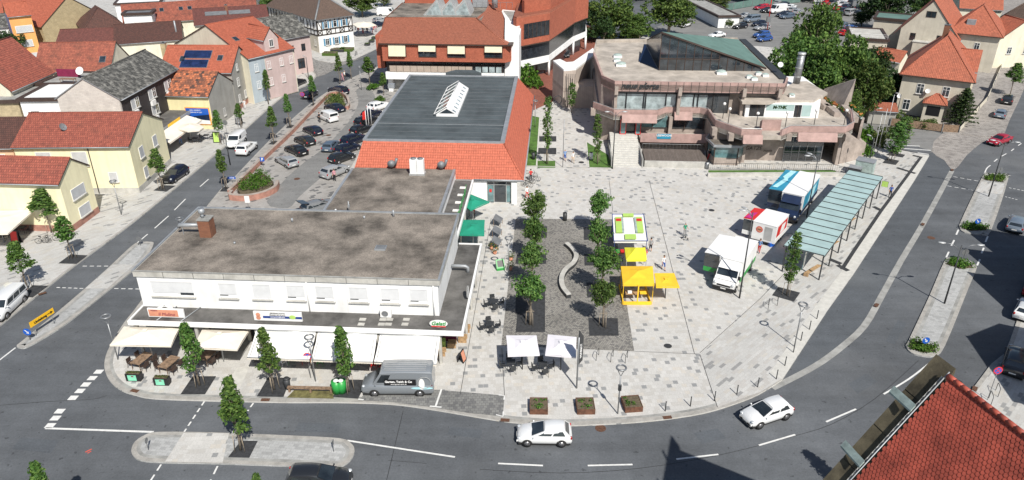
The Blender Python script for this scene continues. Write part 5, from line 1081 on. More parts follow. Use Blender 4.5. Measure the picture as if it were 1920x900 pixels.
# ---- concrete cinema with terraces
b = L('cinema', 'concrete cinema with rose panels, balconies, roof terrace and a glazed wedge on its roof', 'building', 8, 104)
FT = 109.4
m = M('rose_concrete'); m.prism([(6.5, 112), (9.8, 110.6), (22.5, 110.6), (22.5, 104.0), (38.2, 104.2), (39.5, 110), (41, 122), (38, 138), (6.5, 138)], .1, 4.7)
m.prism([(6.8, 113), (9, 111), (33, 111), (33, 138), (6.8, 138)], 4.7, 8.5); b.b(m, 'wall')
# upper glazing
m = M('glass_curtain'); m.box(9.0, 25.6, 110.7, 110.95, 5.2, 8.3); m.mat('glass_dark'); m.box(9.0, 25.6, 110.6, 110.69, 7.9, 8.4); m.box(22.5, 25.6, 110.55, 110.62, 5.0, 8.4)
m.mat('black_paint')
for x in (9.0, 10.4, 13.0, 13.3, 16.3, 17.8, 18.4, 20.4, 21.0, 23.2, 25.5): m.box(x, x + .14, 110.5, 110.72, 5.0, 8.4)
m.box(9, 25.6, 110.5, 110.68, 7.85, 7.95); b.b(m, 'upper_glazing')
m = M('rose_concrete')
for x in (8.6, 17.9, 27.2, 32.3): m.box(x, x + .45, 109.5, 110.3, 5.0, 8.9); m.box(x - .03, x + .48, 109.1, 109.5, 8.0, 9.2)
b.each(m, 'pillar')
# roof slab and rose fascia
RP = [S(*p_, 9.7) for p_ in ((1118, 76), (1112, 100), (1128, 143), (1153, 154), (1472, 159), (1478, 147), (1382, 72))]
m = M('buff_concrete'); m.prism(RP, 8.5, 9.4, True); b.b(m, 'roof')
def wallribbon(m, P, t_, z0, z1, closed=False):
    A, B_ = ribbon_pts([Vector((p_[0], p_[1], 0)) for p_ in P], 0, t_, closed); k = len(P)
    for i in range(k if closed else k - 1):
        j = (i + 1) % k; a, b_, c, d = A[i], A[j], B_[j], B_[i]
        m.add([(p_.x, p_.y, z) for z in (z0, z1) for p_ in (a, b_, c, d)], [(3, 2, 1, 0), (4, 5, 6, 7), (0, 1, 5, 4), (1, 2, 6, 5), (2, 3, 7, 6), (3, 0, 4, 7)])
m = M('rose_panel'); wallribbon(m, RP[1:6], .3, 8.35, 9.85); m.mat('buff_concrete'); wallribbon(m, [RP[6], RP[0], RP[1]], .35, 8.5, 9.9); b.b(m, 'fascia')
m = M('manhole_iron')
for i in range(1, 22):
    x = RP[3][0] + (RP[4][0] - RP[3][0]) * i / 22; m.box(x - .035, x + .035, RP[3][1] - .02, RP[3][1] + .01, 8.35, 9.85)
m.box(RP[3][0] + .1, RP[4][0] - .1, RP[3][1] + .1, RP[3][1] + .35, 8.2, 8.34); b.b(m, 'panel_joints')
x_, y_ = (RP[3][0] + RP[3][0]) / 2, RP[3][1]
b.txt('neue pforte', 1.15, 'anthracite', SU(1200, y_, 9.2), y_ - .14, 9.22, shear=.3, ext=.06, bold=.028, sx=1.0)
# glazed wedge
A = (15.9, 118.5, 15.4); B0 = (16.0, 118.6, 9.4); B1 = (31.8, 119.0, 9.4); B1t = (32.6, 119.0, 10.0); Cx = (*S(1384, 74, 10.6), 10.6); Dx = (*S(1213, 74, 10.4), 10.4)
m = M('green_sheet'); plane_slab(m, [A, B1t, Cx], .25, 'green_sheet', 'brown_frame'); plane_slab(m, [Dx, A, Cx], .2, 'green_sheet', 'brown_frame'); b.b(m, 'wedge_roof')
m = M('glass_dark'); m.poly([B0, B1, (B1[0], 119.0, 9.75), (15.95, 118.55, 15.1)]); m.mat('window_dark'); m.poly([(Dx[0], Dx[1], 9.4), B0, A, Dx]); m.mat('brown_frame')
for i in range(13):
    f = i / 12; x = B0[0] + (B1[0] - B0[0]) * f; y = B0[1] + (B1[1] - B0[1]) * f - .03; zt = 15.1 + (9.75 - 15.1) * f; m.box(x - .05, x + .05, y - .05, y, 9.4, zt)
m.box(B0[0], B1[0] - 6.5, 118.5, 118.55, 11.2, 11.32); m.tube([(15.9, 118.4, 15.2), (32.6, 118.85, 9.85)], .14, 6); b.b(m, 'wedge_glazing')
m = M('navy_paint'); q0, q1 = S(1197, 115, 9.45), S(1232, 128, 9.45); q2 = S(1209, 82, 11.0); m.poly([(*q0, 9.45), (*q1, 9.45), (*q2, 11.0)]); b.b(m, 'blue_triangle')  # sloped dark blue triangle left of the wedge, rising from the roof
m = M('anthracite'); e = [S(*p_, 9.5) for p_ in ((1386, 74), (1398, 74), (1478, 148), (1462, 148))]; m.prism(e, 9.4, 9.6); b.b(m, 'roof_channel')
for i, (u, v, r_) in enumerate(((1158, 106, .7), (1157, 114, .55), (1164, 122, .8), (1352, 137, .75), (1405, 145, .45), (1422, 139, .45), (1435, 142, .45), (1414, 149, .45))):
    q = S(u, v, 9.5); m = M('white_paint'); m.box(q[0] - r_, q[0] + r_, q[1] - r_, q[1] + r_, 9.38, 9.75); m.mat('verdigris'); m.ball((q[0], q[1], 9.75), r_ * 1.05, 12, 6, (1, 1, .35)); b.b(m, 'roof_dome')
# low upper wing with the painted wall
Z = 7.5; wp = [S(*p_, Z) for p_ in ((1381, 177), (1392, 191), (1442, 192), (1456, 188), (1526, 188), (1552, 174), (1513, 152), (1491, 153), (1459, 172))]
m = M('buff_concrete'); m.prism(wp, 7.15, 7.5, True); b.b(m, 'wing_roof')
f0, f1 = S(1396, 219, 5.1), S(1530, 218, 5.1); ty = f0[1] + .05
m = M('white_render'); m.prism([(f0[0], ty), (f1[0], ty), (f1[0] + 2.5, ty + 8), (f1[0] + 2, ty + 16), (f0[0], ty + 16)], 4.7, 7.15); b.b(m, 'wing_wall')
for u0, u1 in ((1405, 1433), (1489, 1502)):
    x0, x1 = SU(u0, ty, 6), SU(u1, ty, 6); m = M('window_dark'); m.box(x0, x1, ty - .03, ty - .005, 5.2, 7.0); m.mat('brown_frame'); m.box((x0 + x1) / 2 - .04, (x0 + x1) / 2 + .04, ty - .05, ty - .03, 5.2, 7.0); b.b(m, 'window')
b.txt('M-THK', .62, 'leaf_dark', SU(1462, ty, 6.6), ty - .03, 6.6, name='graffiti', shear=.1, bold=.04); m = M('shelter_glass')
m.box(SU(1436, ty, 6), SU(1488, ty, 6), ty - .02, ty - .004, 6.1, 7.05); m.box(SU(1503, ty, 6), SU(1520, ty, 6), ty - .02, ty - .004, 5.3, 7.0); b.b(m, 'painted_wall')
m = M('steel'); q = S(1493, 156, 7.5); m.tube([(q[0], q[1], 7.4), (q[0] + .1, q[1], 12.0)], .55, 14); m.mat('steel_pale'); m.tube([(q[0] + .1, q[1], 12.0), (q[0] + .1, q[1], 12.3)], .62, 14); [m.ring((q[0], q[1], z), .56, .05, 14) for z in (8.6, 10, 11.4)]; b.b(m, 'steel_chimney')
q = S(1461, 137, 9.6); m = M('white_paint'); dd = dish(b.o, q[0] - b.s0, q[1] - b.t0, 10.9, .42, 'white_paint', -100)
q = S(1484, 180, 7.6); m = M('white_paint'); m.box(q[0] - .4, q[0] + .4, q[1] - .4, q[1] + .4, 7.5, 7.85); m.mat('verdigris'); m.ball((q[0], q[1], 7.85), .5, 10, 5, (1, 1, .35)); b.b(m, 'roof_dome')
# terrace and balcony parapets
Z = 5.9; bp = [S(*p_, Z) for p_ in ((1112, 192), (1151, 206), (1233, 207), (1250, 201), (1313, 202), (1328, 205), (1342, 226), (1391, 243), (1429, 244))]
bp2 = [S(*p_, Z) for p_ in ((1467, 244), (1484, 237), (1587, 238), (1602, 230), (1598, 205))]
m = M('rose_panel'); wallribbon(m, bp, .28, 4.85, 5.9); wallribbon(m, bp2, .28, 4.85, 5.9)
m.mat('pale_concrete'); wallribbon(m, bp, .45, 4.4, 4.84); wallribbon(m, bp2, .45, 4.4, 4.84)
m.mat('buff_concrete'); m.prism([(bp[0][0], 112)] + bp + bp2 + [(bp2[-1][0], 125), (22, 125), (22, 112)], 4.5, 5.08, True); b.b(m, 'terrace')
m = M('steel_pale')
for P_ in (bp, bp2):
    m.tube([(x, y + .1, 6.05) for x, y in P_], .04, 5)
b.b(m, 'handrail')
for u0, u1, v in ((1166, 1231, 214), (1264, 1297, 209), (1392, 1428, 252), (1495, 1567, 248)):
    x0, x1 = S(u0, v, 5.3)[0], S(u1, v, 5.3)[0]; ty = S((u0 + u1) / 2, v, 5.4)[1] - .35; m = M('rose_panel'); m.add([(x0, ty, 5.4), (x1, ty, 5.4), (x1, ty - .5, 4.3), (x0, ty - .5, 4.3), (x0, ty + .3, 5.4), (x1, ty + .3, 5.4), (x1, ty + .3, 4.3), (x0, ty + .3, 4.3)], [(0, 3, 2, 1), (4, 5, 6, 7), (0, 1, 5, 4), (2, 3, 7, 6), (1, 2, 6, 5), (0, 4, 7, 3)]); b.each(m, 'hanging_panel')
q0, q1 = S(1430, 224, 6.7), S(1466, 224, 6.7); ty = S(1448, 261, 3.5)[1]; m = M('rose_panel'); m.add([(q0[0], q0[1], 6.7), (q1[0], q1[1], 6.7), (q1[0], ty, 6.1), (q0[0], ty, 6.1), (q0[0], ty - .1, 3.7), (q1[0], ty - .1, 3.7), (q1[0], q1[1], 4.7), (q0[0], q0[1], 4.7)], [(0, 3, 2, 1), (3, 4, 5, 2), (0, 7, 4, 3), (1, 2, 5, 6), (0, 1, 6, 7)]); b.b(m, 'air_shaft')
for u, v in ((1112, 209), (1339, 246), (1370, 256), (1478, 256), (1588, 257)):
    q = S(u, v, 4.5); m = M('rose_concrete'); m.box(q[0] - .35, q[0] + .35, q[1] - .5, q[1] + .6, 4.0, 5.0); b.b(m, 'bracket')
for u, v, sx in ((1355, 222, 0), (1365, 232, 0), (1417, 241, 0), (1472, 239, 0), (1526, 235, 0), (1582, 235, 0)):
    q = S(u, v, 5.1); lm = L('globe_lamp', ['globe lamp on the terrace beside the painted wing', 'globe lamp at the terrace bend left of the painted wing', 'globe lamp in front of the painted wall', 'globe lamp right of the rose air shaft', 'globe lamp before the right terrace railing', 'globe lamp at the right corner of the terrace'][[1355, 1365, 1417, 1472, 1526, 1582].index(u)], 'lamp', q[0], q[1], 'globe lamps on the terrace')
    m = M('anthracite'); m.tube([(q[0], q[1], 5.1), (q[0], q[1], 7.1)], .05, 6); lm.b(m, 'pole'); m = M('white_paint'); m.ball((q[0], q[1], 7.3), .23, 10, 8); lm.b(m, 'globe')
# ground floor fronts
m = M('glass_dark'); m.box(12.6, 22.3, 110.45, 110.58, 2.6, 4.5); m.mat('glass_teal'); m.box(12.8, 16.8, 110.35, 110.44, 2.8, 4.6); m.mat('brown_frame')
for x in (12.6, 14.6, 16.9, 19.4, 22.2): m.box(x, x + .12, 110.3, 110.45, 2.4, 4.5)
b.b(m, 'ground_glazing')
m = M('rose_concrete'); m.box(17.0, 17.5, 109.6, 110.4, .2, 4.6); m.box(9.0, 9.5, 109.9, 110.5, 1.9, 4.6); b.each(m, 'pillar')
m = M('rose_panel'); m.box(12.6, 22.3, 106.8, 107.1, 1.6, 2.9); m.mat('buff_concrete'); m.box(12.6, 22.3, 107.1, 110.3, 1.6, 1.95); b.b(m, 'lower_parapet')
m = M('red_paint'); 
for x in (9.7, 10.5, 12.0, 12.7): m.box(x, x + .1, 109.0, 109.1, 2.0, 4.6)
m.box(9.7, 12.8, 109.0, 109.1, 4.6, 4.75); m.box(9.7, 10.6, 109.0, 109.08, 2.0, 2.12); m.box(12.0, 12.8, 109.0, 109.08, 2.0, 2.12); m.box(9.7, 9.8, 107.9, 109.0, 4.5, 4.6); m.mat('window_dark'); m.box(10.6, 12.0, 110.0, 110.1, 2, 4.6); m.mat('glass_teal'); m.box(9.8, 10.5, 109.03, 109.06, 2.1, 4.6); m.box(12.1, 12.7, 109.03, 109.06, 2.1, 4.6); b.b(m, 'entrance_door')
m = M('granite_white'); n = 14
for i in range(n): m.box(8.2, 12.3, 100.25 + i * 8.4 / n, 110.0, .1 + i * 1.9 / n, .1 + (i + 1) * 1.9 / n)
m.mat('grey_concrete'); m.box(8.0, 8.2, 100.2, 108.8, .1, 1.2); m.box(12.3, 12.5, 100.2, 108.8, .1, 1.4); b.b(m, 'entrance_stairs')
m = M('pale_concrete'); m.box(12.7, 21.2, 100.4, 100.75, .1, 1.0); m.mat('planks'); m.add([(12.8, 100.75, .9), (21.6, 100.75, .9), (21.6, 105.2, 1.15), (12.8, 105.2, 1.15), (12.8, 100.75, .1), (21.6, 100.75, .1), (21.6, 105.2, .1), (12.8, 105.2, .1)], [(0, 1, 2, 3), (1, 0, 4, 5), (3, 2, 6, 7), (0, 3, 7, 4), (2, 1, 5, 6)]); b.b(m, 'timber_deck')
m = M('steel_pale'); m.tube([(12.8, 105.3, 1.9), (21.6, 105.3, 1.9)], .03, 4); [m.tube([(12.8 + i * .5, 105.3, 1.1), (12.8 + i * .5, 105.3, 1.9)], .015, 3) for i in range(18)]; b.b(m, 'handrail')
m = M('cyan_paint'); x0, x1 = SU(1232, 106.7, 2.5), SU(1258, 106.7, 2.5); m.box(x0, x1, 106.72, 106.78, 2.2, 2.95); bn = b.b(m, 'banner'); b.txt('LESEWOCHE', .4, 'white_paint', (x0 + x1) / 2, 106.7, 2.7, bold=.01)
# right ground floor
x0, x1 = SU(1470, 104.1, 2), SU(1541, 104.1, 2); m = M('glass_dark'); m.box(x0, x1, 103.98, 104.12, .2, 4.4); m.mat('steel')
for i in range(6): x = x0 + (x1 - x0) * i / 5; m.box(x - .05, x + .05, 103.9, 104.0, .2, 4.4)
for z in (.3, 1.6, 2.9, 4.2): m.box(x0, x1, 103.92, 103.99, z, z + .08)
b.b(m, 'ground_glazing')
x0, x1 = SU(1400, 104, 4), SU(1429, 104, 4); m = M('glass_teal'); m.box(x0, x1, 103.85, 104.0, 2.7, 4.2); m.mat('brown_frame'); m.box((x0 + x1) / 2 - .05, (x0 + x1) / 2 + .05, 103.8, 103.86, 2.7, 4.2); m.box(x0, x1, 103.8, 103.86, 2.8, 2.9); b.b(m, 'window')
b.txt('GATZE', .75, 'beam_black', SU(1413, 103.9, 2), 103.93, 2.0, name='graffiti', shear=.2); b.txt('noxe', .6, 'beam_black', SU(1440, 103.9, 2), 103.93, 1.7, name='graffiti', shear=.2)
m = M('rose_concrete'); m.box(SU(1392, 103.5, 2), SU(1397, 103.5, 2), 103.0, 104.0, .1, 4.5); m.box(SU(1565, 104, 2), SU(1571, 104, 2), 102.9, 104.2, .1, 4.5); b.each(m, 'pillar')
m = M('rose_concrete'); xq = SU(1571, 104, 1); m.add([(xq, 103.2, .1), (xq + 4.4, 106, .1), (xq + 4.4, 112, .1), (xq, 112, .1), (xq, 103.2, 4.4), (xq + 4.4, 106, 2.4), (xq + 4.4, 112, 2.4), (xq, 112, 4.4)], [(4, 5, 6, 7), (0, 1, 5, 4), (1, 2, 6, 5)]); b.b(m, 'sloped_wall')
# kiosk bay with gravel roof
kz = 3.1; kp = [S(*p_, kz) for p_ in ((1323, 258), (1338, 273), (1390, 275), (1403, 268), (1395, 262), (1350, 252), (1330, 250))]
m = M('zinc'); m.prism(kp, 2.85, 3.2, True); kc = (sum(p_[0] for p_ in kp) / 7, sum(p_[1] for p_ in kp) / 7)
sh = lambda k: [(kc[0] + (x - kc[0]) * k, kc[1] + (y - kc[1]) * k) for x, y in kp]
m.mat('gravel_roof'); m.prism(sh(.93), 3.2, 3.22); b.b(m, 'kiosk_roof'); m = M('rose_concrete'); m.prism(sh(.85), .1, 1.2); m.mat('glass_teal'); m.prism(sh(.84), 1.2, 2.85); m.mat('brown_frame')
for x, y in sh(.85): m.box(x - .07, x + .07, y - .07, y + .07, .1, 2.85)
b.b(m, 'kiosk')
# leaning white wall and stepped planters on the right terrace
q = [S(1541, 176, 5.1), S(1578, 205, 5.1), S(1594, 196, 5.1)]; hq = UPZ(W(*q[2]), 149)
m = M('rose_concrete'); m.add([(*q[0], 5.1), (*q[1], 5.1), (*q[2], 5.1), (q[2][0], q[2][1], hq), (q[0][0] + .3, q[0][1] + .2, 5.9), (q[2][0] + .3, q[2][1] + .6, 5.1), (q[2][0] + .3, q[2][1] + .6, hq)], [(0, 1, 3, 4), (1, 2, 3), (2, 5, 6, 3), (4, 3, 6)]); b.b(m, 'leaning_wall')
for u0, v0, u1, v1 in ((1538, 186, 1556, 202), (1556, 198, 1576, 214), (1588, 200, 1610, 224)):
    a_, c_ = S(u0, v0, 5.5), S(u1, v1, 5.5); m = M('rose_concrete'); wallribbon(m, [a_, c_], -.9, 5.0, 5.8); m.mat('leaf_flower')
    for i in range(40): f = rnd.random(); x = a_[0] + (c_[0] - a_[0]) * f + rnd.uniform(.2, .7); y = a_[1] + (c_[1] - a_[1]) * f + rnd.uniform(-.2, .4); m.cbox((x, y, 5.9 + rnd.random() * .2), (.25, .25, .2), rnd.random() * 3, (rnd.random(), rnd.random()))
    b.b(m, 'planter')
m = M('rose_concrete'); wallribbon(m, [S(1583, 200, 4.8), S(1617, 222, 4.8), S(1612, 238, 4.8)], .3, .1, 4.9); m.mat('verdigris'); [m.cbox((*S(1592 + i * 3, 208 + i * 2, 5.4), 5.4), (.25, 2, .2), 0.3) for i in range(6)]; b.b(m, 'pergola')
# ribbed concrete tower to the left of the cinema
b = L('stair_block', 'ribbed concrete stair block with white copings left of the cinema', 'building', 0.5, 118)
tz = 6.6; tp = [S(*p_, tz) for p_ in ((1037, 116), (1057, 133), (1080, 131), (1116, 104))]; tq = [S(*p_, tz) for p_ in ((1050, 113), (1062, 119), (1075, 118), (1112, 92))]
m = M('ribbed'); m.prism(tp + [(tp[3][0] + .5, tp[3][1] + 3)] + tq[::-1], .1, tz - .05); m.box(tp[1][0] + 1, 7, tp[1][1] - .2, tp[1][1] + 5, .1, 4.0); b.b(m, 'ribbed_wall')
m = M('white_render'); m.prism(tp + tq[::-1], tz - .05, tz + .25, True); b.b(m, 'coping')
m = M('rose_concrete'); wallribbon(m, [(x, y - .08) for x, y in tp[:3]], .06, 3.0, 3.6); b.b(m, 'string_course')
m = M('anthracite')
for i in range(5): m.box(tp[1][0] + .5 + i * .35, tp[1][0] + .6 + i * .35, tp[1][1] - .35, tp[1][1] - .3, .4, 6.2)
m.ring((tp[1][0] - .9, tp[1][1] - .6, 1.6), .8, .07, 16, (.5, -1, 0)); b.b(m, 'steel_sculpture')
# ------------------------------------------------------------------ trees
def leafquads(m, c, rad, n, size, rr, shell=0.35, flat=1.0):
    """leaf sprays (small bent faces) spread through an ellipsoid, denser near its surface"""
    for _ in range(n):
        while True:
            d = Vector((rr.gauss(0, 1), rr.gauss(0, 1), rr.gauss(0, 1)))
            if d.length > .01: break
        d.normalize(); k = (shell + (1 - shell) * rr.random()) ** .5 if rr.random() > .25 else rr.random() ** .6
        p = Vector((c[0] + d.x * rad[0] * k, c[1] + d.y * rad[1] * k, c[2] + d.z * rad[2] * k))
        nn = (d + Vector((rr.uniform(-1, 1), rr.uniform(-1, 1), rr.uniform(-.3, 1.2))) * .8).normalized(); a = nn.orthogonal().normalized()
        a = (Matrix.Rotation(rr.random() * 6.28, 3, nn) @ a); b_ = nn.cross(a); s_ = size * rr.uniform(.55, 1.25)
        m.add([p - a * s_ * .5, p + b_ * s_ * .32 + nn * s_ * .08, p + a * s_ * .55, p - b_ * s_ * .32 + nn * s_ * .08], [(0, 1, 2, 3)])
def clumps(m, fn, n_cl, n_leaf, crad, size, rr):
    """fn() gives clump centres"""
    for _ in range(n_cl):
        c, s_ = fn(); leafquads(m, c, (crad * s_, crad * s_, crad * s_ * .75), n_leaf, size, rr)
TREE = {}
def tree_meshes(kind, seed):
    k = (kind, seed)
    if k in TREE: return TREE[k]
    rr = random.Random(seed * 31 + len(kind)); H_ = 1.0
    tr = M('bark'); lf = M()
    if kind in ('column', 'street'):          # 6 m tree, narrow pointed crown from 1.9 m
        lf.mat('leaf_street')
        tr.tube([(0, 0, 0), (.02, .01, 1.2), (0, 0, 2.2), (.03, .02, 4.2), (0, 0, 5.6)], [.09, .07, .06, .04, .01], 7)
        for i in range(14):
            a = rr.random() * 6.28; z = rr.uniform(1.7, 3.6); l = rr.uniform(.5, .9); tr.tube([(0, 0, z), (cos(a) * l * .45, sin(a) * l * .45, z + .8), (cos(a) * l * .55, sin(a) * l * .55, z + 1.7)], [.03, .018, .006], 4)
        def fn():
            t = rr.random() ** .85; z = (1.9 + 4.0 * t if kind == 'column' else 2.7 + 3.2 * t); r = .86 * min(1, (t + .1) / .3) ** .6 * (1 - t) ** .65 * (1 + .2 * sin(5 * t + seed)); a = rr.random() * 6.28; q = r * rr.random() ** .5
            return (cos(a) * q, sin(a) * q, z), rr.uniform(.7, 1.2)
        clumps(lf, fn, 115, 14, .25, .24, rr)
        for _ in range(16): t = rr.uniform(.1, .85); a = rr.random() * 6.28; q = .75 * (1 - t) ** .6; leafquads(lf, (cos(a) * q, sin(a) * q, (2.3 + 4.0 * t if kind == 'column' else 3.0 + 3.2 * t)), (.09, .09, .42), 16, .2, rr)
    elif kind == 'slim':
        lf.mat('leaf_young')
        tr.tube([(0, 0, 0), (.01, .02, 1.6), (0, 0, 4), (0, .02, 6.6)], [.08, .06, .04, .01], 7)
        def fn():
            t = rr.random(); z = 1.7 + 5.0 * t; r = (.18 + .42 * sin(pi * min(1, .15 + t * .8))); a = rr.random() * 6.28; q = r * rr.random() ** .5
            return (cos(a) * q, sin(a) * q, z), rr.uniform(.7, 1.1)
        clumps(lf, fn, 140, 13, .24, .21, rr)
    elif kind == 'round':                     # 5 m tree, rounded crown
        lf.mat('leaf_young')
        tr.tube([(0, 0, 0), (.02, 0, 1.0), (0, .02, 2.0), (0, 0, 3.4)], [.13, .10, .08, .03], 8)
        for i in range(12):
            a = rr.random() * 6.28; z = rr.uniform(1.7, 2.7); l = rr.uniform(.7, 1.1); tr.tube([(0, 0, z), (cos(a) * l * .6, sin(a) * l * .6, z + .5), (cos(a) * l, sin(a) * l, z + 1.1)], [.045, .025, .008], 4)
        def fn():
            a = rr.random() * 6.28; t = rr.uniform(-1, 1); r = (1 - t * t) ** .5; k_ = rr.uniform(.35, 1.0) * (1 + .16 * sin(3 * a + seed) + .12 * sin(5 * a + 4 * t))
            return (cos(a) * r * 1.15 * k_, sin(a) * r * 1.15 * k_, 3.3 + t * 1.1 * k_), rr.uniform(.7, 1.2)
        clumps(lf, fn, 135, 17, .36, .24, rr)
    elif kind in ('big', 'dark', 'olive'):    # unit: 10 m high, crown radius about 5
        lf.mat({'big': 'leaf_big', 'dark': 'leaf_dark', 'olive': 'leaf_olive'}[kind])
        tr.tube([(0, 0, 0), (.1, 0, 2), (0, .1, 4), (.2, .1, 7)], [.4, .32, .26, .08], 8)
        for i in range(12):
            a = rr.random() * 6.28; z = rr.uniform(2, 5); l = rr.uniform(2, 3.6); tr.tube([(0, 0, z), (cos(a) * l * .5, sin(a) * l * .5, z + 1.4), (cos(a) * l, sin(a) * l, z + 2.6)], [.16, .09, .03], 5)
        lob = [(cos(a) * r, sin(a) * r, z, s_) for a, r, z, s_ in [(rr.random() * 6.28, rr.uniform(1.2, 3.4), rr.uniform(3.2, 8.0), rr.uniform(1.3, 2.2)) for _ in range(15)]] + [(0, 0, 7.8, 2.3), (0, 0, 5, 2.8)]
        def fn():
            l = rr.choice(lob); d = Vector((rr.gauss(0, 1), rr.gauss(0, 1), rr.gauss(0, 1))).normalized() * l[3] * rr.uniform(.75, 1.08)
            return (l[0] + d.x, l[1] + d.y, l[2] + d.z * .85), rr.uniform(.6, 1.3)
        clumps(lf, fn, 620, 12, .55, .50, rr)
    elif kind == 'conifer':
        lf.mat('leaf_dark'); tr.tube([(0, 0, 0), (0, 0, 6.2)], [.16, .02], 7)
        for i in range(95):
            t = (i / 95) ** .9; z = .5 + 5.9 * t; r = 1.9 * (1 - t) ** .8 + .1; a = i * 2.4
            for j in range(9):
                f = (j + 1) / 9; q = Vector((cos(a) * r * f, sin(a) * r * f, z - .25 * f + .25 * f * f)); leafquads(lf, q, (.22, .22, .14), 4, .30, rr)
    elif kind == 'bush':                      # unit radius 1
        lf.mat('leaf_bright')
        for i in range(5): a = i * 1.25; tr.tube([(0, 0, 0), (cos(a) * .3, sin(a) * .3, .6)], [.04, .01], 4)
        def fn():
            a = rr.random() * 6.28; q = rr.random() ** .5; return (cos(a) * q * .8, sin(a) * q * .8, .25 + .65 * (1 - q * q) * rr.random()), rr.uniform(.7, 1.2)
        clumps(lf, fn, 60, 12, .22, .20, rr)
    elif kind == 'hedge':
        lf.mat('leaf_olive')
        for i in range(4): a = i * 1.5; tr.tube([(0, 0, 0), (cos(a) * .3, sin(a) * .3, .6)], [.04, .01], 4)
        def fn(): return (rr.uniform(-1, 1), rr.uniform(-.45, .45), rr.uniform(.1, .8)), rr.uniform(.7, 1.2)
        clumps(lf, fn, 60, 12, .22, .20, rr)
    TREE[k] = (tr.mesh('trunk'), lf.mesh('crown', uv=False)); return TREE[k]
def tree(kind, base, top, label, wpx=None, group=None, cat='tree', stakes=False, h=None, seed=None, name=None, lean=0.0):
    """base pixel on the ground, top = pixel row of the tip (or h = height), wpx = crown width in pixels"""
    seed = seed if seed is not None else rnd.randrange(5); tr, lf = tree_meshes(kind, seed); p = G(*base)
    hh = h if h is not None else UPZ(p, top); H0 = {'column': 6.0, 'street': 6.0, 'slim': 6.9, 'round': 4.7, 'big': 10.2, 'dark': 10.2, 'olive': 10.2, 'conifer': 6.6, 'bush': 1.0, 'hedge': .9}[kind]
    W0 = {'column': 1.65, 'street': 1.65, 'slim': 1.3, 'round': 2.55, 'big': 10.5, 'dark': 10.5, 'olive': 10.5, 'conifer': 3.9, 'bush': 2.0, 'hedge': 2.2}[kind]
    sz = hh / H0; sx = sz
    if wpx: dist = (Vector((p.x, p.y, hh * .5)) - Vector((0, 0, CAMH))).length; sx = wpx * dist / FPX / W0
    nm_ = name or {'bush': 'shrub', 'hedge': 'shrub', 'conifer': 'conifer'}.get(kind, 'tree')
    t = thing(nm_, label, cat, (p.x, p.y, 0.13), rnd.random() * 6.28, group)
    a = put(tr, 'trunk', t); c = put(lf, 'crown', t)
    kx, kz, ln = rnd.uniform(.88, 1.14), rnd.uniform(.95, 1.04), rnd.uniform(-.035, .035)
    for o in (a, c): o.scale = (sx * kx, sx / kx, sz * kz); o.rotation_euler = (ln, -ln, 0)
    if kind not in ('bush', 'hedge'): a.scale = (sz, sz, sz)
    if stakes:
        for i in range(3):
            m = M('stake'); an = i * 2.09 + .5; m.tube([(cos(an) * .42, sin(an) * .42, 0), (cos(an) * .36, sin(an) * .36, 1.5)], .03, 6); m.build('stake', t)
        m = M('stake'); m.ring((0, 0, 1.55), .37, .025, 3, m=4); m.build('stake_brace', t)
    return t
g = 'street trees along the left street'; gs = 'young trees before the shop terrace'; gq = 'round crowned trees on the cobbled square'
tree('column', (375, 725), 606, 'narrow street tree at the pizzeria terrace between the tables', 42, gs, stakes=True)
tree('column', (515, 733), 613, 'narrow street tree in front of the left white awning', 40, gs, stakes=True)
tree('column', (655, 737), 612, 'narrow street tree beside the bright green container and grey van', 42, gs, stakes=True)
tree('column', (452, 846), 704, 'tallest narrow tree, standing on the traffic island in the foreground', 56, None, stakes=True, seed=1)
tree('column', (118, 1035), 876, 'tree tip rising over the bottom edge at the left', 40, 'tree tips at the bottom edge')
tree('column', (514, 1040), 888, 'tree tip at the bottom edge left of the dark car', 34, 'tree tips at the bottom edge')
for (u, v, tp, wd, lb) in ((994, 611, 515, 60, 'nearest round tree in the left row on the cobbles, with a red ribbon'), (999, 545, 454, 46, 'second round tree from the front in the left row'), (1000, 497, 402, 48, 'third round tree from the front in the left row'), (1003, 447, 359, 46, 'farthest round tree in the left row, near the bicycles'),
                           (1131, 615, 522, 47, 'nearest round tree in the right row on the cobbles'), (1128, 555, 460, 58, 'second round tree in the right row, beside the yellow stall'), (1119, 498, 403, 42, 'third round tree in the right row, beside the lime canopy'), (1118, 441, 357, 46, 'farthest round tree in the right row, left of the printed stall')):
    tree('round', (u, v), tp, lb, wd, gq, stakes=(v > 600))
tree('slim', (1474, 556), 440, 'slim young tree in a dark pit at the end of the bus shelter', 26, None, stakes=True)
tree('slim', (1670, 304), 228, 'slim young tree nearest the kerb beyond the bus shelter', 26, 'two young trees beyond the shelter', stakes=True)
tree('slim', (1682, 292), 214, 'slim young tree behind its neighbour beyond the bus shelter', 26, 'two young trees beyond the shelter', stakes=True)
tree('slim', (1025, 309), 176, 'tall slim tree beside the lawn strip and hall', 19, 'slim trees on the walkway to the cinema', stakes=True)
tree('slim', (1120, 309), 211, 'slim tree on the lawn left of the cinema stairs', 18, 'slim trees on the walkway to the cinema', stakes=True)
tree('slim', (1072, 213), 157, 'small slim tree against the ribbed concrete block', 15, 'slim trees on the walkway to the cinema', stakes=True)
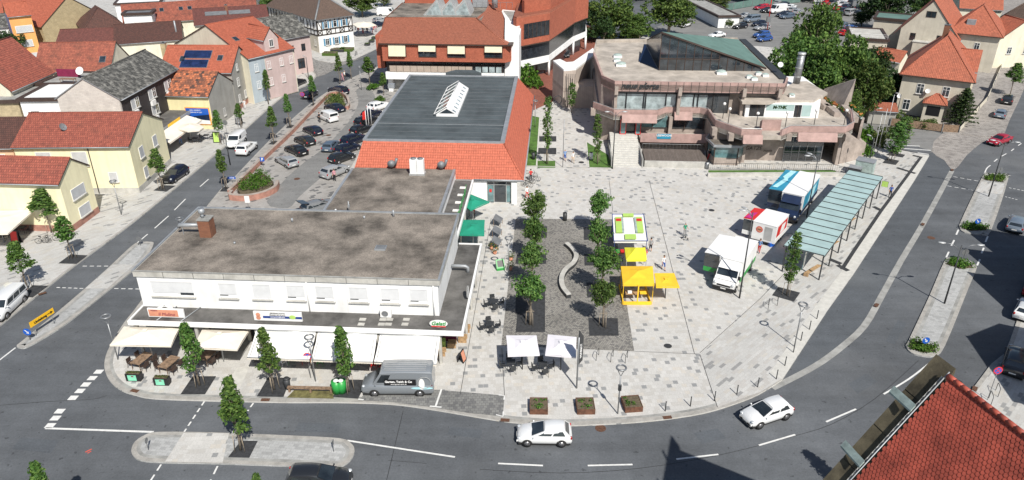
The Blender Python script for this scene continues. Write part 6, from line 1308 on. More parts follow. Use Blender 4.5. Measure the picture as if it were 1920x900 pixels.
for u, v, tp, wd, lb in ((97, 438, 359, 42, 'street tree before the nearest yellow house, by the cafe umbrella'), (137, 486, 410, 34, 'street tree in the dark pit left of the crossing'), (53, 543, 456, 36, 'street tree beside the white van at the left edge'),
                         (305, 357, 278, 28, 'street tree beside the dark car and yellow house'), (424, 356, 277, 20, 'slim street tree on the near side, opposite the white van'), (514, 270, 203, 20, 'street tree opposite the white cars by the parking wall'),
                         (544, 239, 177, 16, 'street tree by the parking wall above the white cars'), (415, 271, 206, 20, 'street tree beside the blue billboard'), (452, 240, 193, 17, 'street tree by the grey gable and advertising column'),
                         (504, 197, 133, 16, 'street tree before the pink house'), (553, 129, 71, 20, 'street tree in the side street mouth'), (588, 198, 143, 16, 'street tree beside the curved planter wall'),
                         (638, 159, 104, 15, 'street tree left of the two by the town street bend'), (659, 149, 97, 14, 'street tree before the timbered house shrubs'), (694, 160, 108, 26, 'bushy street tree left of the office building'),
                         (720, 180, 136, 16, 'tree hard against the office building corner'), (1893, 180, 118, 30, 'street tree on the villa pavement behind the parked cars')):
    tree('street', (u, v), tp, lb, wd, g if u < 1000 else None, stakes=v > 230)
p_ = G(1513, 851) + Vector((.383, -.924, 0)) * 5.4; tree('column', PX(p_.x, p_.y, 0), None, 'street tree almost hidden below the frame beside the corner building', h=6.0)
tree('conifer', (1798, 234), 168, 'dark conifer in front of the near villa', 52, None, 'conifer')
gb = 'old trees behind the buildings'
for u, v, tp, wd, kd, lb in ((1150, 75, -12, 105, 'big', 'big leafy tree behind the cinema, left of its neighbour'), (1252, 72, -18, 115, 'big', 'big leafy tree directly behind the glazed wedge'), (1512, 150, 2, 92, 'big', 'tallest green tree in the middle of the rear car park'),
                             (1488, 190, 52, 110, 'big', 'broad tree behind the steel chimney'), (1560, 205, 62, 120, 'big', 'broad tree right of the steel chimney'), (1612, 225, 108, 90, 'olive', 'olive tinged tree at the right end of the grove'), (1540, 215, 110, 100, 'big', 'low spreading tree at the front of the grove'),
                             (1655, 200, 130, 70, 'dark', 'dark tree beside the near villa'), (1625, 175, 80, 70, 'dark', 'dark tree below the planted roof terrace'), (1590, 235, 165, 60, 'big', 'low green tree behind the pink planters'), (1690, 190, 140, 50, 'dark', 'dark tree tight against the near villa wall'), (1365, 52, 33, 22, 'olive', 'small rusty tree alone in the rear car park'),
                             (522, 45, -12, 60, 'big', 'green tree at the top beside the parked white cars'), (680, 32, -22, 70, 'big', 'tree behind the timbered house'), (720, 12, -20, 40, 'olive', 'olive tree behind the white van at the top'),
                             (90, 92, 48, 50, 'dark', 'dark tree between the orange and sandy houses'), (20, 115, 58, 70, 'dark', 'dark tree above the patched roof at the left edge'), (4, 30, -10, 30, 'big', 'tree in the top left corner'),
                             (1655, 60, -25, 90, 'dark', 'dark tree left of the big villa'), (1720, 40, -30, 60, 'big', 'green tree behind the big villa'), (1846, 32, -8, 40, 'big', 'green tree behind the villa dormer'), (1615, 50, 22, 36, 'dark', 'dark low tree by the car park edge'),
                             (1320, 18, -12, 90, 'olive', 'yellowish tree at the top beyond the garage'), (1410, 4, -22, 80, 'big', 'green tree beyond the green fence'), (1108, 50, 0, 40, 'dark', 'dark tree beside the rounded office wing'),
                             (1520, -2, -40, 110, 'big', 'tree row piece at the very top centre right'), (1200, -6, -40, 110, 'big', 'tree at the top edge behind the big leafy pair'), (1198, 78, 25, 70, 'big', 'lower tree between the big leafy pair'), (1132, 82, 30, 60, 'dark', 'low dark tree behind the left end of the cinema roof'), (600, -2, -40, 90, 'big', 'tree at the top edge beyond the timbered roof')):
    tree(kd, (u, v), tp, lb, wd, gb)
gh = 'shrubs around the buildings'
for u, v, hh, wd, kd, lb in ((985, 156, 4.0, 62, 'bush', 'large green shrub right of the hall roof'), (966, 142, 3.4, 44, 'bush', 'green shrub against the white stair tower'), (1004, 165, 2.2, 36, 'bush', 'flowering shrub at the red court edge'),
                             (1102, 72, 3.0, 40, 'bush', 'dark shrub beside the white columns'), (1140, 78, 2.6, 50, 'hedge', 'hedge piece behind the cinema roof'), (1180, 76, 2.6, 50, 'hedge', 'hedge piece left of the glazed wedge'),
                             (1622, 268, 3.0, 42, 'bush', 'bright shrub at the right foot of the cinema'), (1614, 292, 2.6, 44, 'bush', 'bright shrub in front of its neighbour by the cinema'), (1645, 276, 2.2, 34, 'hedge', 'olive shrub around the flagpoles'), (1660, 258, 1.8, 30, 'hedge', 'shrub behind the flagpoles'),
                             (1640, 222, 2.2, 30, 'bush', 'shrub beside the pink planters'), (1670, 226, 1.5, 50, 'hedge', 'hedge in front of the garden shed'), (1712, 236, 1.3, 50, 'hedge', 'reddish hedge before the near villa'), (1738, 240, 1.2, 40, 'hedge', 'hedge at the villa corner'),
                             (1600, 190, 3.5, 40, 'bush', 'shrub below the grove'), (1632, 178, 3.0, 40, 'bush', 'shrub left of the dark garden tree'), (1618, 120, 3.2, 40, 'bush', 'climbing shrub below the planted terrace'),
                             (700, 168, 1.2, 30, 'bush', 'low shrub under the bushy street tree'), (712, 192, 1.2, 26, 'bush', 'low shrub beside the office building'), (1880, 205, .8, 0, 'hedge', 'hedge')):
    if wd: tree(kd, (u, v), None, lb, wd, gh, 'shrub', h=hh)
# planted ends of the traffic islands
for lb, pts in (('planted bed at the near tip of the right traffic islands', [(1704, 655), (1730, 664), (1748, 662), (1756, 652), (1706, 640)]), ('planted bed at the far end of the nearer right island', [(1772, 497), (1784, 489), (1812, 494), (1824, 504), (1800, 506)]),
                ('planted bed at the near end of the farther island', [(1803, 430), (1820, 435), (1848, 433), (1852, 428), (1812, 420)]), ('planted bed at the far end of the farther island', [(1843, 338), (1855, 331), (1884, 334), (1880, 343), (1850, 340)])):
    P_ = ccw(gp(pts)); m = M('soil'); m.prism(P_, .1, .17); t = thing('flower_bed', lb, 'flower bed', tuple(P_[0].xy) + (0,), 0, 'planted ends of the traffic islands')
    m.v = [(a - P_[0].x, b_ - P_[0].y, c) for a, b_, c in m.v]; m.build('soil', t)
    lf = M('leaf_bright'); rr = random.Random(len(lb)); cx = sum(p.x for p in P_) / len(P_); cy = sum(p.y for p in P_) / len(P_)
    for _ in range(38):
        i = rr.randrange(len(P_)); j = (i + 1) % len(P_); a, b_ = rr.random(), rr.random() ** .5
        x = cx + (P_[i].x * a + P_[j].x * (1 - a) - cx) * b_; y = cy + (P_[i].y * a + P_[j].y * (1 - a) - cy) * b_
        leafquads(lf, (x - P_[0].x, y - P_[0].y, .4), (.45, .45, .3), 24, .2, rr)
    lf.build('foliage', t, uv=False)

# ------------------------------------------------------------------ vehicles
# one car: side profile stations (x from rear 0 to front 1), z in metres
CARS = {'hatch': dict(L=4.1, W=1.76, H=1.48, belt=.93, hood=.98, nose=.72, tail=.9, base=(.02, .76), roof=(.13, .50)),
        'suv': dict(L=4.45, W=1.84, H=1.66, belt=1.05, hood=1.1, nose=.85, tail=1.0, base=(.02, .76), roof=(.11, .53)),
        'estate': dict(L=4.6, W=1.8, H=1.48, belt=.93, hood=.96, nose=.7, tail=.9, base=(.01, .74), roof=(.08, .51)),
        'sedan': dict(L=4.5, W=1.78, H=1.44, belt=.93, hood=.96, nose=.7, tail=.98, base=(.12, .72), roof=(.25, .53)),
        'minivan': dict(L=4.9, W=1.92, H=1.9, belt=1.15, hood=1.15, nose=.85, tail=1.1, base=(.005, .80), roof=(.02, .66)),
        'panel': dict(L=4.4, W=1.82, H=1.85, belt=1.1, hood=1.15, nose=.82, tail=1.1, base=(.0, .76), roof=(.015, .62)),
        'van': dict(L=5.9, W=2.0, H=2.45, belt=1.25, hood=1.35, nose=.95, tail=1.3, base=(.0, .83), roof=(.01, .72))}
CM = {}
def car_parts(kind, detail):
    if (kind, detail) in CM: return CM[(kind, detail)]
    c = CARS[kind]; Lc, Wc, Hc = c['L'], c['W'], c['H']; out = []
    X = lambda f: (f - .5) * Lc
    m = M('car_paint'); st = [(0.0, c['tail'] - .12, .84), (.015, c['tail'] - .02, .92), (.06, c['belt'] + .01, .97), (.2, c['belt'] + .02, 1.0), (.45, c['belt'], 1.0), (.68, c['belt'] + .01, 1.0), (c['base'][1] + .02, c['hood'], .985), (.9, (c['hood'] + c['nose']) / 2 + .05, .95), (.965, c['nose'] + .03, .88), (.99, c['nose'] - .1, .8), (1.0, c['nose'] - .28, .74)]
    n = 9; vs = []
    for f, zt, wf in st:
        w2 = Wc / 2 * wf; e = .12 if (f < .01 or f > .985) else 0; z0 = .30 + e
        row = [(w2 * .90, z0), (w2 * .985, z0 + .12), (w2 * 1.0, zt * .62), (w2 * .955, zt - .10), (w2 * .80, zt - .015)]
        row = row + [(0, zt + .02)] + [(-y, z) for y, z in row[::-1]]
        vs += [(X(f), y, z) for y, z in row]
    k = 11; m.smooth = True
    fs = [(i * k + j, i * k + j + 1, (i + 1) * k + j + 1, (i + 1) * k + j) for i in range(len(st) - 1) for j in range(k - 1)]
    fs += [tuple(range(k))[::-1], tuple((len(st) - 1) * k + j for j in range(k))]; m.add(vs, fs); m.smooth = False
    # cabin: painted roof and pillars
    b0, b1 = X(c['base'][0]), X(c['base'][1]); r0, r1 = X(c['roof'][0]), X(c['roof'][1]); zb = c['belt'] - .03; zr = Hc
    tall = kind in ('van', 'minivan', 'panel'); wb = Wc / 2 * (.985 if tall else .94); wt = Wc / 2 * (.90 if tall else .72); N5 = 6
    if tall: zb += .02
    lo = [b0, wb, zb]; arch = lambda u: .05 * (2 * u - 1) ** 2 + (.05 * max(0, 2 * u - 1) ** 3)
    Pq = [(b0, -wb), (b1, -wb * .97), (b1, wb * .97), (b0, wb)]; P = [(x, y, zb) for x, y in Pq]
    Q = [(x, y, zr - .08 - arch(u)) for x, y, u in ((r0, -wt, 0), (r1, -wt, 1), (r1, wt, 1), (r0, wt, 0))]
    vs = []
    for i in range(N5 + 1):
        u = i / N5; xl = b0 + (b1 - b0) * u; xh = r0 + (r1 - r0) * u; z = zr - .08 - arch(u); z2 = zr - arch(u) * .8; k2 = .93 if tall else .82; wl = wb * (1 - .03 * u)
        xi = xh + ((r0 + r1) / 2 - xh) * .06
        vs += [(xl, -wl, zb), (xh, -wt, z), (xi, -wt * k2, z2), (xi, 0, z2 + .02), (xi, wt * k2, z2), (xh, wt, z), (xl, wl, zb)]
    m.smooth = False
    m.add(vs, [(i * 7 + j, (i + 1) * 7 + j, (i + 1) * 7 + j + 1, i * 7 + j + 1) for i in range(N5) for j in (0, 5)] + [tuple(range(7)), tuple(N5 * 7 + j for j in range(6, -1, -1))])
    m.smooth = True; m.add(vs, [(i * 7 + j, (i + 1) * 7 + j, (i + 1) * 7 + j + 1, i * 7 + j + 1) for i in range(N5) for j in range(1, 5)])
    m.smooth = False; m.mat('rubber'); m.box(X(.03), X(.97), -Wc * .45, Wc * .45, .18, .34); out.append(('body', m))
    # glass panes sit a centimetre proud of the cabin
    Pv = [Vector(p) for p in P]; Qv = [Vector(q) for q in Q]
    def pane(a, b_, c_, d, u0, u1, v0, v1):      # bilinear patch a,b bottom; d,c top
        f = lambda u, v: a.lerp(b_, u).lerp(d.lerp(c_, u), v)
        pts = [f(u0, v0), f(u1, v0), f(u1, v1), f(u0, v1)]; nn = (pts[1] - pts[0]).cross(pts[3] - pts[0]).normalized() * .015
        return [p + nn for p in pts]
    gl = 'glass_car'
    out.append(('windshield', M(gl).poly(pane(Pv[1], Pv[2], Qv[2], Qv[1], .05, .95, .12, .97))))
    if kind not in ('van',): out.append(('rear_window', M(gl).poly(pane(Pv[3], Pv[0], Qv[0], Qv[3], .08, .92, .3, .93))))
    seg = {'hatch': ((.12, .47), (.51, .88)), 'suv': ((.1, .32), (.35, .6), (.63, .9)), 'estate': ((.06, .28), (.31, .57), (.6, .9)), 'sedan': ((.1, .45), (.49, .9)), 'minivan': ((.05, .33), (.36, .63), (.66, .93)), 'panel': ((.68, .93),), 'van': ((.78, .95),)}[kind]
    for a, b_ in seg:
        out.append(('side_window', M(gl).poly(pane(Pv[0], Pv[1], Qv[1], Qv[0], a, b_, .2, .9)))); out.append(('side_window', M(gl).poly(pane(Pv[2], Pv[3], Qv[3], Qv[2], 1 - b_, 1 - a, .2, .9))))
    wr = .33 if Hc < 1.8 else .36
    for fx in (.19, .81):
        for s_ in (-1, 1):
            y = s_ * (Wc / 2 - .10); m = M('rubber'); m.tube([(X(fx), y - .1 * s_, wr), (X(fx), y + .115 * s_, wr)], wr, 16); rim = M('alloy'); rim.tube([(X(fx), y + .1 * s_, wr), (X(fx), y + .125 * s_, wr)], wr * .62, 12); rim.mat('rubber')
            for q in range(5): a = q * 1.257; rim.cbox((X(fx) + cos(a) * wr * .4, y + .128 * s_, wr + sin(a) * wr * .4), (.07, .012, .05))
            # dark arch above the tyre
            m.mat('rubber'); N_ = 12; ya = s_ * (Wc / 2 + .004); yb = s_ * (Wc / 2 * .9); R_ = wr + .06
            for q in range(N_): a0, a1 = pi * q / N_, pi * (q + 1) / N_; m.poly([(X(fx) + cos(a0) * R_, ya, wr + sin(a0) * R_), (X(fx) + cos(a1) * R_, ya, wr + sin(a1) * R_), (X(fx) + cos(a1) * wr * .95, ya - .01 * s_, wr + sin(a1) * wr * .95), (X(fx) + cos(a0) * wr * .95, ya - .01 * s_, wr + sin(a0) * wr * .95)][::s_])
            out.append(('wheel', m)); out.append(('>rim', rim))
    zn, zt_ = c['nose'], c['tail']
    for s_ in (-1, 1):
        m = M('lamp_clear'); m.ball((X(.955), s_ * Wc * .36, zn + .0), .17, 8, 6, (1.0, .95, .5)); out.append(('headlight', m))
        m = M('lamp_red'); m.ball((X(.018), s_ * Wc * .42, zt_ - .08), .13, 8, 6, (.6, .8, 1.3 if kind in ('hatch', 'suv', 'estate', 'minivan', 'panel', 'van') else .7)); out.append(('tail_light', m))
        m = M('car_paint'); m.ball((X(c['base'][1]) - .28, s_ * (Wc / 2 + .06), zb + .06), .11, 8, 6, (.6, .9, .7)); out.append(('mirror', m))
    m = M('plate'); m.box(X(1.0), X(1.0) + .02, -.26, .26, .42, .53); out.append(('number_plate', m)); m = M('plate'); m.box(X(0) - .02, X(0), -.26, .26, .55, .66); out.append(('number_plate', m))
    m = M('rubber'); m.box(X(.985), X(1.0) + .012, -Wc * .3, Wc * .3, .34, .5 if zn < .9 else .62); out.append(('grille', m))
    if not detail:                     # far away: one mesh
        big = M()
        for nme, q in out:
            o = len(big.v); big.v += q.v
            for f, i_, s_ in zip(q.f, q.mi, q.sm): big.mat(q.mats[i_]); big.f.append([x + o for x in f]); big.mi.append(big.cm); big.sm.append(s_)
        res = big.mesh('car', uv=False)
    else: res = [(nme, q.mesh(nme.strip('>'), uv=False)) for nme, q in out]
    CM[(kind, detail)] = res; return res
COL = dict(white=(.80, .81, .81), black=(.012, .013, .016), navy=(.009, .012, .028), blue=(.03, .09, .30), slate=(.09, .125, .17), grey=(.20, .21, .22), silver=(.34, .35, .36), red=(.50, .02, .02), crimson=(.36, .015, .035), dark=(.02, .022, .026), steel=(.16, .20, .25), skyblue=(.15, .30, .48), vangrey=(.22, .24, .26))
def car(kind, col, c, nose, label, group=None, detail=True, name=None):
    """c = pixel of the middle of the footprint, nose = pixel on the ground towards its front"""
    p, q = G(*c), G(*nose); th = math.atan2(q.y - p.y, q.x - p.x); cat = 'van' if kind in ('van', 'panel', 'minivan') else 'car'
    zz = 0.0
    nme = name or ('parked_car' if cat == 'car' else 'van')
    if detail:
        t = thing(nme, label, cat, (p.x, p.y, zz + .01), th, group)
        for n_, me in car_parts(kind, True):
            o = put(me, n_.strip('>'), o if n_[0] == '>' else t); o.color = (*COL[col], 1)
    else:
        t = put(car_parts(kind, False), nme, None, (p.x, p.y, .02), th); t.color = (*COL[col], 1); tag(t, label, cat, group)
    return t
car('hatch', 'white', (1020, 824), (955, 823), 'white three door car driving left on the foreground road', name='car')
car('hatch', 'white', (1435, 784), (1396, 797), 'small white car driving round the bend at the right', name='car')
car('suv', 'dark', (600, 912), (668, 912), 'dark car cut by the bottom edge, with a large glass roof', name='car')
t = car('van', 'vangrey', (748, 731), (675, 731), 'grey delivery van with sea themed lettering parked before the awnings')
m = M('black_paint'); m.box(-1.6, .95, 1.0, 1.012, 1.22, 1.8); m.build('side_panel', t); text('Garten, Teich & Co', .27, 'white_paint', t, (-.2, 1.02, 1.58), (R(90), 0, R(180)), bold=.01); text('www.garten-teich.de', .15, 'white_paint', t, (-.2, 1.02, 1.34), (R(90), 0, R(180)))
m = M('white_paint'); m.disc((-2.05, 1.022, 1.35), .24, (0, 1, 0), 18, .55); m.mat('pale_cyan'); m.disc((-2.05, 1.018, .95), .9, (0, 1, 0), 18, .12); m.mat('steel_pale').ring((-2.25, 1.03, 1.5), .55, .03, 18, (0, 1, 0), 4); m.build('sea_picture', t)
m = M('steel_pale'); [m.box(-2.4, 1.0, y - .03, y + .03, 2.46, 2.475) for y in (-.6, -.35, -.1, .15, .4, .65)]; m.build('roof_rib', t)
car('minivan', 'white', (14, 583), (-30, 625), 'white passenger van at the left edge beside the dark tree pit')
car('suv', 'navy', (330, 336), (306, 352), 'dark car parked on the pavement beside the yellow house')
car('panel', 'white', (444, 272), (427, 287), 'white van coming down the left street')
car('suv', 'white', (464, 285), (482, 270), 'white estate car driving up the left street beside the van', name='car')
car('hatch', 'dark', (559, 160), (574, 153), 'black hatchback parked beside the rusty planter'); car('hatch', 'navy', (582, 182), (598, 171), 'dark car on the upper street behind the slim tree', name='car'); car('suv', 'navy', (635, 176), (616, 171), 'dark blue hatchback turning above the curved planter', name='car')
G2 = 'cars parked along the pink wall'
car('sedan', 'navy', (628, 208), (607, 201), 'dark saloon farthest along the pink wall, behind the small white van', G2); car('panel', 'white', (615, 226), (597, 218), 'small white van being loaded in the car park', G2)
car('hatch', 'navy', (587, 251), (568, 242), 'dark blue hatchback next to the white van in the car park', G2); car('hatch', 'dark', (572, 270), (552, 261), 'black hatchback second from the white van in the car park', G2); car('sedan', 'black', (556, 288), (534, 278), 'black saloon beside the silver estate in the car park', G2)
car('estate', 'silver', (538, 309), (517, 297), 'silver grey estate nearest in the row along the pink wall', G2); car('hatch', 'slate', (621, 280), (636, 264), 'slate blue hatchback driving down the middle of the car park', None, name='car')
G3 = 'cars parked beside the hall'
car('suv', 'silver', (629, 329), (652, 319), 'silver off-roader parked nearest beside the hall', G3)
for i, (k, cl, u, v, lb) in enumerate((('hatch', 'dark', 642, 302, 'dark car behind the silver off-roader'), ('hatch', 'navy', 653, 285, 'dark blue car third from the near end beside the hall'), ('suv', 'navy', 665, 269, 'dark blue car in the middle of the row beside the hall'), ('hatch', 'black', 679, 249, 'black car before the flagpoles'),
                                       ('suv', 'black', 688, 234, 'black car by the red flag beside the hall'), ('hatch', 'navy', 698, 220, 'dark blue car second from the far end beside the hall'), ('suv', 'white', 710, 206, 'white car at the far end of the row beside the hall'))):
    car(k, cl, (u, v), (u + 22, v - 8), lb, G3)
t = car('estate', 'grey', (600, 394), (630, 384), 'grey estate with its tailgate open behind the gravel roof'); m = M('car_paint'); m.cbox((-2.2, 0, 1.75), (1.0, 1.5, .08), 0, (0, .25)); o = m.build('open_tailgate', t); o.color = (*COL['navy'], 1)
car('minivan', 'white', (518, 34), (506, 30), 'white people carrier parked in the side street at the top'); car('hatch', 'white', (526, 40), (512, 37), 'white car beside the people carrier at the top'); car('hatch', 'blue', (543, 44), (533, 38), 'blue car beside the timbered house'); car('hatch', 'white', (515, 72), (508, 62), 'white car coming along the side street', name='car')
car('van', 'white', (727, 30), (741, 30), 'white van behind the timbered house', None); car('estate', 'silver', (715, 42), (728, 40), 'silver car behind the beer garden parasol'); car('hatch', 'navy', (712, 50), (724, 48), 'dark car closest to the beer garden parasol')
car('hatch', 'dark', (1062, 106), (1058, 112), 'dark car with open bonnet on the red court'); car('hatch', 'skyblue', (1003, 130), (996, 126), 'pale blue car half behind the shrubs of the red court')
G4 = 'cars on the right hand street'
car('suv', 'black', (1887, 193), (1893, 176), 'black car parked on the villa pavement, farther of two', G4); car('hatch', 'steel', (1874, 219), (1882, 202), 'silver blue car parked on the villa pavement, nearer of two', G4)
car('sedan', 'crimson', (1872, 269), (1852, 275), 'crimson car turning towards the square at the right', name='car'); car('estate', 'steel', (1903, 427), (1912, 402), 'grey blue estate driving away at the right edge', name='car')
car('suv', 'dark', (1901, 688), (1912, 652), 'dark car in the shade of the right edge', G4); car('hatch', 'white', (1921, 590), (1932, 566), 'white car cut by the right edge in the shade', G4); car('hatch', 'crimson', (1937, 548), (1946, 526), 'red car at the right edge above the white one', G4)
# rear car park: small and far, each its own object
G5 = 'cars in the rear car park'
def Q5(x, y): return (1300 + x / 5.625, y / 5.625)
far = [('hatch', 'white', (1284, 50), 1, 'white car standing alone left of the garage'), ('hatch', 'black', Q5(490, 300), -1, 'black hatchback alone in front of the garage'), ('minivan', 'steel', Q5(612, 232), -1, 'grey people carrier beside the garage'), ('sedan', 'silver', Q5(532, 190), -1, 'silver car half behind the garage'),
       ('hatch', 'navy', Q5(690, 275), -1, 'navy car beside the red mast'), ('estate', 'silver', Q5(720, 315), -1, 'silver estate below the navy car near the red mast'), ('sedan', 'white', Q5(245, 395), -1, 'white car just above the green roof'), ('suv', 'blue', Q5(715, 395), -1, 'blue car with white roof at the tree edge'), ('hatch', 'blue', Q5(745, 435), -1, 'blue car half under the big tree'),
       ('hatch', 'crimson', Q5(700, 100), -1, 'crimson car at the green fence'), ('hatch', 'red', Q5(735, 95), -1, 'red car beside the white van at the fence'), ('hatch', 'dark', Q5(770, 130), -1, 'dark car left of the white van'), ('van', 'white', Q5(880, 135), -1, 'white van in the rear car park'),
       ('hatch', 'silver', Q5(900, 55), 1, 'silver car behind the white van'), ('hatch', 'navy', Q5(965, 65), 1, 'dark car beyond the white van roof'), ('hatch', 'white', Q5(1035, 95), 1, 'white car right of the white van'), ('estate', 'silver', Q5(1055, 125), 1, 'silver estate right of the white van'), ('hatch', 'navy', Q5(940, 175), -1, 'navy car below the white van'), ('estate', 'slate', Q5(985, 195), -1, 'slate estate half behind the tall tree'), ('hatch', 'silver', Q5(1100, 150), 1, 'silver car at the tall tree left side'),
       ('hatch', 'blue', Q5(1385, 12), 1, 'blue car at the top of the far rows'), ('hatch', 'white', Q5(1320, 35), 1, 'white car first in the top row'), ('hatch', 'silver', Q5(1330, 62), 1, 'silver car beside the tall tree top'), ('hatch', 'red', Q5(1440, 30), 1, 'red car in the top row'), ('hatch', 'red', Q5(1395, 62), 1, 'red car second row left'), ('hatch', 'black', Q5(1475, 45), 1, 'black car between the red and white ones'), ('estate', 'white', Q5(1540, 35), 1, 'white estate in the top row'), ('hatch', 'silver', Q5(1585, 62), 1, 'silver hatchback in the second row'),
       ('hatch', 'dark', Q5(1530, 12), 1, 'dark car at the upper frame edge'), ('suv', 'white', Q5(1500, 85), 1, 'white car in the third row'), ('hatch', 'red', Q5(1530, 112), 1, 'bright red car in the third row'), ('hatch', 'white', Q5(1470, 100), 1, 'white car left of the bright red one'), ('sedan', 'navy', Q5(1610, 92), 1, 'navy saloon in the third row'), ('sedan', 'black', Q5(1690, 80), 1, 'black saloon beside the lamp mast'), ('hatch', 'navy', Q5(1590, 130), 1, 'navy car behind the silver people carrier'), ('minivan', 'silver', Q5(1655, 160), 1, 'silver people carrier in front of the far rows'), ('suv', 'dark', Q5(1760, 110), 1, 'dark car at the right end of the third row'), ('hatch', 'dark', Q5(1740, 160), 1, 'dark car right of the silver people carrier'), ('hatch', 'black', Q5(1560, 165), 1, 'black car left of the silver people carrier'),
       ('hatch', 'navy', Q5(1490, 235), 1, 'navy car under the tree in the near row'), ('hatch', 'skyblue', Q5(1530, 265), 1, 'pale blue car in the near row'), ('estate', 'steel', Q5(1600, 290), 1, 'grey blue estate in the near row'), ('hatch', 'blue', Q5(1660, 320), 1, 'bright blue car at the near row end'), ('hatch', 'red', Q5(1590, 370), 1, 'red car nearest the grove'), ('hatch', 'white', Q5(1640, 30), 1, 'white car at the upper right of the car park'), ('suv', 'dark', Q5(1680, 45), 1, 'dark off-roader at the upper right of the car park')]
for k, cl, (u, v), s_, lb in far: car(k, cl, (u, v), (u + (8 * s_), v + (-2.2 if s_ > 0 else 1.0)), lb, G5, detail=False)
# ------------------------------------------------------------------ lamps, signs, bollards
RL = 'ring lamps around the square'
def ring_lamp(p, label, h=4.42, sign=False, pack=False):
    t = thing('street_lamp', label, 'street lamp', (p.x, p.y, .12), 0, RL)
    m = M('steel'); m.tube([(0, 0, 0), (0, 0, h - .75)], .055, 8); m.build('pole', t)
    m = M('steel'); [m.tube([(0, 0, h - .8), (.32 * s_, 0, h - .05)], .03, 5) for s_ in (-1, 1)]; m.build('fork', t)
    m = M('steel'); m.ring((0, 0, h), .36, .075, 24); m.build('lamp_ring', t)
    if pack: m = M('anthracite'); m.box(-.12, .12, -.1, .1, 2.3, 2.8); m.build('control_box', t)
    return t
ring_lamp(G(222, 676), 'ring lamp at the rounded pavement corner left of the pizzeria'); ring_lamp(G(592, 717), 'ring lamp with a no stopping sign before the awnings', pack=False); ring_lamp(G(1158, 778), 'ring lamp between the rusty planters', pack=True)
ring_lamp(G(1489, 652), 'ring lamp by the bollards at the bus bay'); ring_lamp(G(954, 519), 'ring lamp beside the left tree row'); ring_lamp(G(228, 404), 'ring lamp before the driveway between the yellow houses'); ring_lamp(G(337, 412, 4.42) * 1, 'ring lamp half hidden behind the gravel roof chimney')
ring_lamp(G(1003, 240), 'ring lamp on the lawn strip beside the hall'); ring_lamp(G(552, 100), 'ring lamp in the side street mouth'); ring_lamp(G(678, 170), 'ring lamp left of the office building')
def mast(base, top, label, heads, h=None, kind='arm'):
    p = G(*base); hh = h or UPZ(p, top); t = thing('lamp_mast', label, 'street lamp', (p.x, p.y, .1), 0, 'tall lamp masts')
    m = M('anthracite'); m.tube([(0, 0, 0), (0, 0, hh)], [.09, .05], 8); m.build('mast', t)
    for dx, dy in heads:
        m = M('steel'); d = Vector((dx, dy, 0)); m.tube([(0, 0, hh - .5), d * .5 + Vector((0, 0, hh + .05)), d * .9 + Vector((0, 0, hh + .1))], .035, 6); m.build('lamp_arm', t)
        m = M('steel_pale'); a = math.atan2(dy, dx); q = d + Vector((0, 0, hh + .1)); c, s_ = cos(a), sin(a)
        m.ball((0, 0, 0), .38, 10, 6, (1, .45, .22)); m.v = [(q.x + x * c - y * s_, q.y + x * s_ + y * c, q.z + z) for x, y, z in m.v]; m.build('lamp_head', t)
    return t
mast((1770, 571), 462, 'double armed mast with a green band on the nearer traffic island', [(-1.7, .4), (1.7, -.1)]); mast((1853, 370), 268, 'double armed mast on the farther traffic island', [(-1.3, .5), (1.3, -.3)])
mast((1386, 561), 400, 'mast with two heads in front of the white market truck', [(-.9, .3), (-.6, .8)]); mast((1512, 409), 296, 'mast with two heads between the trucks and shelter', [(-1.2, .2), (-.7, .9)]); mast((1148, 318), 212, 'mast left of the cinema stairs', [(-1.2, 0), (1.2, 0)])
mast((1625, 324), 260, 'mast behind the grey utility boxes', [(-.4, .9)]); mast((1630, 249), 206, 'lamp with a bent arm by the side road', [(1.0, .2)]); mast((1677, 232), 178, 'lamp at the villa hedge', [(-.5, .3)]); mast((432, 310), 250, 'lamp beside the white van on the left street', [(-.8, .3)]); mast((579, 150), 108, 'lamp in the town street bend', [(-.6, .6)])
for i, (a, b) in enumerate((((1636, 296), 216), ((1644, 291), 206), ((1654, 277), 180))):
    p = G(*a); h = UPZ(p, b); t = thing('flagpole', ['left', 'middle', 'right'][i] + ' of the three bare flagpoles beside the shrubs', 'flagpole', (p.x, p.y, .1), 0, 'bare flagpoles'); m = M('steel_pale'); m.tube([(0, 0, 0), (0, 0, h)], [.06, .03], 7); m.build('pole', t); m = M('steel_pale'); m.ball((0, 0, h), .08, 8, 6); m.build('finial', t)
for i, (u, v, tp) in enumerate(((697, 236, 196), (692, 240, 203), (688, 245, 208))):
    p = G(u, v); t = thing('flagpole', ['farthest flagpole beside the hall', 'middle flagpole beside the hall', 'nearest flagpole beside the hall, its red flag hanging'][i], 'flagpole', (p.x, p.y, .1), 0, 'flagpoles beside the hall'); h = UPZ(p, tp); m = M('white_paint'); m.tube([(0, 0, 0), (0, 0, h)], .05, 6); m.build('pole', t)
    if i == 2: m = M('red_paint'); m.add([(0, 0, h), (-.5, 0, h - .4), (-.55, .06, h - 1.6), (0, .05, h - 1.5)], [(0, 1, 2, 3), (3, 2, 1, 0)]); m.build('flag', t)
p = G(1055, 315); t = thing('post', 'thin bare mast on the walkway right of the slim tree', 'post', (p.x, p.y, .1)); m = M('steel'); m.tube([(0, 0, 0), (0, 0, UPZ(p, 225))], .05, 6); m.build('pole', t)
BO = 'slim steel bollards along the kerb'
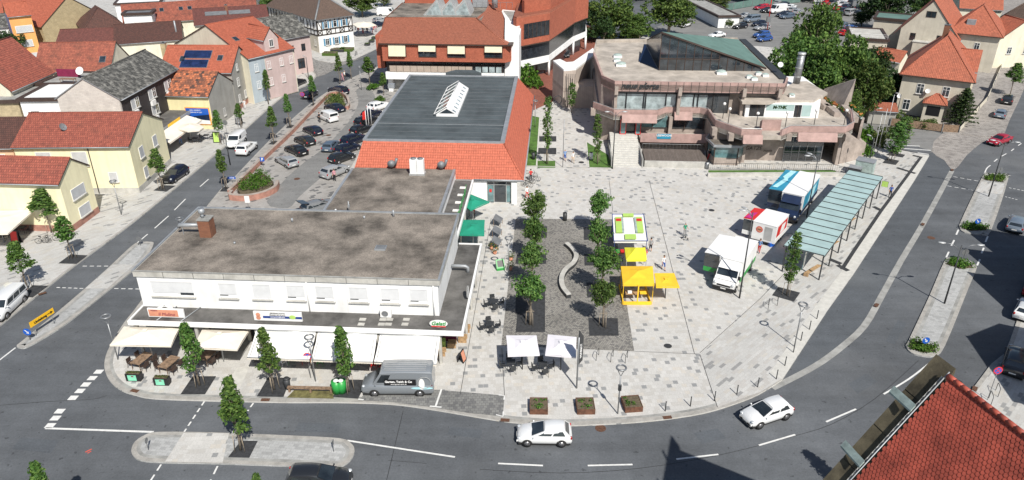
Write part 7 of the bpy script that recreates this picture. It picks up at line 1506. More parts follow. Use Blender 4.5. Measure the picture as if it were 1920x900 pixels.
BL = ['first bollard from the left on the curved kerb', 'second bollard from the left on the kerb', 'third bollard from the left, at the paving joint', 'fourth bollard from the left on the kerb', 'fifth bollard from the left on the kerb', 'bollard at the tip of the bus bay', 'second bollard up the bus bay edge', 'bollard next to the ring lamp foot', 'bollard just above the ring lamp at the bay', 'second bollard above the ring lamp at the bay', 'farthest bollard along the bus bay']
for (u, v), lb in zip(((1247, 773), (1294, 764), (1339, 754), (1381, 742), (1420, 728), (1455, 713), (1471, 688), (1487, 663), (1501, 641), (1517, 620), (1531, 600)), BL):
    p = G(u, v); m = M('anthracite'); m.tube([(0, 0, 0), (0, 0, .9)], .045, 8); m.tube([(0, 0, .9), (0, 0, .95)], .05, 8); one('bollard', lb, 'bollard', m, (p.x, p.y, .12), 0, BO)
def hoop(u, v, lb, rz=90, g='bicycle stands on the square', w_=.9):
    p = G(u, v); m = M('anthracite'); m.tube([(-w_ / 2, 0, 0), (-w_ / 2, 0, .7), (-w_ / 2 + .1, 0, .8), (w_ / 2 - .1, 0, .8), (w_ / 2, 0, .7), (w_ / 2, 0, 0)], .025, 6); one('bicycle_stand', lb, 'bike stand', m, (p.x, p.y, .12), R(rz), g)
for u, v, lb in ((1120, 673, 'left bicycle stand beside the tall pylon'), (1147, 676, 'middle bicycle stand right of the tall pylon'), (1174, 678, 'right bicycle stand behind the central ring lamp'), (1440, 578, 'bicycle stand below the slim tree, left one'), (1457, 571, 'bicycle stand below the slim tree, right one'), (1855, 755, 'bicycle stand at the right edge pavement, nearer'), (1868, 740, 'bicycle stand at the right edge pavement, farther')): hoop(u, v, lb, 70)
def sign(base, z, label, kind, r=.33, az=-90, h=None, group='traffic signs'):
    p = G(*base); t = thing('traffic_sign', label, 'traffic sign', (p.x, p.y, .12), R(az + 90), group); m = M('steel'); m.tube([(0, .03, 0), (0, .03, z + .2)], .03, 6); m.build('pole', t)
    if kind == 'blue': m = M('sign_blue'); m.disc((0, -.01, z), r, (0, -1, 0), 24); m.mat('steel'); m.disc((0, .0, z), r, (0, 1, 0), 24); m.mat('white_paint'); a = r * .6; m.add([(-a, -.02, z + a * .9), (-a + .1, -.02, z + a), (a * .3, -.02, z - a * .2), (a * .5, -.02, z + a * .3), (a * .6, -.02, z - a * .8), (-a * .5, -.02, z - a * .6), (a * .1, -.02, z - a * .4)], [(0, 1, 2, 6), (3, 5, 4)]); m.build('sign_face', t)
    elif kind == 'stop': m = M('red_paint'); m.disc((0, -.01, z), r, (0, -1, 0), 24); m.mat('sign_blue'); m.disc((0, -.015, z), r * .78, (0, -1, 0), 24); m.mat('red_paint'); m.cbox((0, -.02, z), (r * 1.6, .008, r * .18), 0, (0, .785)); m.cbox((0, -.024, z), (r * 1.6, .008, r * .18), 0, (0, -.785)); m.mat('steel'); m.disc((0, .0, z), r, (0, 1, 0), 24); m.build('sign_face', t)
    elif kind == 'back': m = M('steel'); m.disc((0, -.01, z), r, (0, -1, 0), 24); m.disc((0, 0, z), r, (0, 1, 0), 24); m.mat('lead'); m.box(-.02, .02, -.05, -.012, z - r, z + r); m.build('sign_face', t)
    elif kind == 'park': m = M('sign_blue'); m.box(-.3, .3, -.02, .0, z - .3, z + .3); m.build('sign_face', t); text('P', .5, 'white_paint', t, (0, -.035, z), (R(90), 0, 0), bold=.02)
    elif kind == 'oneway': m = M('sign_blue'); m.box(-.55, .55, -.02, 0, z - .16, z + .16); m.mat('white_paint'); m.box(-.35, .2, -.03, -.02, z - .03, z + .03); m.poly([(.2, -.03, z - .1), (.4, -.03, z), (.2, -.03, z + .1)]); m.build('sign_face', t)
    elif kind == 'white': m = M('white_paint'); m.box(-.3, .3, -.02, 0, z - .45, z + .45); m.build('sign_face', t)
    return t
sign((57, 640), .9, 'round blue arrow sign at the tip of the left island', 'blue', .36); sign((1731, 657), .95, 'round blue arrow sign in the near planted island tip', 'blue'); sign((1829, 430), .95, 'round blue arrow sign at the near end of the farther island', 'blue')
sign((1805, 490), 1.0, 'back of a round sign at the far end of the nearer island', 'back', .38); sign((1871, 333), 1.0, 'back of a round sign at the far end of the farther island', 'back', .38); sign((264, 462), .8, 'back of a round sign at the far tip of the left island', 'back', .3); sign((280, 846), .9, 'back of a sign on the left end of the foreground island', 'back', .22, 0); sign((627, 849), .9, 'thin sign seen edge on at the right end of the foreground island', 'back', .22, 0)
sign((583, 711), 2.2, 'round no stopping sign on the lamp before the awnings', 'stop', .36); sign((1851, 752), 2.9, 'no stopping sign above the right hand bicycle stands', 'stop', .36); sign((494, 314), 1.1, 'blue parking sign by the pink wall', 'park'); sign((436, 344), .7, 'blue one way arrow sign before the near pink planter', 'oneway'); sign((468, 402), 1.9, 'white notice board on a post near the parking entrance', 'white')
sign((427, 259), 2.4, 'dark backed round sign beside the white van', 'back', .4); sign((568, 188), 1.0, 'magenta rimmed round sign at the far planter', 'stop', .4); sign((588, 93), 2.0, 'red rimmed round sign at the timbered house corner', 'stop', .4)
p, q = G(66, 634), G(108, 606); d = q - p; t = thing('detour_sign', 'yellow detour board with a black arrow on the left island', 'traffic sign', (p.x, p.y, .12), math.atan2(d.y, d.x)); l = d.length
m = M('traffic_yellow'); m.box(-.1, l, -.03, 0, 1.05, 1.6); m.mat('black_paint'); m.box(l - .75, l - .4, -.04, -.031, 1.27, 1.34); m.poly([(l - .4, -.04, 1.15), (l - .12, -.04, 1.3), (l - .4, -.04, 1.46)]); m.build('board', t); text('Umleitung', .34, 'black_paint', t, (l * .4, -.045, 1.3), (R(90), 0, 0), bold=.008)
for x in (.2, l - .3): m = M('steel'); m.tube([(x, .05, 0), (x, .05, 1.5)], .03, 5); m.build('leg', t)
# ------------------------------------------------------------------ pink wall of the car park with planted ends
def wallthing(label, px, h=.75, th=.35, name='wall', plants=None, bed=None):
    P_ = gp(cr(px, 3)); o = P_[0].copy(); t = thing(name, label, 'wall', (o.x, o.y, 0)); m = M('pink_sandstone'); wallribbon(m, [(p.x - o.x, p.y - o.y) for p in P_], th, 0.05, h); m.build('masonry', t)
    m = M('rose_concrete'); wallribbon(m, [(p.x - o.x, p.y - o.y) for p in P_], th + .05, h, h + .07); m.build('coping', t)
    if plants:
        m = M('soil'); B2 = ccw([p - o for p in gp(bed)]); m.prism(B2, .1, h - .15); m.build('soil', t); lf = M(plants); rr = random.Random(5)
        cx = sum(p.x for p in B2) / len(B2); cy = sum(p.y for p in B2) / len(B2)
        for _ in range(70): i = rr.randrange(len(B2)); j = (i + 1) % len(B2); a, b_ = rr.random(), rr.random() ** .5; leafquads(lf, (cx + (B2[i].x * a + B2[j].x * (1 - a) - cx) * b_ * .93, cy + (B2[i].y * a + B2[j].y * (1 - a) - cy) * b_ * .93, h + rr.random() * .5), (.6, .6, .4), 22, .24, rr)
        lf.build('foliage', t, uv=False)
wallthing('long pink stone wall between the left street and the car park', [(433, 367), (470, 330), (505, 295), (545, 257), (580, 220), (612, 187)])
wallthing('curved pink wall with dense shrubs at the near end of the car park', [(434, 369), (431, 377), (465, 379), (498, 372), (520, 361), (525, 350)], .9, .35, 'planter_wall', 'leaf_bright', [(446, 363), (470, 342), (488, 330), (500, 338), (514, 350), (508, 362), (480, 370), (452, 372)])
wallthing('curved pink wall with rusty shrubs at the far end of the car park', [(612, 187), (622, 181), (636, 180), (648, 187), (653, 200), (650, 207)], .8, .35, 'planter_wall', 'leaf_olive', [(608, 200), (620, 189), (634, 185), (646, 192), (648, 203), (640, 212), (625, 208)])
def planter(u, v, w_, d, h, label, mat='rust', plants=True, rz=-3.45, g=None):
    p = G(u, v); t = thing('planter', label, 'planter', (p.x, p.y, .12), R(rz), g); m = M(mat)
    for X0, X1, Y0, Y1 in ((-w_, w_, -d, -d + .04), (-w_, w_, d - .04, d), (-w_, -w_ + .04, -d + .04, d - .04), (w_ - .04, w_, -d + .04, d - .04)): m.box(X0 / 2 if abs(X0) == w_ else X0 - (w_ / 2) * (1 if X0 > 0 else -1), X1 / 2 if abs(X1) == w_ else X1 - (w_ / 2) * (1 if X1 > 0 else -1), Y0 / 2 if abs(Y0) == d else Y0 - (d / 2) * (1 if Y0 > 0 else -1), Y1 / 2 if abs(Y1) == d else Y1 - (d / 2) * (1 if Y1 > 0 else -1), 0, h)
    m.build('casing', t); m = M('soil'); m.box(-w_ / 2 + .04, w_ / 2 - .04, -d / 2 + .04, d / 2 - .04, .05, h - .05); m.build('soil', t)
    lf = M('leaf_bright'); rr = random.Random(int(u)); [leafquads(lf, (rr.uniform(-.35, .35) * w_, rr.uniform(-.35, .35) * d, h + .05), (.2, .2, .12), 9 if plants else 4, .16, rr) for _ in range(9)]; lf.build('plants', t, uv=False); return t
for u, v, lb, r_ in ((1010, 768, 'left rusty steel planter by the kerb', -1), (1097, 768, 'middle rusty steel planter by the kerb', 1), (1184, 764, 'right rusty steel planter beside the ring lamp', 6)): planter(u, v, 1.42, 1.5, .5, lb, rz=r_, g='rusty planters by the kerb')
planter(540, 151, 2.0, 1.5, .7, 'rusty planter in the upper street before the pink house', g=None)
for u, v, lb in ((619, 104, 'clipped hedge box left before the timbered house'), (634, 97, 'dark bench like planter before the timbered house'), (650, 96, 'clipped hedge box right before the timbered house')): planter(u, v, 3.0, 2.2, .6, lb, 'leaf_big' if 'hedge' in lb else 'anthracite', g='planters before the timbered house')
for u, v in ((689, 86), (697, 80), (702, 74)): planter(u, v, 1.2, 1.2, .5, 'small dark planter with clipped green on the upper pavement', 'anthracite', g='small planters of the beer garden')
# ------------------------------------------------------------------ parasols
def parasol(quad, z, label, mat, base=None, group=None, drop=.55, pole='steel_pale'):
    P_ = [G(u, v, z) for u, v in quad]; c = sum(P_, Vector()) / len(P_); b_ = G(*base) if base else c; t = thing('parasol', label, 'parasol', (b_.x, b_.y, .12), 0, group)
    o = Vector((b_.x, b_.y, 0)); ap = c - o + Vector((0, 0, drop)); rim = [p - o for p in P_]; m = M(mat); k = len(rim); vs = [ap]; fs = []
    for i in range(k):
        a, b2 = rim[i], rim[(i + 1) % k]; md = (a + b2) / 2
        for q in (a, md + (ap - md) * .02): vs += [q, q.lerp(ap, .5) - Vector((0, 0, .06))]
    n = 2 * k
    for i in range(n): a, b2 = 1 + 2 * i, 1 + 2 * ((i + 1) % n); fs += [(a, b2, b2 + 1, a + 1), (a + 1, b2 + 1, 0)]
    m.add(vs, fs); m.build('canopy', t)
    m = M(mat)
    for i in range(k):
        a, b2 = rim[i], rim[(i + 1) % k]; m.add([a, b2, b2 - Vector((0, 0, .14)), a - Vector((0, 0, .14))], [(0, 1, 2, 3)])
    m.build('valance', t); m = M(mat); m.cbox((ap.x, ap.y, ap.z + .03), (.35, .35, .06)); m.build('top_cap', t)
    m = M(pole); m.tube([(0, 0, 0), (ap.x, ap.y, ap.z - .05)], .05, 7); m.build('pole', t); m = M(pole)
    for q in rim: m.tube([ap - Vector((0, 0, .25)), q - Vector((0, 0, .03))], .015, 4)
    m.build('ribs', t); return t
parasol([(233, 614), (338, 615), (321, 651), (206, 649)], 2.7, 'larger cream parasol of the pizzeria at the pavement corner', 'awning_cloth', (290, 678), 'cream parasols of the pizzeria'); parasol([(380, 619), (468, 621), (445, 658), (361, 654)], 2.6, 'smaller cream parasol of the pizzeria beside the awnings', 'awning_cloth', (420, 680), 'cream parasols of the pizzeria')
parasol([(949, 631), (1006, 631), (1012, 667), (952, 669)], 2.5, 'left of the twin pale lilac parasols', 'parasol_lilac', None, 'twin lilac parasols', .35, 'anthracite'); parasol([(1027, 629), (1081, 634), (1080, 672), (1022, 667)], 2.5, 'right of the twin pale lilac parasols, shaded by the pylon', 'parasol_lilac', None, 'twin lilac parasols', .35, 'anthracite')
parasol([(878, 364), (918, 380), (882, 396), (868, 386)], 2.5, 'farther green parasol beside the annexe', 'green_cloth', None, 'green parasols', .4); parasol([(867, 414), (909, 414), (908, 443), (862, 442)], 2.5, 'nearer green parasol beside the white building', 'green_cloth', None, 'green parasols', .25)
parasol([(-40, 398), (66, 395), (15, 440), (-60, 441)], 2.6, 'big cream cafe parasol at the left edge', 'awning_cloth', None, None, .4); parasol([(333, 243), (340, 235), (356, 232), (374, 234), (383, 240), (374, 246), (352, 248)], 2.5, 'pale octagonal parasol before the blue billboard', 'awning_cloth', (357, 268), None, .4)
parasol([(660, 46), (672, 42), (694, 42), (706, 48), (690, 52), (670, 52)], 2.7, 'cream parasol over the beer garden crowd', 'awning_cloth', None, None, .6)
parasol([(1227, 514), (1264, 514), (1274, 540), (1230, 540)], 2.3, 'flat yellow parasol right of the yellow stall', 'yellow_cloth', (1247, 561), None, .12, 'anthracite')
# ------------------------------------------------------------------ tables and chairs
def chair_at(p, rz, label, mat='anthracite', g=None, proto={}):
    k = mat
    if k not in proto:
        t = thing('chair', label, 'chair', (p.x, p.y, .13), rz, g); a, b_ = .24, .22
        m = M(mat); m.box(-a, a, -b_, b_, .43, .47); m.build('seat', t); m = M(mat); m.box(-a, a, b_ - .02, b_ + .03, .5, .92); m.build('backrest', t)
        for x in (-1, 1):
            for y in (-1, 1): m = M(mat); m.tube([(x * a * .9, y * b_ * .9, .45), (x * a * 1.05, y * b_ * 1.1, 0)], .018, 4); m.build('leg', t)
            m = M(mat); m.tube([(x * a, b_, .68), (x * a, -b_, .66), (x * a, -b_, .46)], .018, 4); m.build('armrest', t)
        proto[k] = t; return t
    return dup(proto[k], (p.x, p.y, .13), rz, label, g)
def table(p, w_, d, label, mat='anthracite', rz=0, g=None, h=.74):
    t = thing('table', label, 'table', (p.x, p.y, .13), rz, g); m = M(mat); m.box(-w_ / 2, w_ / 2, -d / 2, d / 2, h - .04, h); m.build('table_top', t)
    for x in (-1, 1):
        for y in (-1, 1): m = M(mat); m.tube([(x * (w_ / 2 - .07), y * (d / 2 - .07), 0), (x * (w_ / 2 - .07), y * (d / 2 - .07), h - .04)], .025, 4); m.build('leg', t)
for i, (u, v, nmz) in enumerate(((926, 578, 'farther left table'), (919, 621, 'nearer left table'), (958, 693, 'table under the left lilac parasol'), (1018, 698, 'table under the right lilac parasol'))):
    p = G(u, v); table(p, .75, .75, 'square dark table, ' + nmz, g='dark tables on the square')
    for a in (0, 90, 180, 270): d = Vector((sin(R(a + 12)), -cos(R(a + 12)), 0)) * .72; chair_at(p + d, R(a + 12) + pi, 'dark chair %s the %s' % ({0: 'in front of', 90: 'right of', 180: 'behind', 270: 'left of'}[a], nmz), g='dark cafe chairs')
for (u, v), (u2, v2), nmz in (((256, 698), (283, 676), 'leftmost'), ((307, 705), (333, 683), 'middle'), ((381, 690), (400, 672), 'rightmost')):
    a, b_ = G(u, v), G(u2, v2); d = b_ - a; th = math.atan2(d.y, d.x); l = d.length; c = (a + b_) / 2; table(c, l, .95, nmz + ' long wooden table of the pizzeria', 'oak_brown', th, 'long wooden tables of the pizzeria')
    n_ = Vector((-sin(th), cos(th), 0)); e = d.normalized(); m = 'brown_frame'
    for s_ in (-1, 1):
        for q in (-.28, .28): chair_at(c + e * l * q + n_ * s_ * .72, th + (0 if s_ > 0 else pi), 'brown chair on the %s side, %s end of the %s wooden table' % ('left' if s_ > 0 else 'right', 'near' if q < 0 else 'far', nmz), m, 'brown chairs of the pizzeria')
for u, v, lb in ((254, 714, 'left'), (306, 722, 'right')):
    p = G(u, v); t = thing('planter', lb + ' black planter box with a mint green menu sheet', 'planter', (p.x, p.y, .13), R(-2), 'menu planters of the pizzeria'); m = M('black_paint'); m.box(-.62, .62, -.25, .25, 0, .7); m.mat('soil'); m.box(-.56, .56, -.2, .2, .7, .73); m.build('casing', t); m = M('mint'); m.box(-.42, .3, -.27, -.251, .08, .62); m.mat('maroon'); m.box(-.1, .1, -.275, -.271, .45, .56); m.build('menu_sheet', t)
    lf = M('leaf_olive'); rr = random.Random(u); [leafquads(lf, (x * .1, 0, .78), (.12, .18, .08), 10, .12, rr) for x in range(-5, 6)]; lf.build('plants', t, uv=False)
for u, v, mt, lb in ((532, 688, 'white_paint', 'white chair under the left awning'), (545, 682, 'bright_green', 'green chair under the left awning'), (572, 684, 'red_paint', 'red chair beside the lamp with the sign'), (590, 683, 'orange_paint', 'orange chair between the left and middle awnings'), (601, 688, 'bright_green', 'green chair left of the middle awning tree'), (658, 690, 'bright_green', 'green chair right of the middle awning tree'), (702, 693, 'red_paint', 'red chair behind the grey van bonnet'), (482, 683, 'brown_frame', 'brown chair at the left awning edge')):
    chair_at(G(u, v), rnd.random() * 6, lb, mt, 'coloured chairs under the awnings')
for u, v, lb in ((20, 452, 'cafe table nearest the left edge sign'), (45, 438, 'cafe table behind the red advertising sign'), (367, 269, 'dark cafe table below the pale octagonal parasol'), (388, 263, 'dark cafe table right of the octagonal parasol')):
    p = G(u, v); table(p, .8, .8, lb, g='cafe tables of the left street'); [chair_at(p + Vector((cos(R(a)), sin(R(a)), 0)) * .75, R(a - 90), 'dark chair %s the %s' % (w_, lb), g='cafe chairs of the left street') for a, w_ in ((0, 'right of'), (180, 'left of'))]
# wooden crates, boards and bins
def crate(u, v, z, lb, mat='pale_wood', w_=.75, h=.5):
    p = G(u, v); t = thing('crate', lb, 'crate', (p.x, p.y, .13 + z), R(-3), 'wooden pallet seats beside the shop')
    for k_ in range(4): m = M(mat); m.box(-w_ / 2, w_ / 2, -.35 + k_ * .19, -.22 + k_ * .19, h - .05, h); m.build('slat', t)
    m = M(mat); m.box(-w_ / 2, w_ / 2, -.36, -.33, 0, h - .06); m.box(-w_ / 2, w_ / 2, .33, .36, 0, h - .06); m.box(-w_ / 2, -w_ / 2 + .05, -.33, .33, 0, .2); m.build('frame', t)
for u, v, lb in ((828, 666, 'nearest pallet seat beside the right awning'), (848, 651, 'pallet seat behind the nearest one'), (868, 641, 'pallet seat with a red cushion mark'), (874, 622, 'pallet seat farthest along the canopy')): crate(u, v, 0, lb)
p = G(826, 655); m = M('lime'); m.box(-.45, .45, -.3, .3, 0, .9); one('cushion_box', 'lime green box between the awning and the pallets', 'box', m, (p.x, p.y, .13)); p = G(844, 640); m = M('maroon'); m.box(-.6, .6, -.2, .2, 0, 1.5); one('screen', 'maroon screen under the canopy corner', 'screen', m, (p.x, p.y, .13))
def aboard(u, v, lb, mat='salmon', rz=60, s_=1.0):
    p = G(u, v); t = thing('advertising_board', lb, 'advertising board', (p.x, p.y, .13), R(rz))
    for q in (-1, 1): m = M('black_paint'); m.add([(-.35 * s_, q * .3, 0), (.35 * s_, q * .3, 0), (.35 * s_, q * .03, 1.1 * s_), (-.35 * s_, q * .03, 1.1 * s_), (-.35 * s_, q * .26, 0), (.35 * s_, q * .26, 0), (.35 * s_, q * .0, 1.08 * s_), (-.35 * s_, q * .0, 1.08 * s_)], [(0, 1, 2, 3), (4, 5, 6, 7), (0, 1, 5, 4), (1, 2, 6, 5), (3, 2, 6, 7), (0, 3, 7, 4)]); m.mat(mat); m.add([(-.28 * s_, q * .285, .12), (.28 * s_, q * .285, .12), (.28 * s_, q * .06, 1.02 * s_), (-.28 * s_, q * .06, 1.02 * s_)], [(0, 1, 2, 3)]); m.build('panel', t)
aboard(866, 679, 'folding board standing alone in front of the pallets', rz=70); aboard(33, 458, 'red advertising board at the cafe on the left edge', 'red_paint', -10, 1.5); aboard(449, 233, 'white poster board before the grey gable', 'white_paint', 0, 1.5); aboard(408, 268, 'green and white poster stand by the slim tree', 'lime', 0, 1.5); aboard(906, 378, 'folding board beside the hall entrance', 'white_paint', 40)
p = G(636, 738); t = thing('recycling_container', 'bright green container with two white lids', 'container', (p.x, p.y, .13)); m = M('bright_green'); m.tube([(-.15, 0, 0), (-.15, 0, 1.15)], [.36, .4], 14); m.tube([(.25, .05, 0), (.25, .05, 1.15)], [.36, .4], 14); m.build('body', t)
for x in (-.15, .25): m = M('white_paint'); m.ball((x, 0, 1.18), .22, 10, 6, (1, 1, .5)); m.build('lid', t)
p = G(540, 730); m = M('anthracite'); m.tube([(0, 0, 0), (0, 0, .95)], [.24, .27], 12); m.tube([(0, 0, .95), (0, 0, 1.05)], [.29, .2], 12); one('litter_bin', 'dark litter bin at the left end of the log bench', 'bin', m, (p.x, p.y, .13))
a, b_ = G(539, 740), G(622, 742); d = b_ - a; t = thing('bench', 'long low wooden log bench at the dry flower bed', 'bench', (a.x, a.y, .13), math.atan2(d.y, d.x)); m = M('oak_brown'); m.box(0, d.length, .1, .38, .38, .5); m.build('seat', t)
for f in (.02, .5, .96): m = M('oak_brown'); m.box(d.length * f, d.length * f + .14, .12, .36, 0, .378); m.build('leg', t)
for u, v, lb, mt in ((1059, 415, 'dark litter bin behind the cobbles', 'anthracite'), (1108, 300, 'white litter bin on the walkway lawn', 'white_paint'), (1325, 318, 'grey round bin at the end of the railing', 'steel'), (1000, 300, 'dark bin on the lawn strip', 'anthracite'), (483, 190, 'navy wheeled bin on the upper left pavement', 'navy_paint')):
    p = G(u, v); m = M(mt); m.tube([(0, 0, 0), (0, 0, 1.0)], .26, 12); m.mat('black_paint'); m.tube([(0, 0, 1.0), (0, 0, 1.04)], .2, 12); one('litter_bin', lb, 'bin', m, (p.x, p.y, .13))
# serpentine bench
P_ = gp(cr([(1058, 464), (1069, 474), (1076, 486), (1071, 499), (1058, 510), (1050, 522), (1048, 536), (1052, 549), (1062, 562)], 4)); o = P_[0].copy(); t = thing('bench', 'long serpentine concrete bench between the two tree rows', 'bench', (o.x, o.y, .13)); m = M('pale_concrete'); wallribbon(m, [(p.x - o.x, p.y - o.y) for p in P_], .5, .38, .46); m.build('seat', t); m = M('anthracite'); wallribbon(m, [(p.x - o.x, p.y - o.y) for p in P_], .5, 0, .38); m.build('base', t)
# pylon, goods stand, plant displays
p = G(1081, 730); t = thing('sign_pylon', 'tall slim information pylon with a dark blade right of the lilac parasols', 'pylon', (p.x, p.y, .13), R(60)); m = M('steel'); m.tube([(0, 0, 0), (0, 0, 5.0)], .07, 8); m.build('post', t); m = M('anthracite'); m.prism([(-.05, -.04), (.85, -.04), (.85, .04), (-.05, .04)], 2.3, 4.6, True); m.add([(-.05, -.04, 4.6), (.85, -.04, 4.6), (.05, -.04, 5.6), (-.05, .04, 4.6), (.85, .04, 4.6), (.05, .04, 5.6)], [(0, 1, 2), (5, 4, 3), (0, 2, 5, 3), (1, 4, 5, 2)]); m.build('blade', t); text('MARKT', .42, 'white_paint', t, (.4, -.06, 3.5), (R(90), R(-90), 0), bold=.01)
p = G(938, 507); t = thing('goods_stand', 'bright green folding goods stand on the pavement strip', 'stand', (p.x, p.y, .13), R(15)); t.scale = (.8, .7, .9); m = M('bright_green'); m.add([(-.55, -.4, .3), (.55, -.4, .3), (.55, .4, 1.2), (-.55, .4, 1.2), (-.55, -.4, 0), (.55, -.4, 0), (.55, .4, 0), (-.55, .4, 0)], [(0, 1, 2, 3), (0, 4, 5, 1), (1, 5, 6, 2), (2, 6, 7, 3), (3, 7, 4, 0)]); m.build('frame', t); m = M('black_paint'); m.add([(-.38, -.28, .46), (.38, -.28, .46), (.38, .28, 1.09), (-.38, .28, 1.09)], [(0, 1, 2, 3)]); m.build('tray', t)
for u, v, lb in ((934, 424, 'farthest slanted grey display stand'), (932, 446, 'middle slanted grey display stand'), (931, 466, 'nearest display stand with potted plants')):
    p = G(u, v); t = thing('display_stand', lb, 'display stand', (p.x, p.y, .13), R(-12), 'plant display stands'); m = M('lead'); m.add([(-.45, -.7, 1.1), (.45, -.7, .6), (.45, .7, .6), (-.45, .7, 1.1), (-.45, -.7, 1.15), (.45, -.7, .65), (.45, .7, .65), (-.45, .7, 1.15)], [(4, 5, 6, 7), (3, 2, 1, 0), (0, 1, 5, 4), (1, 2, 6, 5), (2, 3, 7, 6), (3, 0, 4, 7)]); m.build('shelf', t)
    for x, y in ((-.4, -.6), (.4, -.6), (-.4, .6), (.4, .6)): m = M('oak_brown'); m.tube([(x, y, 0), (x, y, .6 if x > 0 else 1.1)], .03, 4); m.build('leg', t)
for u, v, lb, mt in ((922, 470, 'potted flowers beside the nearest display stand', 'leaf_flower'), (928, 478, 'flower pots in front of the display stands', 'leaf_flower'), (958, 490, 'brown potted shrub at the ring lamp', 'leaf_olive'), (957, 508, 'terracotta pot plant below the ring lamp', 'leaf_olive')):
    p = G(u, v); t = thing('potted_plant', lb, 'plant', (p.x, p.y, .13), 0, 'potted plants'); m = M('salmon'); m.tube([(0, 0, 0), (0, 0, .35)], [.17, .24], 10); m.build('pot', t); lf = M(mt); leafquads(lf, (0, 0, .7), (.45, .45, .45), 90, .16, random.Random(u)); lf.build('foliage', t, uv=False)
# ------------------------------------------------------------------ bus shelter
Z = 3.2; a, b_, c = G(1469, 461, Z), G(1546, 478, Z), G(1592, 319, Z); d = b_ - a; th = math.atan2(d.y, d.x); w_ = d.length; e = Vector((-sin(th), cos(th), 0)); D = (c - a).dot(e); sk = (c - a).dot(d.normalized())
t = thing('bus_shelter', 'long bus shelter with a pale green glass roof on dark steel posts', 'bus shelter', (a.x, a.y, .12), th); f = lambda x, y, z: (x + sk * y / D, y, z)
m = M('shelter_glass'); m.add([f(0, 0, 3.1), f(w_, 0, 2.95), f(w_, D, 2.95), f(0, D, 3.1), f(0, 0, 3.06), f(w_, 0, 2.91), f(w_, D, 2.91), f(0, D, 3.06)], [(0, 1, 2, 3), (7, 6, 5, 4), (0, 4, 5, 1), (1, 5, 6, 2), (2, 6, 7, 3), (3, 7, 4, 0)]); m.build('glass_roof', t)
for i in range(16): m = M('anthracite'); y = D * i / 15; m.tube([f(0, y, 3.14), f(w_, y, 2.99)], .045, 4); m.build('rafter', t)
for x, z in ((0.02, 3.0), (w_ - .02, 2.85)): m = M('anthracite'); m.tube([f(x, 0, z), f(x, D, z)], .09, 4); m.build('beam', t)
for i in range(8):
    for x in (.25, w_ - .1): m = M('anthracite'); q = f(x, .3 + (D - .6) * i / 7, 0); m.box(q[0] - .07, q[0] + .07, q[1] - .07, q[1] + .07, 0, 2.95); m.build('post', t)
for y in (2.5, 9.5, 17): q = f(w_ * .45, y, 0); m = M('glass_teal'); m.box(q[0] - .04, q[0] + .04, q[1] - 1.3, q[1] + 1.3, .3, 2.3); m.build('glass_screen', t)
for y in (1.6, 8.5, 16): q = f(w_ * .62, y, 0); m = M('pale_wood'); m.add([(q[0] - .25, q[1] - 1.3, .45), (q[0] + .25, q[1] - 1.3, .45), (q[0] + .25 + .9, q[1] + 1.3, .45), (q[0] - .25 + .9, q[1] + 1.3, .45)], [(0, 1, 2, 3)]); m.add([(q[0] - .25, q[1] - 1.3, .05), (q[0] + .25, q[1] - 1.3, .05), (q[0] + .25, q[1] - 1.3, .45), (q[0] - .25, q[1] - 1.3, .45)], [(0, 1, 2, 3)]); m.build('bench_seat', t)
q = f(.9, .8, 0); m = M('anthracite'); m.box(q[0], q[0] + .5, q[1], q[1] + .5, 0, 1.0); m.build('litter_box', t); q = f(w_ + .15, D - .6, 0); m = M('lime'); m.box(q[0], q[0] + .7, q[1], q[1] + .06, 1.9, 2.6); m.mat('anthracite'); m.box(q[0] - .03, q[0] + .73, q[1] + .06, q[1] + .1, 1.87, 2.63); m.build('display', t)
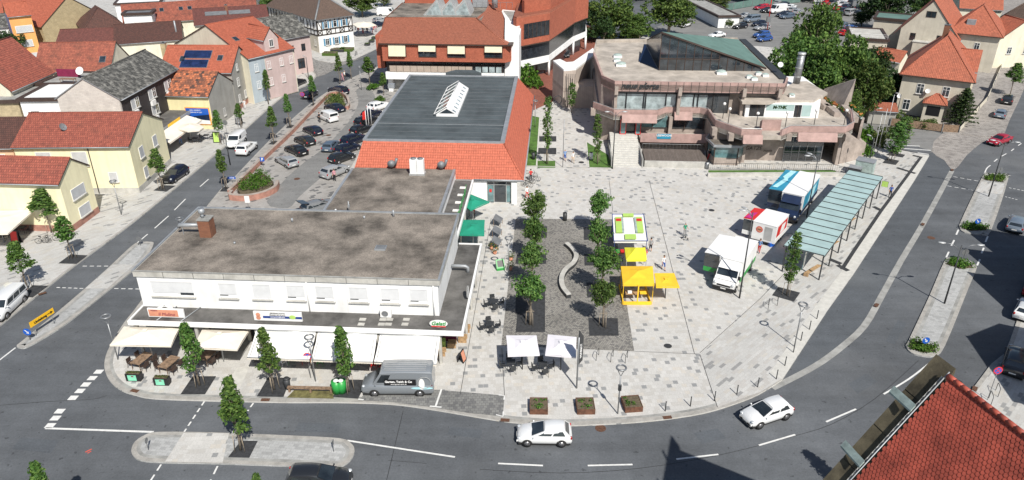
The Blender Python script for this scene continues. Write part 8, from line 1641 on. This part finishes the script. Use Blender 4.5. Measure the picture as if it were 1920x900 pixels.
# ------------------------------------------------------------------ market trucks, built from the measured corners of their roofs
def boxvan(key, label, R4, z, paint, stripe, cabc, flap, flapmat, name='market_truck', cab=True, zb=.75, hz=1.5, txt=None, sidemat=None):
    """R4 = roof corners in pixels: front-left, front-right, rear-right, rear-left (front towards the camera)"""
    fl, fr, rr_, rl = [G(u, v, z) for u, v in R4]; y = (rl - fl).normalized(); th = math.atan2(y.y, y.x) - pi / 2; ww = abs((fr - fl).dot(Vector((cos(th), sin(th), 0)))); l = (rl - fl).length
    t = thing(name, label, 'truck' if cab else 'trailer', (fl.x, fl.y, .13), th, 'market vehicles'); z -= .13
    m = M(paint); m.box(0, ww, 0, l, zb, z); m.mat('white_paint'); m.box(-.03, ww + .03, -.03, l + .03, z, z + .06); m.mat(stripe); m.box(-.012, ww + .012, -.012, l + .012, zb - .12, zb + .42); m.build('box_body', t)
    if sidemat: m = M(sidemat[0]); m.add([(ww + .02, .3, zb + .5), (ww + .02, l - .3, zb + .5), (ww + .02, l - .3, z - .2), (ww + .02, .6, z - .2)], [(0, 1, 2, 3)]); m.mat(sidemat[1]); m.add([(ww + .03, l * .35, zb + .6), (ww + .03, l * .7, zb + .6), (ww + .03, l * .8, z - .5), (ww + .03, l * .45, z - .4)], [(0, 1, 2, 3)]); m.build('side_print', t)
    # open serving side on the left, roof flap lifted
    fw = flap; m = M(flapmat); m.add([(-fw, .35, z - .05), (-.02, .35, z + .05), (-.02, l - .3, z + .05), (-fw, l - .3, z - .05), (-fw, .35, z - .1), (-.02, .35, z), (-.02, l - .3, z), (-fw, l - .3, z - .1)], [(0, 1, 2, 3), (7, 6, 5, 4), (0, 4, 5, 1), (3, 2, 6, 7), (0, 3, 7, 4)]); m.build('roof_flap', t)
    m = M('black_paint'); m.box(-.03, -.013, .5, l - .5, zb + .45, z - .1); m.mat('steel_pale'); m.box(-.35, -.035, .5, l - .5, zb + .4, zb + .5); m.build('counter', t)
    m = M('glass_dark'); m.box(-fw + .05, -.04, .36, .4, zb + .5, z - .15); m.mat(stripe); m.box(-fw + .05, -.04, .34, .42, zb, zb + .5); m.build('side_screen', t)
    if cab:
        cw = ww * .92; x0 = (ww - cw) / 2; x1 = x0 + cw; cl = 1.75; m = M(cabc); m.smooth = False
        pr = [(0, .45), (0, 2.15), (-.55, 2.2), (-1.05, 1.45), (-1.68, 1.2), (-1.78, .9), (-1.78, .4)]
        vs = [(x0, y_, z_) for y_, z_ in pr] + [(x1, y_, z_) for y_, z_ in pr]; k = len(pr); m.add(vs, [tuple(range(k)), tuple(range(2 * k - 1, k - 1, -1))] + [(i, i + k, (i + 1) % k + k, (i + 1) % k) for i in range(k)]); m.build('cab', t)
        m = M(cabc); m.add([(x0 + .1, 0, z - .1), (x1 - .1, 0, z - .1), (x1 - .1, -.9, 2.25), (x0 + .1, -.9, 2.25), (x0 + .1, 0, 2.1), (x1 - .1, 0, 2.1)], [(0, 3, 2, 1), (0, 4, 3), (1, 2, 5)]); m.build('wind_deflector', t)
        m = M('glass_car'); nn = Vector((0, -.83, .55)) * .02; m.add([Vector(q) + nn for q in ((x0 + .1, -.62, 2.1), (x1 - .1, -.62, 2.1), (x1 - .06, -1.02, 1.5), (x0 + .06, -1.02, 1.5))], [(0, 1, 2, 3)]); m.build('windshield', t)
        for s_, x in ((-1, x0 - .012), (1, x1 + .012)):
            m = M('glass_car'); m.add([(x, -.15, 1.35), (x, -.9, 1.35), (x, -.55, 2.0), (x, -.15, 2.0)], [(0, 1, 2, 3)]); m.build('side_window', t); m = M('black_paint'); m.box(min(x, x + s_ * .25), max(x, x + s_ * .25), -.95, -.85, 1.3, 1.7); m.build('mirror', t)
            m = M('lamp_clear'); m.ball(((x0 + .2) if s_ < 0 else (x1 - .2), -1.74, .98), .16, 8, 6); m.build('headlight', t)
        m = M('black_paint'); m.box(x0 - .01, x1 + .01, -1.82, -1.6, .3, .62); m.box(x0 + .4, x1 - .4, -1.8, -1.77, .7, .88); m.build('bumper', t); m = M('plate'); m.box(ww / 2 - .26, ww / 2 + .26, -1.84, -1.821, .42, .53); m.build('number_plate', t)
    for yy in ((-1.1, l * .75) if cab else (l * .45, l * .6)):
        for x in (.12, ww - .12): m = M('rubber'); m.tube([(x - .12, yy, .36), (x + .12, yy, .36)], .36, 14); m.mat('steel_pale'); m.tube([(x - .13, yy, .36), (x + .13, yy, .36)], .18, 10); m.build('wheel', t)
    m = M('black_paint'); m.box(.3, ww - .3, -.2, l - .1, .35, zb - .13); m.build('chassis', t)
    return t, ww, l, z
t, ww, l, z = boxvan('a', 'white and green box truck with its serving flap open, nearest the camera', [(1350, 482), (1392, 495), (1426, 454), (1380, 443)], 3.0, 'white_paint', 'bright_green', 'white_paint', 1.7, 'white_paint')
text('FRISCHE AUS DER REGION', .2, 'anthracite', t, (ww / 2, -1.5, 1.27), (R(15), 0, 0))
t, ww, l, z = boxvan('b', 'white box truck with a navy cab and sea blue pictures beside the shelter', [(1467, 360), (1508, 368), (1542, 332), (1500, 321)], 3.2, 'white_paint', 'navy_paint', 'navy_paint', 1.7, 'cyan_paint', sidemat=('cyan_paint', 'pale_cyan'))
m = M('pale_cyan'); m.add([(-1.5, 1, z + .03), (-.9, 1, z + .05), (-.4, l * .5, z + .07), (-.9, l * .6, z + .05)], [(0, 1, 2, 3)]); m.add([(-1.3, l * .6, z + .04), (-.6, l * .5, z + .06), (-.3, l - .5, z + .07), (-1.0, l - .5, z + .05)], [(0, 1, 2, 3)]); m.build('flap_picture', t)
t, ww, l, z = boxvan('c', 'short white sales trailer with a red disc and red flap between the trucks', [(1413, 415), (1456, 427), (1480, 405), (1437, 392)], 2.6, 'white_paint', 'white_paint', None, 1.3, 'red_paint', 'sales_trailer', False, .5, sidemat=('red_paint', 'white_paint'))
m = M('red_paint'); m.disc((ww * .3, -.02, 1.7), .38, (0, -1, 0), 20); m.mat('salmon').disc((ww * .3, -.03, 1.7), .3, (0, -1, 0), 20); m.mat('steel_pale'); m.box(ww * .52, ww * .85, -.02, -.013, .6, 2.2); m.build('end_wall_print', t); text('Hahn', .24, 'beam_black', t, (ww * .3, -.04, 1.7), (R(90), 0, 0), shear=.2); m = M('sign_magenta'); m.add([(-1.2, .5, z + .02), (-.5, .5, z + .05), (-.4, l * .6, z + .06), (-1.0, l * .5, z + .03)], [(0, 1, 2, 3)]); m.build('flap_picture', t)
p = G(1445, 463); m = M('sign_blue'); m.box(-.3, .3, -.2, .2, 0, .4); one('crate', 'blue plastic crate behind the sales trailer', 'crate', m, (p.x, p.y, .13), .4)
# ------------------------------------------------------------------ market stalls
def stall(quad, z, label, mats, name='market_stall', drop=.0, post='steel_pale', goods=None):
    P_ = [G(u, v, z) for u, v in quad]; o = (P_[3] + P_[2]) / 2; d = P_[2] - P_[3]; th = math.atan2(d.y, d.x); t = thing(name, label, 'market stall', (o.x, o.y, .13), th, 'market stalls'); c, s_ = cos(-th), sin(-th)
    Q = [Vector(((p.x - o.x) * c - (p.y - o.y) * s_, (p.x - o.x) * s_ + (p.y - o.y) * c, z - .13)) for p in P_]; cc = sum(Q, Vector()) / 4 + Vector((0, 0, drop)); m = M(mats); n = 5
    for i in range(4):
        a, b2 = Q[i], Q[(i + 1) % 4]
        for j in range(n): m.poly([a.lerp(b2, j / n), a.lerp(b2, (j + 1) / n), cc.lerp(a.lerp(b2, (j + 1) / n), .5) - Vector((0, 0, .05)), cc.lerp(a.lerp(b2, j / n), .5) - Vector((0, 0, .05))]); m.poly([cc, cc.lerp(a.lerp(b2, j / n), .5) - Vector((0, 0, .05)), cc.lerp(a.lerp(b2, (j + 1) / n), .5) - Vector((0, 0, .05))])
    m.build('canopy', t); m = M(mats); [m.add([Q[i], Q[(i + 1) % 4], Q[(i + 1) % 4] - Vector((0, 0, .22)), Q[i] - Vector((0, 0, .22))], [(0, 1, 2, 3)]) for i in range(4)]; m.build('valance', t)
    for q in Q: m = M(post); m.tube([(q.x * .95, q.y * .97, 0), (q.x * .95, q.y * .97, q.z)], .035, 5); m.build('post', t)
    return t, Q
t, Q = stall([(1148, 402), (1207, 402), (1214, 452), (1151, 452)], 2.7, 'printed market stall with a white centre and lime and blue fields', 'awning_white', drop=.12, post='deep_blue')
f = lambda a, b2, z=.16: tuple(Q[3].lerp(Q[2], a).lerp(Q[0].lerp(Q[1], a), b2) + Vector((0, 0, z)))
for nm2, mt, x0, x1, y0, y1 in (('printed_field', 'lime', .08, .27, .25, .85), ('printed_field', 'lime', .73, .92, .25, .85), ('printed_field', 'verdigris', .27, .33, .25, .85), ('printed_field', 'verdigris', .67, .73, .25, .85), ('printed_field', 'lime', .33, .67, .86, .99), ('printed_field', 'lime', .33, .67, .02, .2), ('printed_field', 'red_paint', .1, .26, .68, .78), ('printed_field', 'red_paint', .74, .9, .68, .78)):
    zz = .19 if mt == 'red_paint' else .16; m = M(mt); m.poly([f(x0, y0, zz), f(x1, y0, zz), f(x1, y1, zz), f(x0, y1, zz)]); m.build(nm2, t)
m = M('deep_blue'); [m.tube([Q[i] + Vector((0, 0, .02)), Q[(i + 1) % 4] + Vector((0, 0, .02))], .05, 5) for i in range(4)]; m.build('blue_edge', t)
m = M('pale_wood'); m.box(Q[3].x + .3, Q[2].x - .3, .3, 1.2, .8, .86); m.build('counter', t)
rr = random.Random(2)
for i in range(7): m = M(('bright_green', 'red_paint', 'orange_paint', 'lime', 'oak_brown')[i % 5]); x = Q[3].x + .6 + i * .5; m.box(-.2, .2, -.3, .3, 0, .18); o = t.matrix_world; c0 = Vector((cos(t.rotation_euler[2]) * x - sin(t.rotation_euler[2]) * .75, sin(t.rotation_euler[2]) * x + cos(t.rotation_euler[2]) * .75, 0)) + t.location; one('produce_crate', 'crate of produce on the counter of the printed stall', 'crate', m, (c0.x, c0.y, .13 + .865), t.rotation_euler[2], 'produce crates on the printed stall')
t, Q = stall([(1171, 464), (1210, 464), (1213, 487), (1174, 487)], 2.2, 'small lime yellow market canopy with a pointed top', 'lemon_cloth', drop=.7)
m = M('pale_wood'); m.box(Q[3].x + .1, Q[2].x - .1, .2, .9, .75, .8); m.mat('yellow_cloth'); m.box(Q[3].x + 1.6, Q[2].x - .15, .15, .95, .1, .81); m.build('counter', t)
t, Q = stall([(1164, 499), (1224, 499), (1227, 533), (1168, 533)], 2.4, 'larger yellow market tent with clear side walls', 'yellow_cloth', drop=.45, post='yellow_cloth')
x0, x1, y1 = Q[3].x + .15, Q[2].x - .15, Q[0].y - .2
m = M('yellow_cloth'); m.box(x0, x1, -.1, .0, 0, .35); m.box(x0, x0 + .08, 0, y1, 0, .3); m.box(x1 - .08, x1, 0, y1, 0, .3); m.box((x0 + x1) / 2 - .06, (x0 + x1) / 2 + .06, -.12, -.04, .3, 2.2); m.build('skirt', t)
m = M('yellow_cloth'); m.box(x0 + 1.7, x1 - .4, .5, 1.2, .85, .95); m.mat('pale_wood'); m.box(x0 + .3, x0 + 1.5, .5, 1.2, .8, .86); m.mat('white_paint'); m.box(x0 + .5, x0 + .9, .6, .9, .861, 1.1); m.build('counter', t)
# ------------------------------------------------------------------ bicycles
def bike(u, v, rz, label, mat='black_paint', g='parked bicycles', proto={}):
    p = G(u, v)
    if mat in proto: return dup(proto[mat], (p.x, p.y, .13), R(rz), label, g)
    t = thing('bicycle', label, 'bicycle', (p.x, p.y, .13), R(rz), g)
    for x in (-.52, .52): m = M('rubber'); m.ring((x, 0, .34), .33, .022, 20, (0, 1, 0), 5); m.mat('steel'); m.tube([(x, -.03, .34), (x, .03, .34)], .03, 6); [m.tube([(x, 0, .34), (x + cos(a) * .32, 0, .34 + sin(a) * .32)], .004, 3) for a in (0, .8, 1.6, 2.4, 3.2, 4, 4.8, 5.6)]; m.build('wheel', t)
    m = M(mat); [m.tube([a, b2], .02, 5) for a, b2 in (((-.52, 0, .34), (-.12, 0, .3)), ((-.12, 0, .3), (-.22, 0, .85)), ((-.12, 0, .3), (.38, 0, .78)), ((-.2, 0, .75), (.36, 0, .85)), ((-.52, 0, .34), (-.2, 0, .75)), ((.36, 0, .95), (.52, 0, .34)))]; m.build('frame', t)
    m = M('black_paint'); m.box(-.36, -.1, -.07, .07, .86, .92); m.build('saddle', t); m = M('steel'); m.tube([(.3, -.28, 1.02), (.37, -.1, 1.0), (.37, .1, 1.0), (.3, .28, 1.02)], .016, 5); m.build('handlebar', t); proto[mat] = t; return t
for u, v, rz, lb in ((992, 347, 10, 'bicycle leaning nearest the hall corner'), (1003, 343, 25, 'bicycle right of the one at the hall corner'), (988, 352, -20, 'bicycle in front of the group at the hall corner'), (998, 336, 40, 'bicycle behind the red dressed rider'), (83, 458, 10, 'left bicycle by the cafe steps'), (97, 455, 30, 'right bicycle by the cafe steps'), (668, 105, 80, 'bicycle at the timbered house wall')): bike(u, v, rz, lb)
# ------------------------------------------------------------------ railing, boxes, walls near the cinema
px = [(1328, 320), (1560, 322), (1592, 331)]; P_ = gp(px); o = P_[0].copy(); t = thing('railing', 'dark steel railing along the planted edge before the cinema', 'railing', (o.x, o.y, .1)); L_ = [p - o for p in P_]
for z in (.15, 1.0): m = M('anthracite'); m.tube([p + Vector((0, 0, z)) for p in L_], .03, 4); m.build('rail', t)
m = M('anthracite')
for i in range(2):
    n = int((L_[i + 1] - L_[i]).length / .28)
    for j in range(n): q = L_[i].lerp(L_[i + 1], j / n); m.tube([q + Vector((0, 0, .15)), q + Vector((0, 0, 1.0))], .014 if j % 6 else .03, 3)
m.build('bars', t)
P_ = gp([(1327, 333), (1400, 332.5), (1500, 332), (1572, 332), (1584, 334)]); o = P_[0].copy(); t = thing('low_wall', 'low pale concrete edge wall below the grass strip', 'wall', (o.x, o.y, 0)); m = M('pale_concrete'); wallribbon(m, [(p.x - o.x, p.y - o.y) for p in P_], .5, .1, .55); m.build('masonry', t)
for u, v, w2, d2, h2, mt, lb in ((1618, 330, 2.3, 1.6, 2.2, 'verdigris', 'grey green utility cabinet behind the bus shelter'), (1600, 333, 1.5, 1.1, 1.4, 'anthracite', 'black lidded container beside the utility cabinet'), (1348, 330, 0, 0, 0, '', '')):
    if w2: p = G(u, v); m = M(mt); m.box(-w2 / 2, w2 / 2, -d2 / 2, d2 / 2, 0, h2); m.mat('zinc'); m.box(-w2 / 2 - .06, w2 / 2 + .06, -d2 / 2 - .06, d2 / 2 + .06, h2, h2 + .1); one('utility_box', lb, 'cabinet', m, (p.x, p.y, .12), R(-35))
# fences
def fence(px, label, h, mat, name='fence', step=2.0, slats=0):
    P_ = gp(px); o = P_[0].copy(); t = thing(name, label, 'fence', (o.x, o.y, 0)); L_ = [p - o for p in P_]; m = M(mat); wallribbon(m, [(p.x, p.y) for p in L_], .06, .12, h); m.build('panel', t)
    for i in range(len(L_) - 1):
        n = max(1, int((L_[i + 1] - L_[i]).length / step))
        for j in range(n): q = L_[i].lerp(L_[i + 1], j / n); m = M('steel'); m.box(q.x - .06, q.x + .06, q.y - .08, q.y + .1, 0, h + .1); m.build('post', t)
fence([(1356, 22), (1410, 12), (1500, 5)], 'dark green mesh fence along the rear car park', 2.0, 'green_sheet', step=4); fence([(1668, 236), (1700, 240), (1765, 248), (1795, 250)], 'weathered wooden garden fence before the near villa', 1.3, 'oak_brown', step=3)
fence([(1797, 250), (1850, 190), (1885, 110), (1912, 30)], 'low garden wall of the villas along the pavement', .9, 'beige_render', 'garden_wall', 6)
# red mast and lamp mast in the rear car park
for u, v, h, mt, lb in ((1438, 58, 14, 'red_paint', 'thin red mast in the rear car park'), (1598, 26, 9, 'steel', 'lamp mast between the far rows of cars')):
    p = G(u, v); t = thing('mast', lb, 'mast', (p.x, p.y, 0)); m = M(mt); m.tube([(0, 0, 0), (0, 0, h)], .12, 6); m.build('pole', t); m = M('steel'); m.box(-.5, .5, -.3, .3, 2.2, 3.6); m.build('box', t)
# ------------------------------------------------------------------ people
SKEL = {}
def body(pose):
    if pose in SKEL: return SKEL[pose]
    V = []; E = []; Rg = []
    def v(x, y, z, r): V.append((x, y, z, r)); return len(V) - 1
    def e(a, b2, reg): E.append((a, b2)); Rg.append(reg)
    sit = pose == 'sit'; hz = .52 if sit else .93; dz = hz - .93; st = .22 if pose == 'walk' else .04
    pel = v(0, 0, .95 + dz, .135); wa = v(0, 0, 1.12 + dz, .12); ch = v(0, -.01, 1.32 + dz, .145); nk = v(0, 0, 1.47 + dz, .06); hd = v(0, -.02, 1.60 + dz, .095); tp_ = v(0, -.01, 1.70 + dz, .085)
    for a, b2, g in ((pel, wa, 1), (wa, ch, 1), (ch, nk, 1), (nk, hd, 0), (hd, tp_, 0)): e(a, b2, g)
    for s_ in (-1, 1):
        f = s_ * st
        if sit: kn = v(s_ * .11, -.42, .5, .07); an = v(s_ * .11, -.44, .1, .045)
        else: kn = v(s_ * .1, -f * .5 - .02, .5, .07); an = v(s_ * .1, (-f if s_ * f > 0 else -f * 1.0), .09, .045)
        hp = v(s_ * .09, -.01, .88 + dz, .1); toe = v(V[an][0] + s_ * .02, V[an][1] - .17, .04, .035); e(pel, hp, 2); e(hp, kn, 2); e(kn, an, 3); e(an, toe, 4)
        sh = v(s_ * .18, 0, 1.41 + dz, .062); el = v(s_ * .25, (.12 * s_ if pose == 'walk' else .03), 1.13 + dz, .045); fw = (-.22 if pose in ('carry', 'sit') else (.1 * s_ if pose == 'walk' else -.04)); wr_ = v(s_ * .24, V[el][1] + fw - .04, (1.08 if pose in ('carry', 'sit') else .9) + dz, .032); pm = v(V[wr_][0], V[wr_][1] - .03 + (fw * .3), V[wr_][2] - (.02 if pose in ('carry', 'sit') else .08), .034)
        e(ch, sh, 1); e(sh, el, 1); e(el, wr_, 0); e(wr_, pm, 0)
        dn = Vector((0, -.04, -.02)) if pose in ('carry', 'sit') else Vector((0, -.015, -.045))
        for k_, (ox, oy, ln) in enumerate(((0, -.026, .9), (0, -.009, 1.0), (0, .009, .95), (0, .026, .75))): a = v(V[pm][0], V[pm][1] + oy + dn.y * ln, V[pm][2] + dn.z * ln, .010); b2 = v(V[a][0] - s_ * .012, V[a][1] + dn.y * .6 * ln, V[a][2] + dn.z * .6 * ln, .008); e(pm, a, 0); e(a, b2, 0)
        a = v(V[wr_][0] - s_ * .03, V[wr_][1] - .035, V[wr_][2] - .03, .010); e(wr_, a, 0)
    me = bpy.data.meshes.new('skel'); me.from_pydata([q[:3] for q in V], E, []); o = bpy.data.objects.new('skel', me); C.objects.link(o)
    bm = bmesh.new(); bm.from_mesh(me); lay = bm.verts.layers.skin.verify(); bm.verts.ensure_lookup_table()
    for i, q in enumerate(V): bm.verts[i][lay].radius = (q[3], q[3] * (.8 if i in (0, 1, 2) else 1)); bm.verts[i][lay].use_root = i == 0
    bm.to_mesh(me); bm.free(); o.modifiers.new('s', 'SKIN'); sb = o.modifiers.new('u', 'SUBSURF'); sb.levels = 1
    dg = bpy.context.evaluated_depsgraph_get(); ev = o.evaluated_get(dg); m2 = ev.to_mesh(); vs = [tuple(q.co) for q in m2.vertices]; fs = [tuple(p.vertices) for p in m2.polygons]; reg = []
    for f in fs:
        c = sum((Vector(vs[i]) for i in f), Vector()) / len(f); best = (9, 0)
        for (a, b2), g in zip(E, Rg):
            A, B2 = Vector(V[a][:3]), Vector(V[b2][:3]); ab = B2 - A; k_ = max(0, min(1, (c - A).dot(ab) / max(ab.length_squared, 1e-6))); d = (A + ab * k_ - c).length - min(V[a][3], V[b2][3]) * .5
            if d < best[0]: best = (d, g)
        reg.append(best[1])
    ev.to_mesh_clear(); C.objects.unlink(o); bpy.data.objects.remove(o); SKEL[pose] = (vs, fs, reg, dz); return SKEL[pose]
def person(uv, rz, pose, shirt, legs, hair, label, shorts=False, z=.13, g=None, s_=1.0, pos_=None):
    vs, fs, reg, dz = body(pose); p = pos_ or G(*uv); m = M(); m.v = list(vs); ml = ['skin', shirt, legs, 'skin' if shorts else legs, 'black_paint']; m.mats = list(dict.fromkeys(ml))
    for f, r_ in zip(fs, reg): m.f.append(list(f)); m.mi.append(m.mats.index(ml[r_])); m.sm.append(True)
    o = m.build('person', None, (p.x, p.y, z), R(rz), uv=False); tag(o, label, 'person', g); o.scale = (s_, s_, s_)
    h = M(hair); h.ball((0, .015, 1.67 + dz), .108, 10, 7, (.95, 1.0, .9)); h.v = [q for q in h.v]; h.build('hair', o, uv=False)
    fc = M('beam_black'); [fc.ball((x, -.113, 1.615 + dz), .012, 5, 4) for x in (-.035, .035)]; fc.mat('skin'); fc.ball((0, -.125, 1.59 + dz), .016, 5, 4, (.7, 1, 1.3)); fc.mat('cloth_red'); fc.box(-.025, .025, -.112, -.104, 1.548 + dz, 1.556 + dz); fc.mat('skin'); [fc.ball((x, -.01, 1.6 + dz), .02, 5, 4, (.5, .8, 1.2)) for x in (-.1, .1)]; fc.build('face', o, uv=False)
    return o
for a in (((1243, 508), 10, 'walk', 'cloth_white', 'cloth_blue', 'hair_brown', 'person in a pale top and blue shorts walking right of the yellow tent', True), ((1219, 474), 200, 'stand', 'cloth_grey', 'cloth_black', 'hair_brown', 'person in grey and black standing right of the lime canopy', True), ((1283, 445), 20, 'carry', 'cloth_green', 'cloth_grey', 'hair_grey', 'person in a green shirt pushing a walker alone on the open square'),
          ((1165, 545), 90, 'stand', 'cloth_lightblue', 'cloth_beige', 'hair_brown', 'person in light blue half hidden between tree and yellow tent'), ((1207, 492), 30, 'stand', 'cloth_pink', 'cloth_pink', 'hair_fair', 'person in pink between the lime canopy and yellow tent'), ((1059, 303), 0, 'walk', 'cloth_lightblue', 'cloth_blue', 'hair_grey', 'person in light blue shirt and blue shorts on the walkway', True),
          ((1074, 307), 10, 'walk', 'cloth_white', 'cloth_beige', 'hair_brown', 'person in white and beige walking on the walkway'), ((940, 379), 0, 'stand', 'cloth_pink', 'cloth_pink', 'hair_fair', 'person in pink in the hall entrance'), ((948, 379), 0, 'stand', 'cloth_black', 'cloth_lightblue', 'hair_brown', 'person in black top and denim shorts in the hall entrance', True),
          ((988, 374), 20, 'walk', 'cloth_white', 'cloth_red', 'hair_brown', 'person in white and red walking right of the hall entrance'), ((889, 411), 90, 'stand', 'cloth_red', 'cloth_black', 'hair_brown', 'person in red between the two green parasols'), ((995, 341), 200, 'carry', 'cloth_red', 'cloth_black', 'hair_brown', 'person in red standing with a bicycle at the hall corner'),
          ((600, 231), 60, 'carry', 'cloth_black', 'cloth_black', 'hair_brown', 'person in dark clothes loading the small white van'), ((460, 206), 10, 'stand', 'cloth_white', 'cloth_white', 'hair_brown', 'person in white on the pavement before the grey gable'), ((340, 272), 40, 'walk', 'cloth_red', 'cloth_lightblue', 'hair_fair', 'person in red and denim beside the cafe tables'),
          ((628, 341), 30, 'stand', 'cloth_pink', 'cloth_black', 'hair_brown', 'person walking behind the silver off-roader'), ((643, 153), 60, 'walk', 'cloth_pink', 'cloth_pink', 'hair_fair', 'person in pink crossing near the street bend'), ((647, 150), 60, 'walk', 'cloth_white', 'cloth_black', 'hair_grey', 'person in white crossing near the street bend'),
          ((1328, 302), 80, 'walk', 'cloth_black', 'cloth_red', 'hair_brown', 'person in dark top beside the kiosk bay'), ((1667, 372), 0, 'stand', 'cloth_blue', 'cloth_black', 'hair_brown', 'person in blue waiting at the far end of the bus shelter'), ((1422, 476), -40, 'stand', 'cloth_lightblue', 'cloth_red', 'hair_brown', 'person at the rear of the white and green truck')): person(*a)
cw = ['cloth_white', 'cloth_black', 'cloth_red', 'cloth_lightblue', 'cloth_blue', 'cloth_grey', 'cloth_pink']
for i in range(14): person((667 + i * 2.9 + rnd.uniform(-1, 1), 57 + (i % 3) * 3.6), rnd.random() * 360, 'stand', cw[i % 7], cw[(i * 3 + 1) % 7], 'hair_brown', 'guest standing in the beer garden crowd beside the timbered house', g='guests of the beer garden')
p = G(1283, 445) + Vector((-.1, -.75, 0)); t = thing('walker', 'wheeled walker pushed by the person in green', 'walker', (p.x, p.y, .13), R(20)); m = M('steel'); m.tube([(-.25, .25, .9), (-.25, -.2, .1)], .02, 5); m.tube([(.25, .25, .9), (.25, -.2, .1)], .02, 5); m.box(-.25, .25, -.1, .15, .45, .55); m.build('frame', t)
for x in (-.25, .25):
    for y in (-.2, .25): m = M('rubber'); m.tube([(x - .02, y, .1), (x + .02, y, .1)], .1, 10); m.build('wheel', t)
